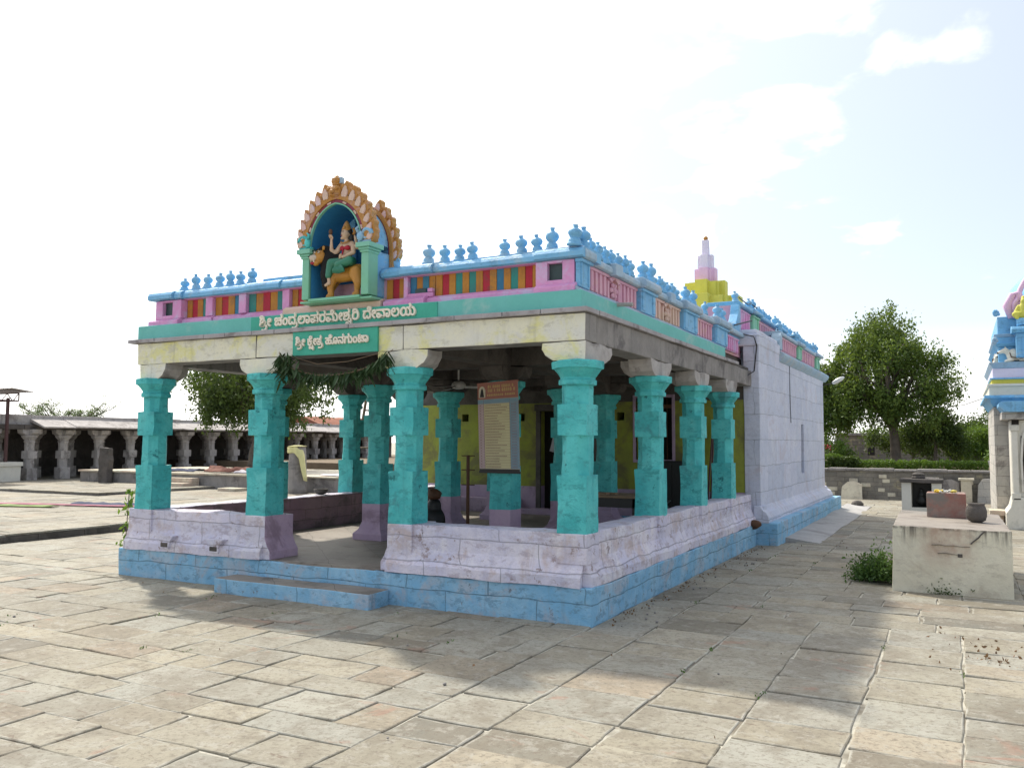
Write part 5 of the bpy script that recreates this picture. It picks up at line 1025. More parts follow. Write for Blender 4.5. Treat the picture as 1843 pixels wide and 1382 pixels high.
# printed list hanging on the third pillar
def banner():
    y = 2.025
    B = thing("hanging_list_banner", "tall printed list with a red heading and blue side column hung on a porch pillar", "banner", (-2.06, y, 1.24))
    def Q(u, v): # u 0..1 across, v 0..1 up; slightly askew like the photo
        xa = lerp(-2.315, -2.355, v); xb = lerp(-1.765, -1.80, v); return (2.883+(lerp(xa, xb, u)-2.883)*.9934, 1.6+(lerp(1.235, 2.31, v)+u*lerp(.0, .03, v)-1.6)*.9934)
    def panel(m, u0, u1, v0, v1, d, mi=0, th=.004):
        P_ = [Q(u0, v0), Q(u1, v0), Q(u1, v1), Q(u0, v1)]
        m.hexa([(P_[0][0], y-d, P_[0][1]), (P_[1][0], y-d, P_[1][1]), (P_[1][0], y-d+th, P_[1][1]), (P_[0][0], y-d+th, P_[0][1]), (P_[3][0], y-d, P_[3][1]), (P_[2][0], y-d, P_[2][1]), (P_[2][0], y-d+th, P_[2][1]), (P_[3][0], y-d+th, P_[3][1])], mi)
    bg = plain("list_paper", (.56, .50, .40), .6, 0, .08, 3); hd = plain("heading_red", (.38, .15, .11), .5, 0, .12, 5); bl = plain("list_blue", (.22, .34, .42), .6, 0, .1, 6); yl = plain("list_yellow", (.62, .57, .33), .6, 0, .1, 4); ink = plain("ink", (.30, .17, .15), .7); gold = plain("heading_yellow", (.56, .38, .17), .6); wh = plain("plain_cream", (.66, .60, .46), .6); pk = plain("list_pink", (.52, .40, .40), .6, 0, .1, 4)
    m = MB(); panel(m, 0, 1, 0, .985, .0, 0, .006); m.build("sheet", bg, B)
    m = MB(); panel(m, 0, 1, 0, .035, .003); panel(m, -.01, 1.01, -.012, .012, .006, 0, .014); m.build("bottom_rail", 'black', B)
    m = MB(); panel(m, 0, 1, .815, 1, .004); m.build("heading", hd, B)
    m = MB(); panel(m, 0, 1, .765, .812, .0035); panel(m, .79, 1, .04, .764, .0035); m.build("column_header", bl, B)
    m = MB(); panel(m, .15, .785, .04, .76, .0032); m.build("row_field", yl, B); m = MB(); panel(m, .0, .145, .04, .76, .0031); m.build("row_field", pk, B)
    m = MB(); c = Q(.115, .895); pr = [(c[0]-.045, c[1]-.065), (c[0]+.045, c[1]-.065), (c[0]+.045, c[1]+.03), (c[0]+.025, c[1]+.065), (c[0], c[1]+.075), (c[0]-.025, c[1]+.065), (c[0]-.045, c[1]+.03)]; m.prism(pr, 'y', y-.0065, y-.003)
    em = m.build("heading_emblem", wh, B)
    m = MB(); m.prism([(c[0]-.03, c[1]-.058), (c[0]+.03, c[1]-.058), (c[0]+.02, c[1]-.01), (c[0]+.012, c[1]+.03), (c[0], c[1]+.05), (c[0]-.012, c[1]+.03), (c[0]-.02, c[1]-.01)], 'y', y-.009, y-.0066); m.build("emblem_figure", 'black', em)
    m = MB(); r = random.Random(2)
    for i, (v0, v1) in enumerate(((.938, .965), (.893, .925), (.848, .865))):
        u = .26 if i < 2 else .24
        while u < .90:
            w = r.uniform(.02, .045); panel(m, u, u+w, v0, v1, .0062, 0, .003); panel(m, u+w*.3, u+w*.7, v1, v1+.008, .0062, 0, .003); u += w+.012+(.03 if r.random() < .2 else 0)
    m.build("heading_lines", gold, B)
    m = MB(); n = 24
    for k in range(n+1):
        v = lerp(.045, .76, k/n); panel(m, 0, 1, v-.0009, v+.0009, .0048, 0, .002)
    for u in (.145, .787): panel(m, u-.002, u+.002, .04, .81, .0049, 0, .002)
    for k in range(n):
        v = lerp(.045, .76, (k+.5)/n); u = .17
        e = r.uniform(.45, .74)
        while u < e: w = r.uniform(.012, .03); panel(m, u, u+w, v-.004, v+.004, .0047, 0, .0015); u += w+.008
        u = .83
        for _ in range(4): panel(m, u, u+.02, v-.004, v+.004, .0047, 0, .0015); u += .032
        panel(m, .04, .075, v-.004, v+.004, .0047, 0, .0015)
    m.build("table_rules", ink, B)
    m = MB(); panel(m, -.01, 1.01, .985, 1.004, .006, 0, .014); m.build("top_rail", hd, B)
banner()
# ceiling fan
fx, fy = -3.18, 3.0
FN = thing("ceiling_fan", "pale three bladed ceiling fan hanging in the dark porch", "fan", (fx, fy, 2.36))
m = MB(); m.lathe([(.0, 2.765), (.055, 2.76), (.05, 2.72), (.018, 2.69), (.012, 2.66), (.012, 2.42)], (fx, fy), 12); m.build("down_rod", 'fanw', FN, 0, 2, True)
m = MB(); m.lathe([(.02, 2.43), (.06, 2.42), (.095, 2.39), (.10, 2.35), (.07, 2.325), (.03, 2.315)], (fx, fy), 16); m.build("motor", 'fanw', FN, 0, 2, True)
for k in range(3):
    a = .35+k*2*math.pi/3; m = MB(); d = Vector((math.cos(a), math.sin(a), 0)); q = Vector((-math.sin(a), math.cos(a), 0)); c = Vector((fx, fy, 2.345))
    P_ = []
    for t, w in ((.08, .03), (.18, .05), (.60, .065)):
        for s_ in (-1, 1): P_.append(c+d*t+q*w*s_+Vector((0, 0, -.012*s_-.02*t)))
    for i in (0, 2):
        m.hexa([P_[i]-Vector((0, 0, .003)), P_[i+1]-Vector((0, 0, .003)), P_[i+3]-Vector((0, 0, .003)), P_[i+2]-Vector((0, 0, .003)), P_[i], P_[i+1], P_[i+3], P_[i+2]])
    m.build("blade", 'fanw', FN, .002)
# white cloth hung inside
m = MB(); V = []
for i in range(9):
    for j in range(11):
        u, v = i/8, j/10; x = lerp(-2.30-.10*v, -2.02+.03*v, u)+.012*math.sin(u*14+v*3); V.append(m.bm.verts.new((x, 4.25+.03*math.sin(u*11)+.02*v, 1.93-.46*v-.02*math.sin(u*6)*v)))
for i in range(8):
    for j in range(10): m._f([V[i*11+j], V[i*11+11+j], V[i*11+12+j], V[i*11+j+1]], 0)
o = m.build("hanging_cloth", 'whitec', None, 0, 2, True); sm = o.modifiers.new("thick", 'SOLIDIFY'); sm.thickness = .006; tag(o, "white cloth hanging in the dark of the porch beside the corner pillar", "cloth")
m = MB(); m.tube([(-2.19, 4.14, 1.955), (-2.15, 4.25, 1.935), (-1.90, 4.3, 1.96), (-1.84, 4.1, 1.97)], .006, 5); m.build("rope", 'wood', o)
# iron lamp stand with cross bars
LS = thing("iron_lamp_stand", "thin rusty iron stand with short cross bars on the porch floor", "lamp stand", (-3.02, 3.0, FL))
m = MB(); m.tube([(-3.02, 3, FL+.006), (-3.02, 3, 1.42)], .024, 8); m.lathe([(.14, FL+.006), (.13, FL+.03), (.04, FL+.06)], (-3.02, 3), 14); m.build("post", 'iron', LS, .003)
for z in (1.41, 1.22, 1.02):
    m = MB(); m.tube([(-3.12, 3.0, z), (-2.92, 3.0, z)], .008, 6); m.build("cross_bar", 'iron', LS)
# black sack behind the pillar
def sackf(m): m.ball((-3.58, 3.0, FL+.20), (.19, .16, .21), 16), m.ball((-3.56, 3.0, FL+.40), (.11, .10, .12), 12), m.ball((-3.50, 2.95, FL+.10), (.17, .15, .10), 12)
SK = organic("stuffed_sack", 'black', None, sackf, .02, 5); tag(SK, "black stuffed sack with a mottled brown tie standing behind the entrance pillar", "sack")
m = MB(); m.ball((-3.55, 3.0, FL+.56), (.10, .09, .08), 12); m.sub(.05).rough(.03, 12); m.build("tied_mouth", 'iron', SK, 0, 2, True)
# work table with clutter
TB = thing("wooden_table", "dark wooden table inside the porch with planks on its top", "table", (-1.05, 3.3, FL))
m = MB(); m.box(-1.55, -.60, 2.95, 3.6, .915, .945); m.build("table_top", 'wood', TB, .006)
for x in (-1.50, -.65):
    for y in (3.0, 3.55): m = MB(); m.box(x-.03, x+.03, y-.03, y+.03, FL+.006, .914); m.build("leg", 'black', TB, .004)
m = MB(); m.box(-1.52, -.63, 2.97, 2.99, .80, .914); m.build("apron", 'black', TB)
m = MB(); m.box(-1.5, -1.02, 2.98, 3.10, .946, .975); m.box(-1.45, -.95, 3.12, 3.22, .946, .97); o = m.build("loose_planks", 'wood', None, .003); tag(o, "two pale loose planks lying on the porch table", "planks")
def heap(m):
    for k in range(14): m.ball((-.75+rnd.uniform(-.22, .22), 3.95+rnd.uniform(-.2, .2), FL+.14+rnd.uniform(-.06, .22)), (rnd.uniform(.08, .15), rnd.uniform(.08, .14), rnd.uniform(.07, .12)), 10)
o = organic("cloth_heap", 'whitec', None, heap, .03, 4); tag(o, "heap of crumpled white bundles on the porch floor by the side wall", "bundle")
m = MB(); m.hexa([(-.68, 3.15, .80), (-.38, 3.2, .80), (-.38, 3.6, .86), (-.68, 3.6, .86), (-.68, 3.15, .815), (-.38, 3.2, .815), (-.38, 3.6, .875), (-.68, 3.6, .875)]); m.box(-.67, -.40, 3.2, 3.58, FL+.006, .80); o = m.build("black_tray_box", 'black', None, .01); tag(o, "black open topped box near the side wall of the porch", "box")
m = MB(); m.box(-1.48, -1.02, 6.45, 6.82, FL+.006, 1.30); CB = m.build("dark_cabinet", 'black', None, .008); tag(CB, "black cabinet against the yellow wall below the barred window", "cabinet")
m = MB(); m.box(-1.46, -1.255, 6.438, 6.449, FL+.05, 1.27); m.box(-1.245, -1.04, 6.438, 6.449, FL+.05, 1.27); m.build("door", 'black', CB, .003)
m = MB()
for k, (x, dx) in enumerate(((-.72, .03), (-.66, -.02), (-.60, .05))): m.tube([(x, 6.55, FL+.008), (x+dx, 6.93, 1.95-.1*k)], .016, 6)
o = m.build("leaning_poles", 'redsteel'); tag(o, "three thin dark poles leaning in the porch corner by the last side pillar", "poles")
# bowl on the west dado
m = MB(); m.lathe([(.03, DT+.004), (.07, DT+.012), (.105, DT+.05), (.112, DT+.085), (.100, DT+.085), (.09, DT+.055), (.05, DT+.03), (.0, DT+.028)], (-5.80, 3.30), 18, 0, 0, False); o = m.build("stone_bowl", 'darkstone', None, 0, 2, True); tag(o, "small dark stone bowl on the low left wall of the porch", "bowl")
# ladder outside the west side
LD = thing("bamboo_ladder", "weathered bamboo ladder leaning against the far side of the porch", "ladder", (-6.3, 5.0, 0))
ra = [Vector((-6.62, 4.86, .0)), Vector((-6.62, 5.22, 0))]; tp = [Vector((-6.12, 4.92, 2.75)), Vector((-6.12, 5.28, 2.75))]
for a, b_ in zip(ra, tp): m = MB(); m.tube([a, a.lerp(b_, .5)+Vector((0, .01, 0)), b_], .024, 8); m.build("rail", 'wood', LD)
for k in range(8):
    t = (k+.6)/8.5; m = MB(); m.tube([ra[0].lerp(tp[0], t), ra[1].lerp(tp[1], t)], .015, 6); m.build("rung", 'wood', LD)
# vine at the left corner
r_ = random.Random(4); pts = []
for k in range(46):
    t = k/45; pts.append((-6.13+r_.gauss(0, .035), -.02+r_.gauss(0, .05)+.15, .36+.62*t+r_.gauss(0, .03)))
for k in range(8): pts.append((-6.16+r_.gauss(0, .06), .1+r_.gauss(0, .04), .36+r_.gauss(0, .02)))
o = leaf_cards("corner_vine", pts, .085, F_LIGHT, None, .8, 3, 2.0); tag(o, "small leafy sprig growing at the left corner of the temple plinth", "plant")
m = MB(); m.tube([(-6.12, .12, .0), (-6.13, .11, .4), (-6.12, .13, .95)], .006, 5); m.build("stem", 'bark', o)
# fluorescent yard lamp at the back corner
YL = thing("yard_lamp", "small white compact lamp on a bracket at the far end of the white sanctum wall", "lamp", (.10, 14.3, 3.02))
m = MB(); m.tube([(.05, 14.22, 2.97), (.22, 14.25, 2.99), (.30, 14.26, 3.02)], .014, 6); m.build("bracket_arm", 'wire', YL)
m = MB(); m.lathe([(.02, 0), (.04, .03), (.055, .12), (.05, .22), (.02, .30), (0, .31)], (0, 0), 12)
for v in m.bm.verts: v.co = Matrix.Translation((.26, 14.26, 3.0)) @ Matrix.Rotation(R(62), 4, 'Y') @ v.co
m.build("lamp_shade", 'bulb', YL, 0, 2, True)
# loose stone by the east dado
m = MB(); m.ball((.05, 6.55, .345), (.10, .08, .07), 12); m.sub(.06).rough(.03, 9, 2); o = m.build("brown_stone", 'iron', None, 0, 2, True); tag(o, "brown round stone lodged on the blue ledge where porch meets white wall", "stone")
m = MB(); m.ball((.55, 16.3, .07), (.14, .14, .10), 12); m.sub(.08).rough(.03, 7, 5); o = m.build("dark_boulder", 'darkstone', None, .0, 2, True); tag(o, "dark stone lying at the far end of the blue plinth", "stone")
# ------------------------------------------------------------------ west side: colonnade, platform, stones
CX = -26.0; CZ = .19
CO = thing("stone_colonnade", "long low grey stone colonnade with a sloping eave closing the west court", "colonnade", (CX, 18, CZ))
colp = None
def column(x, y):
    global colp
    if colp is None:
        m = MB(); m.box(-.19, .19, -.19, .19, CZ, .62); m.oct([(.16, .61), (.16, .95)], (0, 0)); m.box(-.18, .18, -.18, .18, .94, 1.22); m.oct([(.155, 1.21), (.15, 1.50), (.17, 1.51), (.17, 1.56), (.15, 1.57), (.17, 1.61), (.25, 1.70), (.26, 1.76)], (0, 0))
        for dx, dy in ((1, 0), (-1, 0)):
            pr = [(0, 1.762), (.24, 1.762), (.36, 1.83), (.38, 1.96), (0, 1.96)]
            m.prism([(dx*a, b_) for a, b_ in pr], 'x', -.15, .15)
            m.prism([(dx*a, b_+.002) for a, b_ in pr], 'y', -.152, .152)
        m.rough(.015, 4); colp = m.build("column", 'brk', CO, .012); o = colp
    else: o = colp.copy(); COL.objects.link(o); o.parent = CO
    o.location = (x-CO.location.x+rnd.uniform(-.04, .04), y-CO.location.y+rnd.uniform(-.06, .06), -CO.location.z); o.rotation_euler = (rnd.uniform(-.015, .015), rnd.uniform(-.015, .015), rnd.uniform(-.06, .06))
    return o
# column mesh was baked relative to its parent: undo for the prototype's own frame
for k in range(16): column(CX+.2, 10.26+1.36*k)
colp.data.transform(Matrix.Translation(CO.location))
for k in range(16): column(CX-1.5, 10.26+1.36*k)
m = MB(); y = 8.6
while y < 33: n_ = y+rnd.uniform(1.1, 1.7); m.box(CX-.02, CX+.38, y+.01, n_-.01, 1.96, 2.13); y = n_
m.rough(.01, 2); m.build("lintel", 'darkstone', CO, .01)
m = MB(); y = 11.66
while y < 33:
    n_ = y+rnd.uniform(1.2, 1.9); d = rnd.uniform(-.015, .015)
    m.prism([(CX+.10, 2.26+d), (CX+.95, 2.02+d), (CX+.97, 2.07+d), (CX+.10, 2.38+d)], 'y', y+.008, n_-.008); y = n_
m.build("sloping_eave", 'brk', CO, .008)
m = MB(); y = 8.6
while y < 33: n_ = y+rnd.uniform(.9, 1.6); m.box(CX-.2, CX+.16, y+.006, n_-.006, 2.12, 2.47+rnd.uniform(-.015, .015)); y = n_
m.build("roof_parapet", 'brk', CO, .01)
m = MB(); m.box(CX-3.2, CX-.21, 8.6, 33, 2.14, 2.30); m.build("roof_slab", 'stone', CO)
m = MB(); m.box(CX-3.3, CX-3.0, 8.6, 33, .12, 2.14); m.box(CX-3.0, CX+.2, 32.8, 33.1, .12, 2.14); m.build("back_wall", 'darkstone', CO)
# raised platform
m = MB(); m.box(-23.6, -8.5, 12.06, 17.2, .12, .545); m.sub(.7).rough(.012, 2); PL = m.build("stone_platform", 'stone', None, .012); tag(PL, "wide waist-low stone platform in front of the colonnade with cloths drying on it", "platform")
m = MB(); x = -23.65
while x < -8.6: n_ = min(-8.5, x+rnd.uniform(.7, 1.2)); m.box(x+.005, n_-.005, 12.0, 12.7, .546, .60+rnd.uniform(-.008, .008)); x = n_
m.build("edge_slab", 'plaster', PL, .01)
m = MB(); m.box(-23.6, -8.6, 12.705, 17.1, .545, .585); m.build("top_paving", 'plaster', PL)
m = MB(); m.box(-19.6, -17.9, 11.35, 12.0, .19, .31); m.box(-19.1, -17.9, 11.7, 12.0, .31, .45); m.rough(.01, 2); m.build("steps", 'plaster', PL, .012)
m = MB(); m.box(-16.4, -15.7, 11.3, 11.8, .13, .22); o = m.build("low_block", 'plaster', None, .015); tag(o, "low tan stone block lying before the platform", "block")
# dark inscribed stone and cloth-draped stump
m = MB(); m.prism([(-.22, .20), (.22, .20), (.21, .55), (.23, .75), (.25, .95), (.20, 1.10), (.19, 1.34), (-.18, 1.36), (-.20, 1.1), (-.23, .95), (-.20, .75)], 'y', -.12, .12); m.sub(.12).rough(.02, 4)
for v in m.bm.verts: v.co += Vector((-22.05, 11.85, 0))
o = m.build("standing_stone", 'darkstone', None, .02); tag(o, "dark upright carved stone standing alone in front of the colonnade", "standing stone")
m = MB(); m.lathe([(.30, .12), (.27, .4), (.25, .9), (.24, 1.2), (.235, 1.40), (.2, 1.45)], (-13.65, 11.6), 14); m.sub(.2).rough(.02, 3); SPs = m.build("round_stone_post", 'stone', None, 0, 2, True); tag(SPs, "thick round stone post in the court with a yellow cloth over its top", "stone post")
m = MB(); V = []
for i in range(13):
    for j in range(9):
        u, v = i/12, j/8
        a = lerp(-2.6, -.1, u); r0 = .262+.02*math.sin(u*23)
        dr = .20 if u < .62 else lerp(.20, .98, min(1, (u-.62)/.22))
        z = 1.465-dr*v; k = min(1, .35+v*4) if v < .16 else 1
        rr = r0*k+.06*v*(u > .6)
        V.append(m.bm.verts.new((-13.65+rr*math.cos(a)+.10*v*(u > .62), 11.6+rr*math.sin(a), z+.012*math.sin(u*31)*v)))
for i in range(12):
    for j in range(8): m._f([V[i*9+j], V[i*9+9+j], V[i*9+10+j], V[i*9+j+1]], 0)
m.lathe([(.0, 1.478), (.10, 1.478), (.262, 1.455)], (-13.65, 11.6), 16, 0, 0, False)
o = m.build("draped_cloth", 'ycloth', None, 0, 2, True); sm = o.modifiers.new("thick", 'SOLIDIFY'); sm.thickness = .008; tag(o, "pale yellow cloth draped over the round stone post with one end hanging down", "cloth")
# white plinth and steel lamp canopy at the far left
m = MB(); m.box(-27.4, -25.2, 9.4, 11.0, .15, .72); m.box(-27.45, -25.15, 9.35, 11.05, .72, .86); m.sub(.3).rough(.015, 2); o = m.build("whitewashed_plinth", 'mwhite', None, .015); tag(o, "stained whitewashed plinth at the left edge of the court", "plinth")
m = MB(); m.ball((-25.9, 10.4, .93), (.40, .35, .16), 14); m.sub(.15).rough(.06, 4); o = m.build("rounded_stone", 'stone', None, 0, 2, True); tag(o, "rounded grey stone on the whitewashed plinth", "stone")
SC = thing("steel_canopy", "rust red steel post with a small tin canopy on trusses at the left edge", "canopy", (-25.36, 10.56, .86))
m = MB(); m.box(-25.40, -25.32, 10.52, 10.60, .862, 3.0); m.build("post", 'redsteel', SC)
m = MB()
for yy in (9.7, 10.7):
    m.tube([(-26.95, yy, 2.90), (-25.0, yy, 2.90)], .022, 6); m.tube([(-26.95, yy, 3.16), (-25.0, yy, 3.16)], .022, 6)
    for k in range(7): x = -26.95+k*.325; m.tube([(x, yy, 2.90 if k % 2 else 3.16), (x+.325 if k < 6 else x, yy, 3.16 if k % 2 else 2.90)], .016, 6)
    m.tube([(-25.0, yy, 2.90), (-25.0, yy, 3.16)], .022, 6)
for x in (-26.95, -25.36, -25.0): m.tube([(x, 9.7, 2.9), (x, 10.7, 2.9)], .02, 6)
m.build("truss", 'redsteel', SC)
m = MB(); n = 40; V = []
for i in range(n+1):
    x = lerp(-27.2, -24.6, i/n); V.append([m.bm.verts.new((x, yy, 3.20+.018*(i % 2)+(.10 if yy < 10.3 and yy > 10.1 else 0))) for yy in (9.4, 10.2, 11.0)])
for i in range(n):
    for j in range(2): m._f([V[i][j], V[i+1][j], V[i+1][j+1], V[i][j+1]], 0)
o = m.build("tin_roof", 'tin', SC); o.modifiers.new("t", 'SOLIDIFY').thickness = .012

# cloths drying
def laid_cloth(name, label, cx, cy, z, w, d, ang, mat, seed, h=.05):
    m = MB(); n = 18; k = 10; V = []
    r = random.Random(seed)
    for i in range(n+1):
        for j in range(k+1):
            u, v = i/n-.5, j/k-.5
            x = u*w+.12*d*math.sin(u*9+seed); y = v*d*(1+.35*math.sin(u*7+seed*2))
            zz = h*(.5+.5*noise.noise(Vector((x*4+seed, y*6, seed))))*max(0, 1-2.1*abs(v)*abs(v)*1.6)+.006
            V.append(m.bm.verts.new((cx+x*math.cos(ang)-y*math.sin(ang), cy+x*math.sin(ang)+y*math.cos(ang), z+max(.004, zz))))
    for i in range(n):
        for j in range(k): m._f([V[i*(k+1)+j], V[(i+1)*(k+1)+j], V[(i+1)*(k+1)+j+1], V[i*(k+1)+j+1]], 0)
    o = m.build(name, mat, None, 0, 2, True); sm = o.modifiers.new("thick", 'SOLIDIFY'); sm.thickness = .01; sm.offset = 1
    return tag(o, label, "cloth", "cloths spread out to dry")
laid_cloth("drying_cloth", "rust brown crumpled cloth drying on the platform", -17.4, 12.75, .60, 1.7, .7, .1, 'rcloth', 1, .30)
laid_cloth("drying_cloth", "navy cloth laid flat on the platform left of the rust brown one", -19.6, 12.8, .60, 1.8, .6, .05, 'ncloth', 2, .12)
laid_cloth("drying_cloth", "white cloth drying on the platform beside the rust brown one", -16.0, 12.5, .60, 1.3, .5, .0, 'whitec', 3, .15)
laid_cloth("drying_cloth", "white sheet spread on the platform right of the round stone post", -12.3, 12.7, .60, 2.4, .9, .0, 'whitec', 4, .06)
laid_cloth("drying_cloth", "long pink cloth stretched out on the ground of the west court", -15.6, 5.2, .14, 8.5, .24, .27, 'pcloth', 5, .05)
laid_cloth("drying_cloth", "narrow green cloth on the ground beside the long pink cloth", -16.8, 4.4, .14, 4.6, .26, .27, 'gcloth', 6, .05)
laid_cloth("drying_cloth", "short dark navy cloth lying on the ground near the temple corner", -14.1, 5.9, .14, 1.9, .4, .15, 'ncloth', 7, .10)
# house roof far behind the colonnade
HB = thing("tiled_house", "house with a reddish brown roof rising behind the colonnade", "house", (-35, 38, 0))
m = MB(); m.box(-38, -32, 35.5, 41, -.1, 2.2); m.build("wall", 'stone', HB)
m = MB(); m.prism([(-38.4, 2.2), (-31.6, 2.2), (-34.2, 3.15), (-35.4, 3.2)], 'y', 35.2, 41.3); m.sub(.6).rough(.10, 1.2); m.build("roof", 'thatch', HB)

# ------------------------------------------------------------------ trees
def tree(name, label, base, trunk, crowns, n_cl, per, leaf, mat, seed, rad=.16, droop=.5, limbs=12, spread=.34, hang=.0, cat="tree", group=None, aspect=2.0, clusters_flat=1.0):
    """tapered trunk, limbs reaching into the crown, leaves clustered through the crown's volume with gaps"""
    r = random.Random(seed); rs = np.random.RandomState(seed)
    root = thing(name, label, cat, base, group)
    B = Vector(base); top = B+Vector(trunk)
    cl = []
    while len(cl) < n_cl:
        c, e = crowns[r.randrange(len(crowns))] if r.random() < .5 else r.choices(crowns, [k[1][0]*k[1][1]*k[1][2] for k in crowns])[0]
        v = Vector((r.gauss(0, 1), r.gauss(0, 1), r.gauss(0, 1))).normalized()*(r.random()**.45)
        p = Vector((c[0]+v.x*e[0], c[1]+v.y*e[1], c[2]+v.z*e[2]))
        if noise.noise(p*1.15+Vector((seed, 0, 0))) < -.22: continue
        cl.append(p)
    pts = []; tint = []
    for p in cl:
        s_ = spread*r.uniform(.6, 1.25); k = int(per*r.uniform(.5, 1.4)); q = rs.normal(size=(k, 3))*np.array([s_, s_, s_*.75*clusters_flat])
        if hang:
            t = rs.rand(k); q[:, 2] -= t*hang*r.uniform(.3, 1.3); q[:, :2] *= (1-.55*t)[:, None]
        pts.append(q+np.array(p)); base_t = r.uniform(.1, .75)
        tint.append(np.clip(base_t+rs.normal(size=k)*.2, 0, 1))
    pts = np.concatenate(pts); tint = np.concatenate(tint)
    leaf_cards("crown", pts, leaf, mat, root, droop, seed, aspect, tint)
    m = MB(); n = 7; path = []; rr = []
    for i in range(n+1):
        t = i/n; path.append(B.lerp(top, t)+Vector((noise.noise(Vector((seed, t*2.2, 0))), noise.noise(Vector((seed, t*2.2, 5))), 0))*rad*1.3*(t > 0)); rr.append(rad*(1.35-.55*t if i == 0 else 1.05-.45*t))
    m.tube(path, rr, 10)
    pick = sorted(cl, key=lambda p: r.random())[:limbs]
    for p in pick:
        st = path[r.randint(n-3, n)]; d = p-st; mid = st+d*.5+Vector((0, 0, .12*d.length))+Vector((r.gauss(0, .08), r.gauss(0, .08), 0))*d.length
        m.tube([st, st.lerp(mid, .55), mid, mid.lerp(p, .55)+Vector((0, 0, .02)), p], [rad*.5, rad*.38, rad*.27, rad*.16, rad*.05], 6)
        for _ in range(3):
            e = p+Vector((r.gauss(0, spread), r.gauss(0, spread), r.gauss(0, spread*.8))); m.tube([mid.lerp(p, .4), mid.lerp(p, .75).lerp(e, .4), e], [rad*.13, rad*.08, rad*.02], 5)
    m.rough(.012, 5, seed); m.build("trunk", 'bark', root, 0, 2, True)
    return root
tree("neem_tree", "large drooping green tree with a bare leaning trunk beyond the rubble wall", (1.10, 24, .70), (-.30, .2, 2.2),
     [((.55, 24, 4.5), (1.5, 1.5, 1.2)), ((.72, 24.2, 5.5), (.95, 1.0, .8)), ((-.75, 24, 3.5), (.9, 1.1, 1.1)), ((2.1, 23.8, 3.9), (.95, 1.1, .9)), ((.6, 23.6, 3.1), (1.4, 1.0, .8)), ((-1.45, 24.3, 4.0), (.6, .7, .95)), ((-1.5, 24.2, 3.0), (.5, .6, .7)), ((2.6, 24, 3.1), (.62, .7, .5)), ((-1.0, 23.8, 2.5), (.75, .7, .55)), ((1.7, 23.7, 2.7), (.8, .7, .5))],
     560, 95, .105, F_NEEM, 21, .17, .7, 30, .20, .45)
tree("young_tree", "slim dark tree with hanging foliage just right of the big tree's trunk", (2.15, 24.6, .70), (.05, 0, 1.6),
     [((2.2, 24.6, 2.2), (.75, .7, .55)), ((1.6, 24.8, 2.0), (.6, .6, .5)), ((2.7, 24.8, 1.9), (.5, .5, .4))], 120, 85, .09, F_DARK, 22, .06, .8, 14, .20, .45)
tree("shade_bush", "dark leafy bush in shade below the big tree's crown in front of the grey house", (1.35, 27.5, .7), (0, 0, .8),
     [((.6, 27.5, 1.75), (.9, .5, .5)), ((1.9, 27.6, 1.7), (.9, .5, .55)), ((2.8, 27.6, 1.6), (.6, .5, .5))], 130, 80, .09, F_DARK, 28, .05, .5, 10, .18, .2, "bush")
tree("round_bush", "bright green rounded bush left of the small shrine", (3.35, 25.5, .6), (0, 0, .9),
     [((3.35, 25.5, 1.75), (.62, .6, .48)), ((3.0, 25.4, 1.5), (.4, .5, .35)), ((3.7, 25.7, 1.5), (.4, .4, .4))], 75, 90, .085, F_LIGHT, 23, .05, .4, 8, .15, .1, "bush")
tree("olive_shrub", "yellowish green open shrub beside the far end of the white sanctum wall", (-.85, 23, .7), (.05, 0, .8),
     [((-.9, 23, 1.5), (.5, .5, .45)), ((-.5, 23.1, 1.3), (.35, .4, .4)), ((-1.2, 23.2, 1.8), (.4, .4, .5))], 46, 70, .075, F_LIGHT, 24, .035, .4, 10, .16, .15, "bush")
tree("backdrop_tree", "pale green tree far behind the grey stone house", (-.6, 38, .4), (0, 0, 1.2), [((-.4, 38, 1.9), (1.6, .8, .55)), ((1.4, 38, 1.9), (1.3, .8, .45))], 70, 70, .12, F_LIGHT, 25, .08, .3, 8, .25)
tree("backdrop_tree", "dark green tree far behind the small shrine, right of the round bush", (4.4, 36, .4), (0, 0, 1.4), [((4.2, 36, 2.2), (1.1, .8, .8)), ((3.3, 36, 2.1), (.5, .5, .45))], 70, 70, .12, F_DARK, 26, .08, .3, 8, .25)
tree("court_tree", "broad shade tree with hanging leafy branches seen through the porch from behind", (-19.15, 15.6, .58), (.1, .3, 2.2),
     [((-19.2, 16, 4.1), (2.7, 2.3, 1.4)), ((-21.4, 15.8, 3.7), (1.1, 1.4, .8)), ((-17.2, 15.8, 3.6), (1.2, 1.4, .9)), ((-20.1, 15.5, 3.2), (1.1, 1.2, .6)), ((-18.2, 15.5, 3.0), (1.0, 1.1, .55))],
     360, 80, .13, F_DARK, 27, .22, .85, 26, .27, .75)
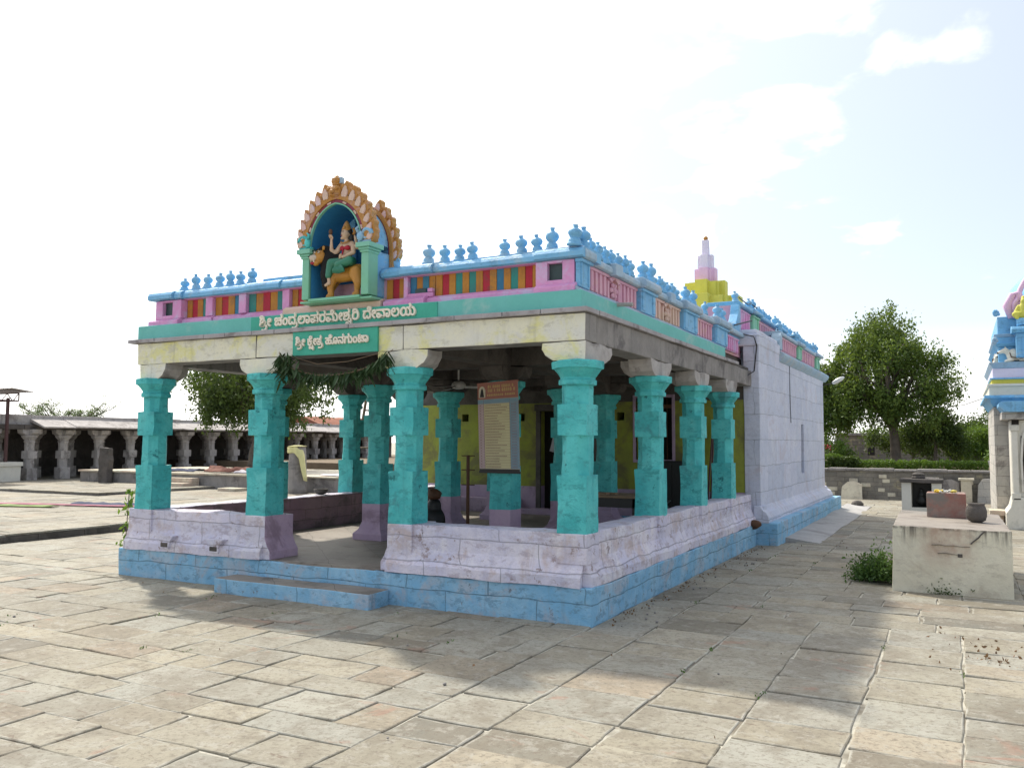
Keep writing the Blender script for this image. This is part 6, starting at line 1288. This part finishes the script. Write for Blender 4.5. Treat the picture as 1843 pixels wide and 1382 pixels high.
def acacia(label, base, h, w, seed, n):
    r = random.Random(seed); root = thing("acacia_tree", label, "tree", base); B = Vector(base); m = MB(); pts = []
    for k in range(n):
        a = r.uniform(0, 6.28); L = w*r.uniform(.4, 1); zt_ = h*r.uniform(.75, 1.05)
        st = B+Vector((0, 0, h*r.uniform(.3, .6))); e = B+Vector((L*math.cos(a), L*math.sin(a), zt_)); mid = st.lerp(e, .5)+Vector((0, 0, .2))
        m.tube([B, st, mid, e], [.09, .06, .03, .008], 5)
        for _ in range(9):
            t = r.uniform(.3, 1); b_ = (st.lerp(mid, t*2) if t < .5 else mid.lerp(e, t*2-1)); tip = b_+Vector((r.gauss(0, .45), r.gauss(0, .45), r.uniform(-.1, .45)))
            m.tube([b_, tip], [.010, .003], 4)
            for q in range(34): f = r.random(); pts.append(b_.lerp(tip, f)+Vector((r.gauss(0, .07), r.gauss(0, .07), r.gauss(0, .04))))
    m.build("trunk", 'bark', root); leaf_cards("crown", pts, .085, F_ACACIA, root, .1, seed, 3.0)
    return root
acacia("feathery light green acacia whose top shows above the left end of the colonnade", (-34, 18.6, 0), 3.35, 2.6, 31, 26)
acacia("thin acacia sprays behind the steel canopy at the left edge", (-35.5, 13.0, 0), 3.1, 2.2, 32, 12)
# boundary wall and garden
m = MB(); x = -9.0
m.box(-9, 9, 19.9, 20.35, -.02, .80); m.sub(.4).rough(.02, 2); BWl = m.build("boundary_wall", 'rubble', None, .015); tag(BWl, "low rubble stone boundary wall with a flat coping behind the temple yard", "wall")
m = MB(); x = -9.
while x < 9: n_ = x+rnd.uniform(.5, .95); m.box(x+.004, n_-.004, 19.86, 20.4, .802, .87+rnd.uniform(-.012, .012)); x = n_
m.build("coping_stone", 'stone', BWl, .012)
m = MB()
for k in range(16):
    x = rnd.uniform(-1, 3.8); z = rnd.choice((.08, .21, .34, .47, .60)); m.box(x, x+rnd.uniform(.16, .3), 19.885, 19.94, z, z+.105)
m.rough(.01, 5); m.build("pale_stone", 'plaster', BWl, .012)
g = MB(); g.box(-30, 40, 20.36, 60, -.5, .72); struct(g.build("garden_bed", 'soil'))
def hedge(name, label, x0, x1, y0, y1, z0, z1, n, mat, seed, cat="hedge"):
    rs = np.random.RandomState(seed); P_ = rs.rand(n, 3)
    pts = np.stack([x0+(x1-x0)*P_[:, 0], y0+(y1-y0)*P_[:, 1], z0+(z1-z0)*(P_[:, 2]**.6)], 1)
    for p in pts: p[2] += .06*noise.noise(Vector((p[0]*3, p[1]*3, seed)))+.05*noise.noise(Vector((p[0]*9, 0, seed)))
    top = (pts[:, 2]-z0)/(z1-z0)
    o = leaf_cards(name, pts, .06, mat, None, -.3, seed, 1.8, np.clip(rs.rand(n)*.9, 0, 1)); return tag(o, label, cat)
hedge("clipped_hedge", "long low clipped hedge running along the top of the rubble wall", -.4, 3.6, 21.0, 21.5, .72, 1.10, 9000, F_LIGHT, 41)
hedge("low_shrub", "rounded light green shrub on the wall top next to the white sanctum", -1.6, -.35, 20.9, 21.5, .72, 1.25, 4200, F_LIGHT, 42, "bush")
hedge("dark_shrub", "dark green shrub between the light shrub and the clipped hedge", -.75, .15, 20.8, 21.1, .72, 1.20, 2600, F_DARK, 43, "bush")
rs = np.random.RandomState(5); pts = np.stack([rs.normal(-1.05, .16, 420), rs.normal(22.3, .15, 420), rs.normal(1.35, .20, 420)], 1)
FS = leaf_cards("flowering_shrub", pts, .07, F_DARK, None, .2, 9); tag(FS, "dark shrub with a few red flowers behind the light green shrub", "bush")
m = MB()
for k in range(14): m.ball((-1.0+rnd.gauss(0, .14), 22.1+rnd.gauss(0, .05), 1.47+rnd.gauss(0, .08)), .028, 6)
m.build("red_flowers", 'red', FS)
GH = thing("grey_stone_house", "low grey stone house with small dark openings behind the garden trees", "house", (1.5, 31.5, .72))
m = MB(); m.box(-1.7, 4.6, 31, 34, .5, 1.93); m.build("wall", 'rubble', GH, .01)
m = MB(); m.box(-1.8, 4.7, 30.9, 34.1, 1.93, 2.02); m.build("roof_slab", 'stone', GH)
for x in (-.35, 1.9, 2.75, 3.7):
    m = MB(); m.box(x-.13, x+.13, 30.985, 31.0, 1.12, 1.45); m.build("window", 'void', GH)
# slabs and posts leaning on the boundary wall
def slabp(name, label, x0, x1, y, z1, mat, tilt=0, cat="stone slab", th=.07, cap=False):
    grp = {"capped_post": "capped stone posts before the rubble wall", "upright_slab": "stone slabs leaning on the rubble wall"}.get(name)
    m = MB(); m.prism([(x0, -.01), (x1, -.01), (x1-.02, z1*.85), (lerp(x0, x1, .62), z1), (lerp(x0, x1, .3), z1*.97), (x0+.03, z1*.72)] if not cap and tilt else [(x0, -.01), (x1, -.01), (x1, z1), (x0, z1)], 'y', y, y+th)
    if tilt:
        for v in m.bm.verts: v.co.y += tilt*v.co.z
    if cap: m.box(x0-.06, x1+.06, y-.03, y+th+.03, z1, z1+.06)
    m.sub(.15).rough(.010, 5, x0); o = m.build(name, mat, None, .012); return tag(o, label, cat, grp)
slabp("leaning_slab", "yellowish lichen-stained slab leaning on the rubble wall near the sanctum", -.22, .36, 19.55, .50, 'plaster', .25)
slabp("capped_post", "short stone post with a flat cap just right of the box shrine", 1.98, 2.28, 19.5, .60, 'stone', 0, "stone post", .2, True)
slabp("upright_slab", "grey upright slab leaning between the two capped posts", 2.32, 2.85, 19.6, .62, 'stone', .15)
slabp("capped_post", "yellowish capped stone post nearest the small shrine", 2.88, 3.14, 19.5, .60, 'plaster', 0, "stone post", .2, True)
slabp("upright_slab", "broad dark grey slab leaning on the wall beside the small shrine", 3.26, 3.75, 19.55, .66, 'greyblock', .15)
m = MB(); m.lathe([(.10, .872), (.13, .95), (.16, 1.10), (.17, 1.14), (.15, 1.14), (.14, 1.08), (.0, 1.06)], (3.72, 20.12), 16, 0, 0, False); PT = m.build("flower_pot", 'cement', None, 0, 2, True); tag(PT, "grey pot with a leafy plant standing on the rubble wall by the small shrine", "plant pot")
rs = np.random.RandomState(8); leaf_cards("pot_plant", np.stack([rs.normal(3.72, .10, 160), rs.normal(20.12, .1, 160), rs.uniform(1.08, 1.42, 160)], 1), .13, F_LIGHT, PT, -.6, 4, 3.0)

# ------------------------------------------------------------------ altar block, trough, pot, box shrine
m = MB(); m.hexa([(2.18, 3.31, -.01), (3.335, 3.27, -.01), (3.30, 5.62, -.01), (2.13, 5.66, -.01), (2.205, 3.335, .705), (3.335, 3.30, .695), (3.30, 5.6, .70), (2.15, 5.64, .71)]); m.sub(.09).rough(.012, 2.5, 2); m.rough(.005, 12, 1); AB = m.build("altar_block", [altar_mat(), 'floor'], None, .012); tag(AB, "large stained cream plaster block standing in the yard right of the temple", "altar block")
for f in AB.data.polygons:
    if f.normal.z > .7: f.material_index = 1
m = MB()
def crackline(m, pts, w=.008, y=3.318):
    for (a, b_), (c, d) in zip(pts, pts[1:]):
        q = Vector((c-a, 0, d-b_)).normalized(); n = Vector((-q.z, 0, q.x))*w*.5
        m.hexa([Vector((a, y-.012, b_))-n, Vector((c, y-.012, d))-n, Vector((c, y+.02, d))-n, Vector((a, y+.02, b_))-n, Vector((a, y-.012, b_))+n, Vector((c, y-.012, d))+n, Vector((c, y+.02, d))+n, Vector((a, y+.02, b_))+n])
crackline(m, [(3.09, .685), (3.05, .645), (3.03, .615), (2.99, .58), (2.955, .545)], .013, 3.306)
crackline(m, [(2.58, .515), (2.66, .522), (2.71, .514), (2.80, .519), (2.88, .510), (2.95, .514)], .0028, 3.312); crackline(m, [(2.64, .43), (2.70, .436), (2.77, .431), (2.84, .424)], .0028, 3.306)
m.box(2.83, 2.875, 3.296, 3.33, .40, .435); m.build("wall_crack", 'darkstone', AB)
m = MB(); m.box(2.50, 2.93, 4.68, 5.05, .702, 1.00); m.sub(.1).rough(.006, 4, 4); BX = m.build("stone_trough", 'ruststone', None, .012); tag(BX, "square stone box smeared rust red on top of the plaster block", "stone box")
fl_ = [("marigold_heap", (.75, .55, .06), 2.64, "yellow marigold heads on the rim of the rust red stone box, left"), ("marigold_heap", (.72, .60, .15), 2.79, "paler yellow flower heads on the rust red stone box, right"), ("white_flowers", (.65, .65, .60), 2.71, "small white petals between the two yellow flower heaps")]
for nm_, col, x, lb in fl_:
    m = MB()
    for k in range(12): m.ball((x+rnd.gauss(0, .028), 4.76+rnd.gauss(0, .04), 1.012+rnd.uniform(0, .022)), (.018, .018, .012), 6)
    o = m.build(nm_, plain(nm_, col, .8), None, 0, 2, True); tag(o, lb, "flowers")
m = MB(); m.lathe([(.05, .70), (.09, .72), (.108, .77), (.11, .83), (.095, .88), (.085, .895), (.098, .915), (.085, .918), (.072, .895), (.08, .87), (.09, .8), (.0, .76)], (3.03, 4.28), 20, 0, 0, False); m.rough(.004, 9); o = m.build("stone_pot", 'darkstone', None, 0, 2, True); tag(o, "round grey stone pot beside the rust red stone box", "pot")
SB = thing("box_shrine", "small whitewashed box shrine with a black niche behind the plaster block", "shrine", (2.25, 10.2, 0))
m = MB(); m.box(1.93, 2.565, 10.0, 10.5, -.01, .46); m.box(1.93, 2.085, 10.0, 10.5, .46, .90); m.box(2.415, 2.565, 10.0, 10.5, .46, .90); m.box(2.08, 2.42, 10.38, 10.5, .46, .90)
bmesh.ops.remove_doubles(m.bm, verts=m.bm.verts, dist=1e-4); m.rough(.006, 3); m.build("wall", 'mwhite', SB, .008)
m = MB(); m.box(2.088, 2.412, 10.35, 10.378, .47, .89); m.box(2.088, 2.412, 10.02, 10.35, .462, .47); m.build("niche_lining", 'black', SB)
m = MB(); m.box(1.90, 2.60, 9.95, 10.55, .90, .965); m.sub(.12).rough(.01, 5); m.build("cap_slab", 'darkstone', SB, .01)
m = MB(); m.lathe([(.11, .965), (.12, 1.0), (.10, 1.03), (.115, 1.05), (.07, 1.08)], (2.20, 10.2), 8, math.pi/8); m.rough(.012, 6); m.build("cap_stone", 'darkstone', SB, .006)
def idolf(m): m.ball((2.24, 10.2, .57), (.09, .06, .09), 12), m.ball((2.24, 10.19, .68), (.055, .045, .06), 12), m.ball((2.24, 10.18, .76), (.04, .035, .045), 10)
o = organic("black_idol", 'black', None, idolf, .012, 4); tag(o, "small black stone idol inside the niche of the box shrine", "idol")
F_BUSH = foliage('bush_leaves', (.03, .075, .02), (.10, .19, .045))
# bush beside the block, scattered litter
rs = np.random.RandomState(3)
def bushpts(c, n, s_): return np.stack([rs.normal(c[0], s_[0], n), rs.normal(c[1], s_[1], n), c[2]+np.abs(rs.normal(0, s_[2], n))], 1)
pts = np.concatenate([bushpts((1.96, 3.95, .03), 1500, (.11, .13, .12)), bushpts((2.06, 3.75, .05), 900, (.07, .10, .14)), bushpts((1.82, 3.85, .02), 520, (.08, .1, .10))])
o = leaf_cards("green_bush", pts, .042, F_BUSH, None, -.3, 6, 2.0); tag(o, "small dense green bush growing against the left side of the plaster block", "bush")
m = MB()
for k in range(14): a = rnd.uniform(0, 6.28); m.tube([(1.98, 3.88, -.01), (1.98+.09*math.cos(a), 3.88+.09*math.sin(a), .16), (1.97+.2*math.cos(a), 3.88+.2*math.sin(a), .3)], [.006, .004, .002], 4)
m.build("stem", 'bark', o)
rs = np.random.RandomState(12); L_ = [np.stack([rs.uniform(.05, 1.2, 60), rs.uniform(.5, 7, 60), np.full(60, .006)], 1), np.stack([.06+np.abs(rs.normal(0, .07, 170)), rs.uniform(.1, 6.6, 170), np.full(170, .006)], 1), np.stack([rs.normal(2.95, .22, 40), rs.normal(.8, .35, 40), np.full(40, .008)], 1), np.stack([rs.normal(3.1, .1, 26), rs.normal(.3, .1, 26), np.full(26, .008)], 1), np.stack([rs.uniform(-5.5, 2, 60), rs.uniform(-3, -.2, 60), np.full(60, .008)], 1), np.stack([rs.normal(.95, .3, 60), rs.normal(6.9, .5, 60), np.full(60, .02)], 1)]
LIT = foliage("dry_litter", (.11, .06, .03), (.26, .15, .07), .1)
o = leaf_cards("leaf_litter", np.concatenate([q[::5] if i_ in (0, 5, 4) else q for i_, q in enumerate(L_)]), .028, LIT, None, 0, 13, 1.8); tag(o, "dry brown leaf scraps scattered over the paving", "litter", None, 'stuff')
wd = []
for k in range(26):
    x = rnd.choice((.50, 1.13, 1.72, 2.31, 2.86))+rnd.gauss(0, .01) if k < 16 else rnd.uniform(-5, 0); y = rnd.uniform(-1.5, 6)  if k < 16 else rnd.uniform(-3, -.3)
    wd.append(np.stack([rs.normal(x, .012, 9), rs.normal(y, .05, 9), np.abs(rs.normal(0, .010, 9))], 1))
o = leaf_cards("joint_weeds", np.concatenate(wd), .022, F_BUSH, None, -.5, 19); tag(o, "scattered tiny weeds growing in the paving joints", "weeds", None, 'stuff')
m = MB()
for k in range(46):
    x, y = (rnd.uniform(.03, .5), rnd.uniform(0, 6.6)) if k < 40 else (rnd.uniform(-5, 3), rnd.uniform(-3.5, -.1)); r_s = rnd.uniform(.005, .016)
    m.ball((x, y, r_s*.6+.002), (r_s, r_s*rnd.uniform(.7, 1.2), r_s*.7), 6)
o = m.build("gravel_bits", 'stone'); tag(o, "small stone chips lying on the paving along the temple", "gravel", None, 'stuff')
sl = bushpts((2.68, 3.29, .0), 120, (.10, .015, .05)); o = leaf_cards("block_weeds", sl, .03, F_DARK, None, -.4, 14); tag(o, "tiny green weeds at the foot of the plaster block", "weeds")

# ------------------------------------------------------------------ small shrine at the right edge
RS = thing("small_shrine", "small grey stone shrine with a sky blue and cream stepped tower at the right edge", "shrine", (5.4, 14, 0))
XL = 3.50; YF = 12.6
m = MB(); m.box(XL, 7.4, YF, 16.4, -.01, 2.34); m.sub(.35).rough(.010, 2); m.build("wall", 'greyblock', RS, .01)
m = MB(); m.box(3.74, 7.1, 11.75, YF-.003, .60, 2.05); m.build("porch_wall", 'mwhite', RS, .01)
m = MB(); m.prism([(3.62, -.01), (3.62, .30), (3.70, .42), (3.74, .60), (7.1, .60), (7.1, -.01)], 'y', 11.68, YF-.002); m.build("porch_base", 'mwhite', RS, .02)
m = MB(); m.box(3.60, 7.2, 11.6, YF-.004, 2.06, 2.20); m.build("porch_lintel", 'greyblock', RS, .008)
m = MB(); m.prism([(3.63, 2.20), (3.55, 2.30), (3.55, 2.36), (3.62, 2.40), (7.2, 2.40), (7.2, 2.20)], 'y', 11.5, YF-.005); m.build("porch_cornice", 'skyblue', RS, .006)
for x in (3.80, 4.12, 4.5):
    m = MB(); m.box(x-.05, x+.05, 11.70, 11.76, .62, 1.85); m.box(x-.08, x+.08, 11.68, 11.76, 1.85, 1.95); m.box(x-.075, x+.075, 11.68, 11.76, .55, .68)
    m.tube([(x+.11, 11.72, .7), (x+.10, 11.70, 1.3), (x+.13, 11.70, 1.7), (x+.17, 11.72, 1.86)], .022, 8); m.build("carved_pilaster", 'mwhite', RS, .01)
m = MB(); m.box(3.90, 3.99, 11.735, 11.748, .85, 1.75); m.box(3.76, 3.88, 11.735, 11.748, 1.97, 2.05); m.build("dark_slot", 'void', RS)
m = MB(); m.box(3.42, 3.60, 12.1, 12.55, -.01, .22); m.box(3.36, 3.62, 12.0, 12.58, .22, .32); m.sub(.15).rough(.01, 4); m.build("side_pedestal", 'plaster', RS, .012)
def course(x0, y0, z0, z1, mat, flare=0., name="tower_moulding", x1=7.5, y1=16.5):
    m = MB(); m.hexa([(x0+flare, y0+flare, z0), (x1, y0+flare, z0), (x1, y1, z0), (x0+flare, y1, z0), (x0, y0, z1), (x1, y0, z1), (x1, y1, z1), (x0, y1, z1)]); m.sub(.5).rough(.004, 3); return m.build(name, mat, RS, .008)
course(3.40, 12.45, 2.342, 2.50, 'skyblue', .10); course(3.34, 12.38, 2.50, 2.56, 'skyblue'); course(3.43, 12.5, 2.56, 2.74, 'mcream'); course(3.40, 12.46, 2.74, 2.79, 'mcream'); course(3.48, 12.54, 2.79, 2.88, 'yellow'); course(3.45, 12.5, 2.88, 2.91, 'skyblue'); course(3.50, 12.56, 2.91, 3.10, 'lav'); course(3.44, 12.48, 3.10, 3.22, 'ledge', .07)
# blue pavilions
course(3.62, 12.75, 3.22, 3.55, 'skyblue', 0, "tower_storey"); course(3.54, 12.66, 3.55, 3.62, 'skyblue', .06); course(3.60, 12.72, 3.62, 3.74, 'skyblue', 0, "tower_storey"); course(3.55, 12.66, 3.74, 3.80, 'ledge', .05); course(3.62, 12.78, 3.80, 4.16, 'skyblue', 0, "tower_storey"); 
m = MB(); m.box(3.92, 5.2, 12.42, 12.74, 3.30, 3.78); m.prism([(12.74, 3.78), (12.34, 3.78), (12.28, 3.84), (12.32, 3.90), (12.74, 3.94)], 'x', 3.84, 5.2); m.box(3.95, 5.2, 12.46, 12.74, 3.94, 4.08); m.box(4.02, 4.4, 12.40, 12.42, 3.34, 3.70); m.build("front_pavilion", 'skyblue', RS, .01)
m = MB()
for k in range(9): a = k*.7; m.ball((3.60+.045*math.cos(a)*(1-k/12), 12.8, 4.22+.055*math.sin(a)+k*.006), .034, 8)
m.build("corner_scroll", 'skyblue', RS, 0, 2, True)
m = MB()
for k in range(10): a = k*.6; m.ball((3.56+.04*math.cos(a)*(1-k/13), 12.62, 3.66+.05*math.sin(a)), .03, 8)
m.build("corner_scroll", 'ledge', RS, 0, 2, True)
m = MB(); m.lathe([(1.55, 4.15), (1.62, 4.5), (1.5, 4.95), (1.15, 5.35), (.6, 5.6), (.2, 5.7)], (5.45, 14.4), 32); m.build("dome", 'skyblue', RS, 0, 2, True)
ar = [(3.93+.75*(1-math.cos(t*1.45)), 4.12+1.15*math.sin(t*1.35)) for t in [k/10 for k in range(11)]]
m = MB(); m.tube([(x, 12.72, z) for x, z in ar], [.05]*11, 8); m.tube([(3.86, 12.72, 4.12), (3.80, 12.72, 4.35), (3.90, 12.72, 4.58), (4.02, 12.72, 4.62), (4.06, 12.72, 4.45), (3.97, 12.72, 4.30)], [.05, .085, .07, .06, .05, .03], 10); m.tube([(3.93, 12.70, 4.2), (3.92, 12.69, 4.4), (3.99, 12.69, 4.50)], .05, 8); m.build("horseshoe_arch", 'pinkt', RS, 0, 2, True)
def figf(m):
    cx, cy, z0 = 4.08, 12.58, 4.08
    limb(m, [(cx, cy, z0+.06), (cx, cy, z0+.24)], [.10, .085]); m.ball((cx, cy-.02, z0+.34), (.06, .06, .07), 12); m.ball((cx, cy, z0+.41), (.045, .045, .05), 10)
    for s_ in (-1, 1):
        limb(m, [(cx+s_*.09, cy, z0+.24), (cx+s_*.15, cy-.03, z0+.13), (cx+s_*.07, cy-.09, z0+.10)], [.04, .034, .026]); limb(m, [(cx+s_*.06, cy-.02, z0+.05), (cx+s_*.17, cy-.08, z0+.08), (cx+s_*.12, cy-.11, z0-.0)], [.06, .05, .035])
organic("guardian_figure", 'yellow', RS, figf, .014, 4)
def bull(cx, cy, z0, s_, face):
    def Q(x, y, z): return (cx+face*x*s_ if face else cx+y*s_, cy+(y*s_ if face else x*s_), z0+z*s_)
    def f(m):
        limb(m, [Q(-.10, 0, .16), Q(.30, 0, .15)], [.13*s_, .13*s_]); m.ball(Q(-.06, 0, .27), (.10*s_, .08*s_, .08*s_), 12)
        limb(m, [Q(-.12, 0, .20), Q(-.24, 0, .30)], [.09*s_, .07*s_]); limb(m, [Q(-.25, 0, .31), Q(-.38, 0, .26)], [.065*s_, .042*s_])
        for y in (-.06, .06): limb(m, [Q(-.24, y, .36), Q(-.25, y*1.5, .43)], [.022*s_, .010*s_]); limb(m, [Q(-.20, y, .33), Q(-.19, y*2.2, .33)], [.022*s_, .014*s_])
        for y in (-.10, .10): limb(m, [Q(-.10, y, .06), Q(-.24, y, .035)], [.05*s_, .035*s_]); limb(m, [Q(.22, y, .08), Q(.08, y*1.2, .04)], [.07*s_, .04*s_])
    o = organic("bull_figure", 'mcream', RS, f, .014, 4)
    m = MB(); m.ball(Q(-.41, 0, .25), .03*s_, 8); m.tube([Q(-.15, -.11, .24), Q(-.12, -.14, .12), Q(.0, -.14, .10)], .012*s_, 6); m.tube([Q(.05, -.135, .22), Q(.06, -.14, .1)], .012*s_, 6); m.build("bull_markings", 'iron', o)
bull(3.93, 12.66, 3.225, .78, 1); bull(3.60, 13.1, 3.225, .55, 0)
# overhead wire between the tree and the shrine
m = MB(); m.tube([(2.4, 24, 2.75), (3.0, 18, 2.60), (3.52, 13.5, 2.62)], .008, 5); o = m.build("overhead_wire", 'wire'); tag(o, "thin black overhead wire running from the big tree to the small shrine", "wire")
